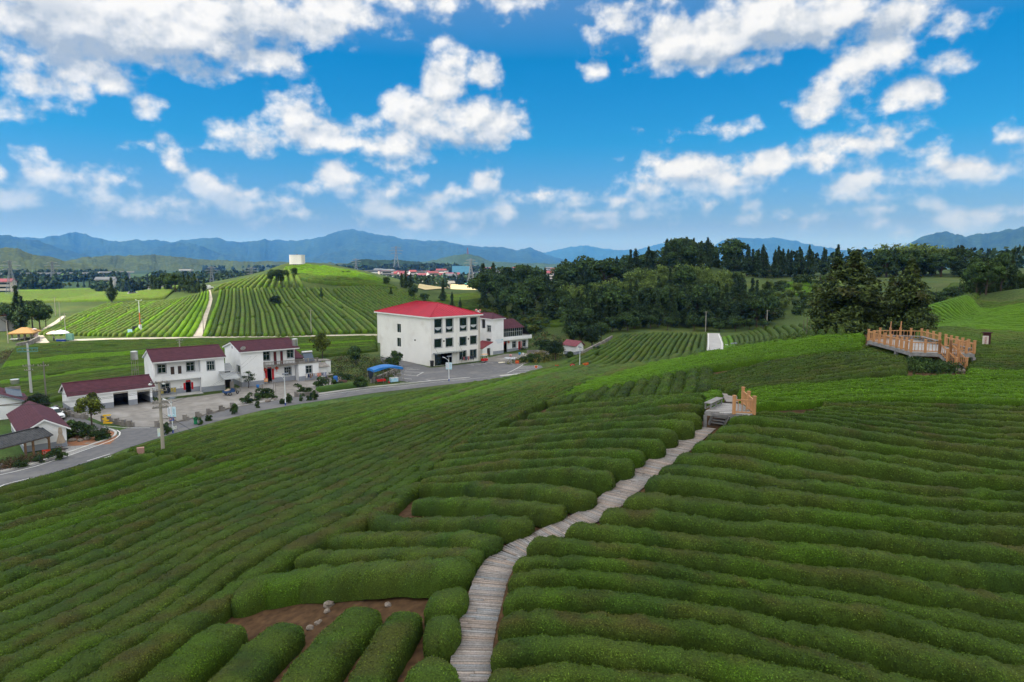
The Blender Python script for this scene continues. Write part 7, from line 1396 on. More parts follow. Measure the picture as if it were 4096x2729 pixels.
def small_sign(px, py, top, w, h, mb, label, text=None, mt=None, rot=0, legs=2, shape=None, tilt=0, ts=None, border=None, ml=None):
    p = g1(px, py); zt = zat(p, top) - p.z; t = empty('sign', p, rot, label, 'sign'); b = MB()
    if shape: b.extr([(x * w / 2, -.02, zt - h / 2 + z * h / 2) for x, z in shape], (0, .04, 0))
    else: b.bx(-w / 2, w / 2, -.02, .02, zt - h, zt)
    o = b.build('board', mb, t)
    if tilt: o.rotation_euler = (0, tilt, 0); o.location = ((zt - h / 2) * -math.sin(tilt), 0, (zt - h / 2) * (1 - math.cos(tilt)))
    if border: q = MB(); q.extr([(x * w * .62, .021, zt - h / 2 + z * h * .62) for x, z in shape], (0, .03, 0)); q.build('border', border, t)
    for x in ((-w * .4, w * .4) if legs == 2 else (0,)): b = MB(); b.tube([(x, .05, -.2), (x, .05, zt - h * .4)], .035, 6); b.build('leg', ml or M_OLDC, t)
    if text:
        L = text.split('|'); n = len(L)
        for i, s in enumerate(L): textobj(s, ts or min(h / n * .8, w / max(1, len(s)) * .95), (0, -.026, zt - h * (i + .5) / n), VERT, mt or M_SIGNW, o)
    return t
HEART = [(0, -1), (-.55, -.45), (-.95, .1), (-.98, .55), (-.7, .9), (-.35, .92), (0, .6), (.35, .92), (.7, .9), (.98, .55), (.95, .1), (.55, -.45)]; OVAL = [(math.cos(a) * (1 if abs(math.sin(a)) < .5 else .8), math.sin(a)) for a in np.linspace(0, 6.28, 13)[:-1]]
small_sign(536.1, 371.6, 365.4, .66, .7, M_RED, 'heart shaped red sign with white rim and yellow lettering by the parking bays', '浮梁', M_YT, 0, 1, HEART, ts=.24, border=M_SIGNW, ml=M_RED)
small_sign(556.8, 370.6, 364.7, .72, .68, M_RED, 'red butterfly shaped sign in front of the tea rows', None, M_SIGNW, 0, 1, [(0,-.5),(-.5,-1),(-.9,-.7),(-.8,0),(-1,.6),(-.6,1),(0,.55),(.6,1),(1,.6),(.8,0),(.9,-.7),(.5,-1)], ml=M_RED)
small_sign(572.3, 369.9, 363.6, 1.05, .75, M_RED, 'red oval sign left of the street lamp in front of the tea rows', '茶园', M_SIGNW, 0, 1, OVAL, ts=.3, ml=M_RED)
small_sign(585.7, 369.3, 362.8, 1.2, .85, M_SIGNR, 'tilted red rectangular sign with two yellow lines of characters', '绿水青山|就是金山', M_YT, 0, 1, tilt=-.2, ml=M_RED)
small_sign(517.2, 365.3, 360.5, .85, .68, M_SIGNR, 'orange red sign with yellow characters at the corner of the car park', '停车场', M_YT, 0, 2)
small_sign(265.8, 384.5, 378.4, .85, .65, mat('sign_orange', (.75,.30,.06), (.7,.26,.05), 3, .5), 'orange sign on legs beside the bonsai tree', '山茶', M_SIGNW, .5, 2)
small_sign(46.7, 457.4, 449.6, .9, .6, M_SIGNR, 'dark red sign with white characters and arrow facing the road', '农家山庄', M_SIGNW, .35, 2, ts=.19)
b = MB(); b.bx(-.22, .25, -.03, -.021, .49, .53); b.extr([(-.22, -.03, .44), (-.22, -.03, .58), (-.34, -.03, .51)], (0, .008, 0)); b.build('arrow', M_SIGNW, bpy.data.objects['sign.006'] if 'sign.006' in bpy.data.objects else None)
small_sign(47.9, 457.3, 454.0, .6, .33, M_SIGNB, 'blue box sign under the dark red sign', None, rot=.35); small_sign(43.6, 457.4, 454.6, .42, .32, mat('orange_box', (.75,.35,.04), (.7,.3,.03), 3, .5), 'orange box sign beside the blue one', None, rot=.35)
small_sign(159.6, 439.0, 428.4, .45, 1.1, mat('banner_pale2', (.6,.75,.85), (.75,.75,.6), 1.2, .8), 'pale blue and yellow upright board hidden behind the tall pole', None, rot=.9, legs=1)
small_sign(175.3, 432.6, 426.2, .5, .42, M_SIGNW, 'white information board seen from behind at the edge of the tea', None, rot=1.0, legs=1)
small_sign(130.2, 335.3, 329.2, 1.45, 1.15, mat('board_sky', (.45,.68,.80), (.40,.62,.76), 2, .5), 'pale blue information board below the weather mast', None, rot=0)
small_sign(637.5, 366.8, 364.4, 1.1, .55, M_SIGNW, 'low white board at the end of the pale kerb', None, rot=.2)
# signpost with yellow arrows
t = empty('signpost', g1(106.2, 430.3), .2, 'green post with several yellow arrow boards pointing different ways at the junction', 'signpost'); MB().tube([(0, 0, 0), (0, 0, 2.3)], .05, 8).build('post', mat('post_green', (.05,.15,.1), (.04,.12,.08), 3, .5), t)
for z, a, L in ((2.2, .3, 1.1), (1.9, -.9, .8), (1.65, 2.6, 1.0), (1.4, .9, .9), (1.1, -.1, 1.3)):
    o = MB().extr([(0, -.02, -.11), (L - .2, -.02, -.11), (L, -.02, 0), (L - .2, -.02, .11), (0, -.02, .11)], (0, .04, 0)).build('arrow_board', M_SIGNY, t); o.rotation_euler = (0, 0, a); o.location = (-.3 * math.cos(a), -.3 * math.sin(a) - .05, z)
# weather mast
t = empty('weather_mast', g1(140.5, 330.6), 0, 'red and white weather mast with sensors and white fence in the sunlit tea', 'weather mast'); hm_ = zat(t.location, 300.6) - t.location.z; MB().tube([(0, 0, 0), (0, 0, hm_ * .2)], .5, 8).build('base', M_LAMP, t); MB().tube([(0, 0, hm_ * .2), (0, 0, hm_ * .6)], .17, 8).build('lower_mast', mat('mast_orange', (.65,.16,.05), (.6,.14,.04), 3, .5), t); MB().tube([(0, 0, hm_ * .6), (0, 0, hm_)], .14, 8, .08).build('upper_mast', M_LAMP, t)
b = MB(); b.bx(-.9, .9, -.04, .04, hm_, hm_ + .07); b.ball((-.9, 0, hm_ + .25), .16, 8, 5); b.ball((.9, 0, hm_ + .2), .14, 8, 5); b.build('anemometer', M_LAMP, t)
for z in (.36, .29): b = MB(); b.extr([(.15, -.3, hm_ * z + .3), (1.0, -.3, hm_ * z - .1), (1.0, .3, hm_ * z - .1), (.15, .3, hm_ * z + .3)], (0, 0, .05)); b.build('solar_panel', MATS['solar_panel'], t)
b = MB(); b.bx(-2.4, -.7, -.5, -.4, .5, 1.5); b.build('display_panel', M_BLACK, t); b = MB()
for i in range(13): x = -.9 + i * .28; b.bx(x - .03, x + .03, -1.0, -.95, 0, 1.0)
b.bx(-.9, 2.5, -1.01, -.94, .75, .85); b.bx(-.9, 2.5, -1.01, -.94, .3, .4); b.build('picket_fence', M_LAMP, t)
# ================================================================== vehicles and stall
M_CARW = mat('car_white', (.78,.79,.80), (.76,.77,.78), 1, .25, spec=.5); M_TYRE = mat('tyre', (.02,.02,.02), (.03,.03,.03), 4, .9)
def suv(px, py, rot, label):
    t = empty('parked_car', g1(px, py) + Vector((0, 0, .05)), rot, label, 'car'); Wd = .9
    sec = [(-2.15,.45,.95,.78,.80),(-2.1,.35,1.05,.86,.86),(-1.75,.3,1.12,.9,.9),(-.9,.28,1.12,.9,.9),(.6,.28,1.08,.9,.9),(1.2,.28,1.02,.9,.88),(1.8,.3,.96,.88,.84),(2.12,.34,.85,.82,.74),(2.2,.42,.72,.72,.68)]
    b = MB(); n = 10; vs = []
    for x, z0, z1_, w0, w1_ in sec:
        for y, z in ((-w0 * .9, z0), (-w0, z0 + .15), (-w0, z0 + .4), (-w1_, z1_ - .06), (-w1_ * .9, z1_), (w1_ * .9, z1_), (w1_, z1_ - .06), (w0, z0 + .4), (w0, z0 + .15), (w0 * .9, z0)): vs.append((x, y, z))
    k = len(sec); b.add(vs, [(i * n + j, i * n + (j + 1) % n, (i + 1) * n + (j + 1) % n, (i + 1) * n + j) for i in range(k - 1) for j in range(n)] + [tuple(range(n)), tuple(range((k - 1) * n, k * n))], True); b.build('body', M_CARW, t)
    cab = [(-2.0,1.05,.78),(-1.75,1.55,.66),(-1.2,1.66,.64),(-.1,1.67,.64),(.3,1.55,.66),(1.0,1.06,.78)]; b = MB(); b.add([(x, s * w, z) for x, z, w in cab for s in (-1, 1)], [(2 * i, 2 * i + 1, 2 * i + 3, 2 * i + 2) for i in (1, 2, 3)] + [(0, 2, 4, 6, 8, 10), (1, 3, 5, 7, 9, 11)], False); b.add([(-1.75, -.66, 1.0), (.3, -.66, 1.0)], []); b.build('roof', M_CARW, t)
    b = MB(); b.extr([(.33, -.6, 1.54), (.98, -.7, 1.08), (.98, .7, 1.08), (.33, .6, 1.54)], (.02, 0, .015)); b.build('windscreen', M_GLASS, t); b = MB(); b.extr([(-1.78, -.6, 1.52), (-2.0, -.7, 1.1), (-2.0, .7, 1.1), (-1.78, .6, 1.52)], (-.02, 0, .01)); b.build('rear_window', M_GLASS, t)
    for s in (-1, 1):
        b = MB(); b.extr([(-1.7, s * .69, 1.5), (-1.85, s * .79, 1.1), (.75, s * .79, 1.1), (.22, s * .69, 1.5)], (0, s * .012, 0)); b.build('side_window', M_GLASS, t); b = MB(); b.ball((.7, s * .98, 1.1), .13, 8, 5, (.7, 1, .8)); b.build('mirror', M_CARW, t)
        b = MB(); b.extr([(2.0, s * .48, .80), (2.12, s * .78, .84), (2.16, s * .76, .70), (2.2, s * .48, .68)], (.03, 0, .02)); b.build('headlight', mat('headlight_glass', (.5,.55,.6), (.4,.45,.5), 4, .15), t)
        for x in (-1.35, 1.35):
            w = empty('wheel', (x, s * .80, .33)); w.parent = t; b = MB(); b.lathe([(.20, -.1), (.33, -.09), (.34, 0), (.33, .09), (.20, .1)], n=18); o = b.build('tyre', M_TYRE, w); o.rotation_euler = (math.pi / 2, 0, 0); b = MB(); b.lathe([(0, .085), (.2, .09), (.2, -.09), (0, -.085)], n=12); o = b.build('rim', M_STEEL, w); o.rotation_euler = (math.pi / 2, 0, 0)
    b = MB(); b.bx(2.19, 2.215, -.55, .55, .60, .74); b.bx(2.15, 2.2, -.7, .7, .33, .45); b.build('grille', M_BLACK, t); b = MB(); b.bx(2.218, 2.23, -.22, .22, .46, .57); b.build('number_plate', M_SIGNB, t); return t
suv(54.2, 419.2, math.radians(-38), 'white SUV parked on the side lane between the dark tree and the low wall')
def wheel(t, x, y, r, w): q = empty('wheel', (x, y, r)); q.parent = t; b = MB(); b.lathe([(r * .55, -w), (r, -w * .8), (r, w * .8), (r * .55, w)], n=14); o = b.build('tyre', M_TYRE, q); o.rotation_euler = (math.pi / 2, 0, 0); b = MB(); b.lathe([(0, w * .8), (r * .56, w * .8), (r * .56, -w * .8), (0, -w * .8)], n=10); o = b.build('rim', M_STEEL, q); o.rotation_euler = (math.pi / 2, 0, 0)
t = empty('cargo_tricycle', g1(230.6, 395) + Vector((0, 0, .04)), math.radians(52), 'blue cargo tricycle loaded with sacks at the lean-to', 'tricycle'); b = MB(); b.bx(-1.2, .5, -.6, .6, .5, .58); b.bx(-1.2, .5, -.6, -.55, .58, .9); b.bx(-1.2, .5, .55, .6, .58, .9); b.bx(-1.2, -1.15, -.55, .55, .58, .9); b.bx(.45, .5, -.55, .55, .58, 1.15); b.build('cargo_bed', mat('trike_blue', (.03,.08,.2), (.025,.065,.17), 3, .5), t)
wheel(t, -.5, -.72, .28, .08); wheel(t, -.5, .72, .28, .08); wheel(t, 1.35, 0, .28, .06); b = MB(); b.tube([(1.35, 0, .3), (1.1, 0, 1.0), (1.05, 0, 1.15)], .05, 6); b.tube([(1.05, -.35, 1.15), (1.05, .35, 1.15)], .03, 6); b.tube([(.5, 0, .55), (1.15, 0, .6)], .08, 6); b.build('fork', M_OLDC, t); b = MB(); b.bx(.55, .95, -.18, .18, .75, .85); b.bx(.6, .9, -.1, .1, .5, .75); b.build('saddle', M_BLACK, t)
for i, (x, y, z, s) in enumerate([(-.8, -.2, .78, .36), (-.3, .2, .78, .34), (-.7, .3, .76, .3), (-.45, -.1, 1.0, .34)]): b = MB(); b.ball((0, 0, 0), s, 9, 6, (1.2, .8, .62)); o = b.build('sack', mat('sack_beige', (.45,.35,.25), (.38,.29,.2), 4, .9, .4, 8), None, 'beige sack lying in the bed of the blue cargo tricycle', 'sack', 'sacks on the cargo tricycle'); o.location = t.matrix_basis @ Vector((x, y, z)) if False else t.location + Matrix.Rotation(t.rotation_euler.z, 3, 'Z') @ Vector((x, y, z))
# market stall with blue tarpaulin
sp = [g1(370.2, 384.5), g1(383.5, 385.6), g1(398.5, 379.5), g1(389.5, 377.0)]; c0 = sum(sp, Vector()) / 4; rot_s = math.radians(35); t = empty('market_stall', c0, rot_s, 'open stall of thin posts under a bowed blue tarpaulin', 'stall'); Ls, Ws, Hs = 6.4, 3.2, 2.9
n, m = 14, 7; vs = [];
for i in range(n):
    for j in range(m): u, v = i / (n - 1), j / (m - 1); vs.append((-Ls / 2 + Ls * u, -Ws / 2 + Ws * v, Hs + .55 * math.sin(math.pi * u) * .9 - .12 * abs(2 * v - 1) ** 3 + .04 * math.sin(9 * u + 3 * v)))
b = MB(); b.add(vs, [(i * m + j, (i + 1) * m + j, (i + 1) * m + j + 1, i * m + j + 1) for i in range(n - 1) for j in range(m - 1)], True)
edge = [i * m for i in range(n)]; vs2 = [vs[e] for e in edge] + [(vs[e][0], vs[e][1] - .06, vs[e][2] - .35 - .12 * math.sin(e)) for e in edge]; b.add(vs2, [(i, i + 1, n + i + 1, n + i) for i in range(n - 1)], True)
vs3 = [vs[j] for j in range(m)] + [(vs[j][0] - .06, vs[j][1], vs[j][2] - .45) for j in range(m)]; b.add(vs3, [(j, m + j, m + j + 1, j + 1) for j in range(m - 1)], True); vs3 = [vs[(n - 1) * m + j] for j in range(m)] + [(vs[(n - 1) * m + j][0] + .06, vs[j][1], vs[j][2] - .4) for j in range(m)]; b.add(vs3, [(j, j + 1, m + j + 1, m + j) for j in range(m - 1)], True); b.build('tarpaulin', M_BLUET, t)
for x in (-Ls / 2, -1.2, 1.2, Ls / 2):
    for y in (-Ws / 2, Ws / 2): MB().tube([(x, y, 0), (x, y, Hs + .02)], .035, 6).build('post', M_OLDC, t)
b = MB(); b.extr([(-Ls / 2 - .02, -Ws / 2, Hs - .3), (-Ls / 2 - .02, Ws / 2, Hs - .3), (-Ls / 2 - .02, Ws * .2, .8), (-Ls / 2 - .02, -Ws * .1, .9)], (.03, 0, 0)); b.build('dark_side_sheet', mat('dark_sheet', (.01,.015,.03), (.015,.02,.035), 3, .6), t)
def at(root, x, y, z=0): return root.location + Matrix.Rotation(root.rotation_euler.z, 3, 'Z') @ Vector((x, y, z))
q = empty('table', at(t, -1.6, -1.2), rot_s, 'table with a red cloth under the blue stall', 'table'); MB().bx(-.9, .9, -.4, .4, .78, .82).build('tabletop', M_RED, q); MB().bx(-.92, .92, -.42, -.39, .42, .80).build('cloth', M_RED, q)
for x in (-.85, .85):
    for y in (-.35, .35): MB().tube([(x, y, 0), (x, y, .78)], .025, 6).build('leg', M_OLDC, q)
q = empty('freezer', at(t, 1.1, -1.5), rot_s, 'pale blue chest freezer with printed front under the stall', 'freezer'); MB().bx(-.8, .8, -.4, .4, .1, .85).build('body', mat('freezer_blue', (.30,.58,.78), (.55,.72,.82), 2.5, .4), q); MB().bx(-.82, .82, -.42, .42, .85, .92).build('lid', M_SIGNW, q)
b = MB(); b.bx(-.15, .15, -.1, .1, 0, .3); o = b.build('red_can', M_RED, None, 'small red can on the ground by the freezer', 'can'); o.location = at(t, -.1, -1.8)
# ================================================================== yard things
for px, py, mm, lb, s in [(195.8,424.6,mat('bin_green', (.02,.28,.12), (.02,.24,.1), 3, .5),'green wheelie bin at the edge of the road by the tea',.8),(432,366.9,M_BLACK,'black wheelie bin at the corner of the red roofed hall',1.1)]:
    t = empty('wheelie_bin', g1(px, py) + Vector((0, 0, .05)), .4, lb, 'bin'); b = MB(); b.add([(x * s, y * s, z * s) for x, y, z in ((-.26,-.3,.08),(.26,-.3,.08),(.26,.3,.08),(-.26,.3,.08),(-.33,-.4,1.2),(.33,-.4,1.2),(.33,.38,1.2),(-.33,.38,1.2))], [(3,2,1,0),(4,5,6,7),(0,1,5,4),(1,2,6,5),(2,3,7,6),(3,0,4,7)]); b.build('body', mm, t); b = MB(); b.bx(-.36 * s, .36 * s, -.43 * s, .45 * s, 1.2 * s, 1.28 * s); b.build('lid', mm, t); wheel(t, -.25 * s, .35 * s, .1, .04); wheel(t, .25 * s, .35 * s, .1, .04)
t = empty('tricycle_cart', g1(484.5, 362.5) + Vector((0, 0, .06)), .8, 'red and pink children cart with canopy beside the hall corner', 'cart'); b = MB(); b.bx(-.7, .7, -.5, .5, .4, .9); b.build('body', M_RED, t); b = MB(); b.bx(-.75, .75, -.55, .55, 1.9, 2.0); b.build('canopy', mat('cart_pink', (.7,.3,.3), (.7,.55,.2), 3, .6), t)
for x in (-.65, .65):
    for y in (-.45, .45): MB().tube([(x, y, .9), (x, y, 1.9)], .03, 6).build('post', M_LAMP, t)
wheel(t, -.5, -.5, .2, .05); wheel(t, -.5, .5, .2, .05); wheel(t, .55, 0, .2, .05)
water_tank(h2.O + h2.X * (w2 - .1) + h2.Y * .8 + Vector((0, 0, H2z + .25)), .55, 1.5, 'ribbed steel water tank at the roof end of the balustrade farmhouse')
water_tank(h1.O - h1.X * 2.0 + h1.Y * 5.5, .6, 1.6, 'ribbed steel water tank on tall legs left of the recessed balcony farmhouse', 6.4)
b = empty('water_tank', ht.O + ht.X * wt * .1 + ht.Y * dt * .8 + Vector((0, 0, tz - .5)), 0, 'steel water drum with pink buckets on the stair tower roof', 'water tank'); MB().lathe([(0, 0), (.55, 0), (.57, .4), (.55, .9), (0, 1.0)], n=14).build('drum', M_STEEL, b)
q = MB(); q.ball((.5, -.6, 1.0), .3, 8, 6); q.ball((-.5, -.6, 1.1), .34, 8, 6); q.build('bucket', mat('pink_plastic', (.7,.25,.25), (.6,.2,.2), 3, .5), b)
dish(h2.O + h2.X * .4 + Vector((0, 0, H2z + .05)) - h2.Y * .35, h2.r, .5, 'grey satellite dish at the eave corner of the balustrade farmhouse'); dish(h2.O + h2.X * (w2 + 3.2) + h2.Y * 2.8 + Vector((0, 0, Ha + .08)), h2.r - .3, .5, 'grey satellite dish on the annex terrace')
t = empty('solar_heater', h2.O + h2.X * (wa - 1.6) + h2.Y * 1.2 + Vector((0, 0, Ha + .08)), h2.r, 'solar water heater with dark tubes on the annex terrace', 'solar heater'); b = MB(); b.extr([(-1, -1.0, .1), (1, -1.0, .1), (1, .5, 1.7), (-1, .5, 1.7)], (0, -.05, .05)); b.build('collector', mat('collector_blue', (.05,.08,.12), (.08,.11,.15), 6, .3), t); b = MB(); b.tube([(-1.1, .6, 1.9), (1.1, .6, 1.9)], .27, 12); b.build('tank', M_STEEL, t)
for x in (-.9, .9): MB().bar((x, .6, 0), (x, .6, 1.7), .05).build('leg', M_OLDC, t)
t = empty('solar_heater', h4.O - h4.X * 1.3 + h4.Y * 3.2 + Vector((0, 0, H4 + .9)), h4.r + math.pi / 2 * 0, 'solar water heater with blue tubes on the left house roof', 'solar heater'); b = MB(); b.extr([(-1, -1.0, .1), (1, -1.0, -.4), (1, .9, .5), (-1, .9, 1.0)], (0, -.05, .06)); b.build('collector', MATS['collector_blue'], t); MB().bx(-1, 1, .9, 1.2, -1, 1.1).build('stand', M_OLDC, t)
# low walls with crenels
def garden_wall(pts, label, h=.55, piers=True, m=None, w=.22, ph=.95):
    Q = [g1(*p) for p in pts]; t = empty('garden_wall', Q[0], 0, label, 'wall'); L = t.location
    for i in range(len(Q) - 1):
        a, c = Q[i] - L, Q[i + 1] - L
        if h > 0: MB().bar(a + Vector((0, 0, h / 2 - .1)), c + Vector((0, 0, h / 2 - .1)), w, h + .2).build('wall_panel', m or M_OLDC, t)
    if piers:
        for q in Q: p = q - L; b = MB(); b.bx(p.x - .24, p.x + .24, p.y - .24, p.y + .24, -.2, ph); b.bx(p.x + .24, p.x + .62, p.y - .16, p.y + .16, -.2, ph * .72); b.build('pier', m or M_OLDC, t)
    return t
garden_wall([(103.5,421.8),(109,422.8),(117,424.6),(124,426),(130,427)], 'low weathered wall with stepped piers at the left of the yard entrance')
garden_wall([(157,427),(172,423.6),(185,420.6),(197.5,417.4),(208.5,414),(221,411),(232,408)], 'low weathered wall with stepped piers between yard and road', .22)
garden_wall([(56,411),(63,414),(70,416.3),(77,418),(84,419)], 'low wall with stepped piers behind the parked car', .6)
garden_wall([(371,383),(384,377.6),(394,372.8),(402,369.6)], 'low pale retaining wall of the raised kitchen bed', .9, False, M_OLDC, .3)
garden_wall([(582,357.5),(592,352.5),(603,347),(612,341.5)], 'grey stone wall climbing behind the hut to the wood', 1.6, False, M_OLDC, .4); garden_wall([(527,353.6),(536,353.4),(546,354.6)], 'broken stone wall at the back of the worn yard', .9, False, M_OLDC, .4)
garden_wall([(17,348),(30,345),(39,340.5)], 'grey stone wall below the pavilion', 1.3, False, M_OLDC, .5); garden_wall([(296,397),(315,395.3)], 'short pier wall at the planted strip', .7, True)
garden_wall([(339,384.2),(347,384.8)], 'low brown brick wall of the kitchen garden', .9, False, mat('brown_brick', (.15,.09,.065), (.11,.07,.055), 4, .9, .3, 12), .25)
# yard frame, laundry, barrel, bench, clothes
t = empty('plant_frame', g1(268, 394.8), .5, 'square iron frame standing over shrubs at the yard edge', 'frame')
for x in (-1.2, 1.2):
    for y in (-1.1, 1.1): MB().bar((x, y, 0), (x, y, 2.2), .05).build('post', M_OLDC, t)
b = MB()
for y in (-1.1, 1.1): b.bar((-1.225, y, 2.2), (1.225, y, 2.2), .05)
for i in range(5): x = -1.2 + .6 * i; b.bar((x, -1.07, 2.24), (x, 1.07, 2.24), .03)
b.build('top_frame', M_OLDC, t)
def laundry(p, rot, L, label, cols, seed):
    t = empty('laundry_rack', p, rot, label, 'laundry rack'); r = random.Random(seed)
    for x in (0, L): MB().bar((x, 0, 0), (x, 0, 1.5), .04).build('post', M_OLDC, t)
    MB().bar((-.1, 0, 1.5), (L + .1, 0, 1.5), .03).build('rail', M_OLDC, t); x = .15
    while x < L - .2:
        w = r.uniform(.22, .42); h_ = r.uniform(.5, .95); b = MB(); k = 4; vs = [(x + w * i / k, -.05 + .04 * math.sin(i * 2 + x * 7), 1.49 - h_ * j) for j in (0, 1) for i in range(k + 1)]; b.add(vs, [(i, i + 1, k + 2 + i, k + 1 + i) for i in range(k)], True); c = cols[r.randrange(len(cols))]; b.build('garment', mat('cloth_%d%d%d' % tuple(int(v * 99) for v in c), c, tuple(v * .8 for v in c), 5, .9), t); x += w + .06
    return t
CL = [(.6,.22,.15),(.03,.04,.09),(.55,.5,.48),(.25,.04,.07),(.02,.02,.025),(.6,.55,.5),(.28,.3,.4),(.2,.12,.08)]
laundry(h2.O + h2.X * (w2 + .9) - h2.Y * 1.6 + Vector((0, 0, .03)), h2.r, 4.6, 'rack of drying clothes in front of the annex window', CL, 3); laundry(h1.O + h1.X * .3 - h1.Y * .9 + Vector((0, 0, .1)), h1.r, 3.0, 'rack of drying clothes under the ground floor window', [(.02,.025,.03),(.45,.36,.1),(.35,.33,.33),(.04,.05,.09)], 5)
laundry(hb.O + hb.X * fw[8][0] - hb.Y * .8 + Vector((0, 0, .06)), hb.r, 3.6, 'thin rack with a few garments before the hall windows', [(.05,.05,.06),(.5,.12,.12),(.04,.06,.1)], 9)
b = MB(); b.lathe([(0, 0), (.38, 0), (.42, .3), (.42, .8), (.38, 1.15), (.34, 1.15), (.34, 1.1), (0, 1.1)], n=16); o = b.build('barrel', mat('barrel_blue', (.02,.13,.42), (.02,.1,.36), 3, .45), None, 'blue plastic barrel standing at the kitchen garden', 'barrel'); o.location = g1(335.6, 381.6)
t = empty('work_table', g1(327, 378.6), .65, 'weathered work table with clutter beside the annex', 'table'); MB().bx(-1.6, 1.6, -.5, .5, .72, .80).build('tabletop', M_OLDC, t)
for x in (-1.5, 0, 1.5): MB().bx(x - .12, x + .12, -.4, .4, 0, .72).build('leg', M_OLDC, t)
b = MB(); b.lathe([(0, 0), (.14, 0), (.18, .3), (.16, .3), (.12, .04), (0, .04)], n=12); o = b.build('basin', M_SIGNB, None, 'blue basin on the weathered work table', 'basin'); o.location = t.location + Vector((-1, -.6, .8)) * .6 + Vector((0, 0, .32))
for px, py, c, lb in [(519.6,361-6.2,(.05,.3,.6),'blue bucket by the maroon door of the tower farmhouse'),(523,355.2,(.7,.7,.7),'white bucket by the maroon door of the tower farmhouse'),(510.5,356.6,(.7,.35,.35),'pink plastic stool on the worn yard'),(257.8,387.8,(.03,.2,.55),'blue bucket under the bonsai tree')]:
    b = MB(); b.lathe([(0, 0), (.22, 0), (.3, .55), (.27, .55), (.2, .05), (0, .05)], n=12); o = b.build('bucket', mat('plastic_%d' % int(px), c, tuple(v * .85 for v in c), 3, .5), None, lb, 'bucket'); o.location = g1(px, py) + Vector((0, 0, .04))
b = MB(); s = [g1(*q) for q in ((503.6,358.6),(506,357.6),(511,358),(515,357.6),(521,358.4),(523,358.2),(519,359.6),(512,360),(507,359.4))]; o = b.prism([(p.x, p.y) for p in s], .07, .16).build('plastic_sheet', mat('sheet_pale', (.5,.52,.55), (.4,.42,.46), 1.5, .5, .5, 3), None, 'crumpled pale plastic sheet spread on the worn yard', 'sheet')
b = MB(); s = [g1(*q) for q in ((498,363),(502.5,362.4),(506,362.8),(503,363.6),(499,363.9))]; b.prism([(p.x, p.y) for p in s], .07, .11).build('plastic_sheet', mat('sheet_cream', (.6,.55,.42), (.55,.5,.4), 2, .8), None, 'cream coloured flat sheet near the car park edge', 'sheet')
t = empty('bonsai_tree', g1(248.4, 388), 0, 'small twisted bonsai style tree by the farmhouse side wall', 'tree'); b = MB(); b.tube([(0, 0, 0), (.15, 0, .8), (-.1, .1, 1.5), (.1, 0, 2.3), (0, 0, 2.9)], [.1, .09, .07, .05, .02], 7)
for z, dx in ((1.2, .8), (1.6, -.8), (2.1, .7)): b.tube([(0, 0, z), (dx, .1, z + .35)], .035, 5)
b.build('trunk', M_BARK, t); C = []; r = np.random.default_rng(3)
for c in ((.8, .1, 1.7), (-.8, .1, 2.1), (.7, .1, 2.5), (0, 0, 3.0), (-.2, 0, 1.4), (.3, .2, 2.0)): C.append(np.array(c) + r.normal(0, 1, (120, 3)) * (.3, .3, .12))
C = np.concatenate(C); nn = np.tile((0, -.4, .9), (len(C), 1)); V, Q, T = leaf_cloud(C, nn, .2, np.tile((.03, .06, .018), (len(C), 1)), .1, .6, 4); link(mesh_np('crown', V, Q, M_LEAF, T), t)
# closed patio umbrella by the low house, open umbrellas by the lane
t = empty('patio_umbrella', g1(61.6, 449.8), 0, 'closed beige patio umbrella by the low white house', 'umbrella'); MB().tube([(0, 0, 0), (0, 0, 2.9)], .035, 8).build('pole', M_OLDC, t); b = MB(); b.bx(-.6, .6, -.45, .45, 0, .12); b.build('base', M_BLACK, t); b = MB(); n = 16; prof = [(.12, 2.95), (.16, 2.7), (.2, 2.3), (.17, 2.1), (.3, 1.5), (.42, .95)]
b.add([(r_ * (1 + .28 * (j % 2)) * math.cos(6.283 * j / n), r_ * (1 + .28 * (j % 2)) * math.sin(6.283 * j / n), z) for r_, z in prof for j in range(n)], [(i * n + j, i * n + (j + 1) % n, (i + 1) * n + (j + 1) % n, (i + 1) * n + j) for i in range(len(prof) - 1) for j in range(n)] + [tuple(range(n))], False); b.build('canopy', mat('umbrella_beige', (.36,.29,.22), (.3,.24,.18), 3, .9), t)
def umbrella(px, py, r_, h, mm, label): t = empty('parasol', g1(px, py), 0, label, 'umbrella'); MB().tube([(0, 0, 0), (0, 0, h)], .04, 6).build('pole', M_OLDC, t); n = 16; MB().lathe([(0, h), (r_ * .5, h - .22 * r_ * .6), (r_ * .85, h - .3 * r_), (r_, h - .46 * r_)], n=n).build('canopy', mm, t); return t
umbrella(61.3, 341, 2.3, 3.4, mat('umbrella_white', (.78,.79,.82), (.72,.73,.78), 2, .8), 'white open parasol over the roadside stand by the lane'); umbrella(54.4, 340.8, 2.0, 3.1, mat('umbrella_sand', (.62,.48,.38), (.55,.42,.33), 2, .8), 'sand coloured open parasol left of the white one'); b = umbrella(35.3, 338.5, .7, 3.2, mat('umbrella_stripe', (.6,.48,.46), (.45,.35,.36), 6, .8), 'folded striped parasol at the pavilion corner')
b.children[-1].scale = (1, 1, 1); b.children[-1].data = MB().lathe([(.1, 3.2), (.25, 2.6), (.6, 1.2), (.95, .6)], n=14).build('canopy', MATS['umbrella_stripe'], b).data; bpy.data.objects.remove([o for o in bpy.data.objects if o.parent == b and o.name.startswith('canopy')][-1])
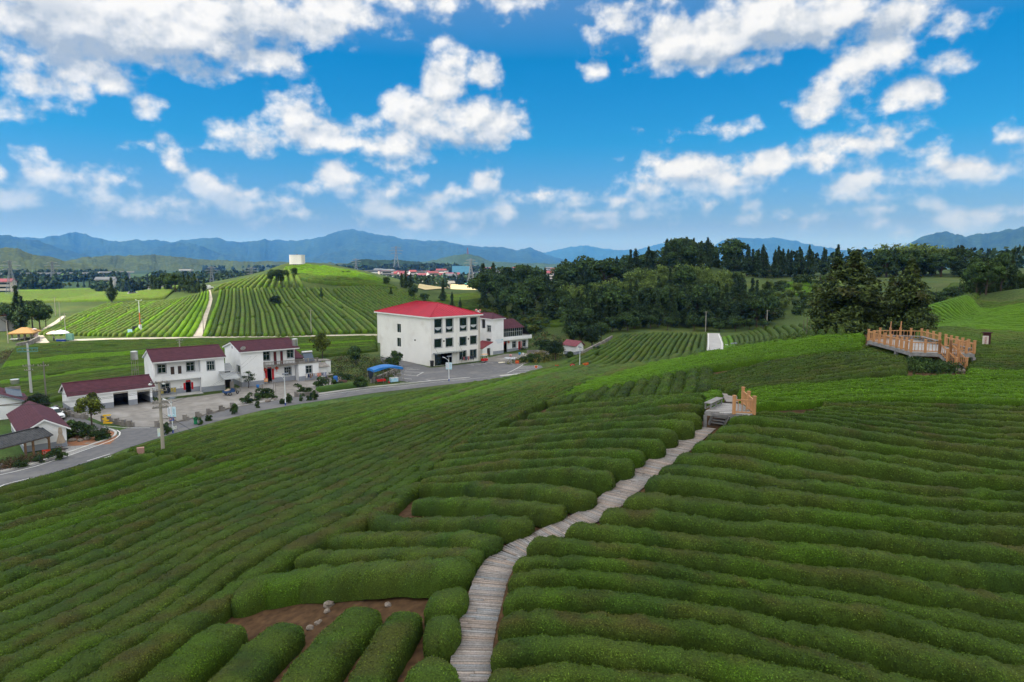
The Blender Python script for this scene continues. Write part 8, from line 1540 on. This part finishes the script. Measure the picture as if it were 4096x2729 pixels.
t = empty('roadside_stand', g1(62, 341.2), .1, 'roadside stand with goods and a green box under the white parasol', 'stand'); MB().bx(-1.6, 1.2, -.4, .4, .6, .7).build('counter', M_SIGNW, t); MB().bx(-1.5, 1.1, -.3, .3, 0, .6).build('base', MATS['sign_blue'], t); MB().bx(1.5, 3.2, -.6, .6, .3, 2.2).build('green_box', mat('box_green', (.15,.32,.25), (.12,.28,.22), 3, .6), t)
# the person standing by the parasols
def person(px, py, label, shirt, trousers):
    t = empty('person', g1(px, py) + Vector((0, 0, .03)), math.pi, label, 'person'); me = bpy.data.meshes.new('body'); J = [(0,0,.95),(0,0,1.15),(0,0,1.40),(0,0,1.50),(0,-.02,1.60),(0,-.03,1.70),(.19,0,1.38),(.25,-.02,1.10),(.24,-.12,.88),(-.19,0,1.38),(-.25,-.02,1.10),(-.22,-.14,.92),(.10,0,.88),(.11,-.02,.48),(.11,0,.08),(.11,-.14,.04),(-.10,0,.88),(-.12,-.02,.48),(-.12,0,.08),(-.12,-.14,.04)]; E = [(0,1),(1,2),(2,3),(3,4),(4,5),(2,6),(6,7),(7,8),(2,9),(9,10),(10,11),(0,12),(12,13),(13,14),(14,15),(0,16),(16,17),(17,18),(18,19)]; R_ = [.15,.14,.15,.055,.085,.08,.065,.05,.035,.065,.05,.035,.09,.065,.045,.04,.09,.065,.045,.04]
    me.from_pydata(J, E, []); o = bpy.data.objects.new('body', me); link(o, t); md = o.modifiers.new('skin', 'SKIN'); sv = me.skin_vertices[0].data
    for i, r_ in enumerate(R_): sv[i].radius = (r_, r_ * .8)
    sv[0].use_root = True; o.modifiers.new('sub', 'SUBSURF').levels = 1; o.modifiers['sub'].render_levels = 2; me.materials.append(mat('skin', (.45,.28,.2), (.42,.26,.18), 4, .6))
    b = MB(); b.lathe([(.0, 1.44), (.17, 1.42), (.215, 1.32), (.19, 1.1), (.185, .92), (0, .92)], n=14); q = b.build('shirt', shirt, t); q.scale = (1, .78, 1)
    for s in (-1, 1): b = MB(); b.tube([(s * .1, 0, .94), (s * .115, -.02, .5), (s * .12, 0, .1)], [.115, .085, .07], 8); b.build('trouser_leg', trousers, t); b = MB(); b.tube([(s * .17, 0, 1.4), (s * .25, -.02, 1.12)], [.085, .07], 8); b.build('sleeve', shirt, t)
    b = MB(); b.ball((0, .0, 1.70), .115, 10, 7, (.85, .95, 1)); b.build('hair', M_BLACK, t); return t
person(54, 341.2, 'person in a grey shirt and dark trousers standing under the sand coloured parasol', mat('shirt_grey', (.3,.32,.33), (.25,.27,.28), 4, .9), mat('trousers_dark', (.02,.02,.03), (.03,.03,.04), 4, .9))
# parasol-side walls, pavilion tables
for i, (px, py) in enumerate([(14,341.5),(20,340.6),(26,339.6)]): q = empty('picnic_table', g1(px, py), .4, 'white table inside the tan pavilion', 'table', 'white tables in the pavilion'); MB().bx(-.9, .9, -.5, .5, .72, .78).build('tabletop', M_SIGNW, q); MB().bx(-.1, .1, -.1, .1, 0, .72).build('leg', M_OLDC, q)
b = MB(); b.box((0, 0, .6), (.8, .5, 1.3), .5); o = b.build('stone_block', mat('pink_stone', (.42,.24,.2), (.34,.2,.17), 3, .9), None, 'pinkish stone block at the end of the lane hedge beside the road', 'block'); o.location = g1(141, 457.5)
# ================================================================== the town and the far plain
M_TW = mat('town_white', (.66,.65,.63), (.56,.55,.54), .15, .9); M_TG = mat('town_grey', (.40,.40,.41), (.33,.33,.34), .15, .9); M_TC = mat('town_cream', (.60,.52,.45), (.5,.42,.38), .15, .9); M_TR = mat('town_roof_red', (.22,.055,.06), (.16,.045,.05), .3, .8); M_TRB = mat('town_roof_bright', (.26,.06,.05), (.22,.05,.05), .3, .8); M_TD = mat('town_roof_grey', (.13,.14,.15), (.09,.1,.11), .3, .8)
def town_house(px, py, w, d, st, wm_, rm, rot, label, gable=True, D=None):
    if D: x, y = XY(px, D); p = Vector((x, y, hz(x, y)))
    else: p = g1(px, py)
    t = empty('town_house', p, rot, label, 'house', 'houses of the distant town'); h = st * 3.2; b = MB(); b.bx(-w / 2, w / 2, -d / 2, d / 2, -1, h)
    if gable: b.extr([(-w / 2, -d / 2, h), (-w / 2, d / 2, h), (-w / 2, 0, h + d * .22)], (w, 0, 0))
    b.build('wall', wm_, t); r = MB()
    if gable:
        for s in (-1, 1): r.extr([(-w / 2 - .5, 0, h + d * .22 + .15), (w / 2 + .5, 0, h + d * .22 + .15), (w / 2 + .5, s * (d / 2 + .6), h - .15), (-w / 2 - .5, s * (d / 2 + .6), h - .15)], (0, 0, .3))
    else: r.bx(-w / 2 - .4, w / 2 + .4, -d / 2 - .4, d / 2 + .4, h, h + .6)
    r.build('roof', rm, t); g = MB(); n = min(5, max(2, int(w / 3.5)))
    for s in range(st):
        g = MB(); g.bx(-w / 2 + 1, w / 2 - 1, -d / 2 - .06, -d / 2 - .01, s * 3.2 + 1.2, s * 3.2 + 2.5); g.build('window_band', M_GLASS, t)
    return t
r = random.Random(77); KIND = [(M_TW, M_TR, 'white town house with dark red roof'), (M_TW, M_TD, 'white town house with grey roof'), (M_TG, M_TD, 'grey town house with grey roof'), (M_TC, M_TR, 'cream town house with dark red roof'), (M_TW, M_TRB, 'white town house with bright red roof')]
for i in range(78):
    if i < 34: px, D = r.uniform(358, 448), r.uniform(900, 1180)
    elif i < 46: px, D = r.uniform(420, 452), r.uniform(830, 900)
    else: px, D = r.uniform(478, 585), r.uniform(1150, 1500)
    k = KIND[r.choice((0, 0, 1, 2, 3, 4) if i < 46 else (0, 1, 2, 2, 3))]; st = r.choice((2, 2, 3, 3, 4)); town_house(px, 0, r.uniform(9, 20), r.uniform(8, 11), st, k[0], k[1], r.uniform(-.6, .6), k[2] + (' below the dark knoll' if i < 46 else ' in the quarter right of the knoll'), r.random() < .75, D)
for px, D, w, st, rm, wm_, lb, gb in [(369,1050,34,4,M_TD,M_TW,'long white block at the left end of the town',False),(405,1000,30,3,M_TRB,M_TW,'long white block with bright red roof in the town',True),(417,985,28,4,M_TD,M_TW,'tall white block in the middle of the town',False),(453,900,18,3,M_TR,M_TC,'cream building with red roof at the town edge',True),(434,905,12,2,M_TR,M_TW,'white gabled house at the near edge of the town',True),(486,1100,40,3,M_TD,M_TG,'long grey hall right of the town',False),(549,820,9,4,M_TR,M_TC,'cream tower like house alone right of the ploughed field',True),(580,830,18,2,M_TR,M_TW,'white house with red roof near the wood edge',True),(589,850,15,3,M_TR,M_TW,'white house with red roof beside the wood edge',True)]: town_house(px, 0, w, 11, st, wm_, rm, .1, lb, gb, D)
for px, D, w, st, rm, wm_, lb in [(107.5,640,16,3,M_TD,M_TW,'white three storey house alone on the plain at the left'),(117,650,14,1,M_TD,M_TW,'low white house next to the lone white house'),(3,560,18,3,M_TR,M_TC,'pinkish house at the left edge of the plain'),(48,1000,16,2,M_TD,M_TW,'white cottage of the hamlet by the motorway, first'),(55,1005,20,2,M_TD,M_TW,'white cottage of the hamlet by the motorway, second'),(61,1010,14,2,M_TD,M_TW,'white cottage of the hamlet by the motorway, third'),(27,1050,70,1,M_TD,M_TG,'long grey shed beside the motorway'),(168,560,26,1,M_TD,M_TW,'long white shed behind the tree row'),(193,700,10,2,M_TD,M_TW,'white house among the woods left of the hill')]: town_house(px, 0, w, 10, st, wm_, rm, .25, lb, True, D)
x, y = XY(461.5, 1050); t = empty('billboard', (x, y, hz(x, y)), 0, 'large sky blue billboard above the town roofs', 'billboard'); MB().bx(-14, 14, -.4, .4, 8, 20).build('panel', mat('billboard_blue', (.10,.28,.42), (.09,.25,.38), .3, .5), t)
for s in (-9, 9): MB().bx(s - .5, s + .5, -.5, .5, 0, 7.9).build('leg', M_TG, t)
# pagoda on the wooded hill
x, y = XY(468, 3560); hp = CAMZ + 3560 * (262 - 254.0) / FPX; t = empty('pagoda', (x, y, hp - 4), 0, 'tiered pagoda on top of the wooded hill beyond the town', 'pagoda'); MP = mat('pagoda_red', (.30,.09,.07), (.24,.07,.06), .3, .8)
for i in range(6): w = 11 - i * 1.3; z = i * 6.0; b = MB(); b.bx(-w / 2, w / 2, -w / 2, w / 2, z, z + 4.6); b.build('storey', MP, t); b = MB(); v = w / 2 + 2.2; u = w / 2 - .2; b.add([(-v, -v, z + 4.62), (v, -v, z + 4.62), (v, v, z + 4.62), (-v, v, z + 4.62), (-u, -u, z + 6.0), (u, -u, z + 6.0), (u, u, z + 6.0), (-u, u, z + 6.0)], [(3,2,1,0),(4,5,6,7),(0,1,5,4),(1,2,6,5),(2,3,7,6),(3,0,4,7)]); b.build('tier_roof', M_TD, t)
MB().tube([(0, 0, 36), (0, 0, 43)], .5, 6, .1).build('spire', M_TD, t)
# lattice pylons
def pylon(px, D, hgt, label):
    x, y = XY(px, D); t = empty('pylon', (x, y, hz(x, y) - .5), .3, label, 'pylon'); b = MB(); w0, w1_ = hgt * .13, hgt * .025; rr = .10 + D / 6500
    cor = lambda k, z: Vector(((w0 + (w1_ - w0) * min(1, z / (.75 * hgt))) * (1, 1, -1, -1)[k], (w0 + (w1_ - w0) * min(1, z / (.75 * hgt))) * (1, -1, -1, 1)[k], z))
    zs = [0, .18, .34, .48, .6, .7, .8, .9, 1.0]
    for k in range(4):
        b.tube([cor(k, 0), cor(k, .75 * hgt), cor(k, hgt)], rr, 4)
        for i in range(len(zs) - 1): b.tube([cor(k, zs[i] * hgt), cor((k + 1) % 4, zs[i + 1] * hgt)], rr * .6, 3); b.tube([cor((k + 1) % 4, zs[i] * hgt), cor(k, zs[i + 1] * hgt)], rr * .6, 3)
    b.build('tower', mat('pylon_grey', (.22,.24,.26), (.18,.2,.22), .5, .7), t)
    for z, L in ((.74, .2), (.85, .26), (.95, .18)): b = MB(); b.tube([(-L * hgt, 0, z * hgt), (L * hgt, 0, z * hgt)], rr, 4); b.tube([(-L * hgt, 0, z * hgt), (0, 0, z * hgt + .06 * hgt)], rr * .7, 3); b.tube([(L * hgt, 0, z * hgt), (0, 0, z * hgt + .06 * hgt)], rr * .7, 3); b.build('crossarm', MATS['pylon_grey'], t)
for px, D, h_, lb in [(13,520,27,'lattice pylon at the left edge of the plain'),(55,700,27,'lattice pylon in front of the motorway hamlet'),(213,640,22,'lattice pylon left of the woods behind the track'),(253,520,19,'lattice pylon just left of the hill shoulder'),(357,1150,32,'lattice pylon left of the town'),(471,760,30,'lattice pylon over the ploughed field'),(397,1500,60,'tall thin mast pylon on the dark knoll')]: pylon(px, D, h_, lb)
# motorway bridge, excavator, cars on the track
def viaduct(a, b_, z, n, label, w=9):
    A, B = Vector((*XY(*a), z)), Vector((*XY(*b_), z)); t = empty('viaduct', A, 0, label, 'viaduct'); L = A; b = MB(); b.bar(A - L, B - L, w, 1.4); b.build('road_deck', mat('viaduct_grey', (.42,.42,.42), (.36,.36,.36), .1, .9), t); b = MB(); dr = (B - A).normalized().cross(Vector((0, 0, 1))); b.bar(A - L + dr * w * .48 + Vector((0, 0, 1.2)), B - L + dr * w * .48 + Vector((0, 0, 1.2)), .3, 1.0); b.build('parapet', MATS['viaduct_grey'], t)
    for i in range(n): q = A.lerp(B, (i + .5) / n) - L; g = hz(q.x + L.x, q.y + L.y) - z; MB().bx(q.x - 1, q.x + 1, q.y - 2, q.y + 2, g, -.72).build('pier', MATS['viaduct_grey'], t)
viaduct((-15, 900), (100, 980), 8, 12, 'grey motorway viaduct across the plain at the left'); viaduct((100, 985), (135, 1020), 9, 4, 'motorway embankment bridge behind the lone white house'); viaduct((422, 640), (455, 640), 5, 3, 'grey road bridge beyond the hill end'); viaduct((182, 1020), (194, 1020), 12, 3, 'short grey bridge seen against the dark wood')
x, y = XY(467, 640); x, y = [v for v in g1(467, 285.6)][:2]; t = empty('excavator', (x, y, hz(x, y) + .4), .3, 'teal excavator working on the ploughed field', 'excavator'); ME = mat('excavator_teal', (.12,.42,.36), (.10,.36,.3), 1, .5); MB().bx(-2, 2, -1.4, 1.4, 0, 1.0).build('tracks', M_BLACK, t); b = MB(); b.bx(-2.2, 1.4, -1.3, 1.3, 1.1, 2.4); b.bx(.0, 1.5, -1.3, -.1, 2.4, 3.6); b.build('cab', ME, t); b = MB(); b.bar((1.2, .3, 2.2), (4.4, .3, 5.2), .5, .7); b.bar((4.4, .3, 5.2), (7.6, .3, 3.4), .4, .55); b.build('boom', ME, t); MB().bx(7.1, 8.2, -.3, .9, 2.0, 3.4).build('bucket', M_BLACK, t)
for px, py, lb in [(208.2,289.8,'white van at the top of the dirt track'),(133,295.4,'grey car beyond the sunlit tea rows')]:
    t = empty('parked_car', g1(px, py) + Vector((0, 0, .3)), .9, lb, 'car'); b = MB(); b.bx(-2.2, 2.2, -.9, .9, .35, 1.1); b.build('body', M_CARW if px > 150 else M_TG, t); b = MB(); b.extr([(-2.0, -.8, 1.1), (1.3, -.8, 1.1), (.6, -.7, 1.9), (-1.7, -.7, 1.9)], (0, 1.5, 0)); b.build('cabin', M_CARW if px > 150 else M_GLASS, t)
    for xx in (-1.4, 1.4):
        for s in (-.85, .85): q = MB(); q.lathe([(.0, -.1), (.34, -.1), (.34, .1), (0, .1)], n=12); o = q.build('wheel', M_TYRE, t); o.rotation_euler = (math.pi / 2, 0, 0); o.location = (xx, s, .34)
# ------------------------------------------------------------------ render settings
scene.render.engine = 'CYCLES'; cy = scene.cycles
cy.use_denoising = True; cy.denoiser = 'OPENIMAGEDENOISE'; cy.denoising_input_passes = 'RGB_ALBEDO_NORMAL'
cy.max_bounces = 6; cy.diffuse_bounces = 3; cy.glossy_bounces = 2; cy.transmission_bounces = 2; cy.transparent_max_bounces = 4; cy.volume_bounces = 0; cy.sample_clamp_indirect = 6
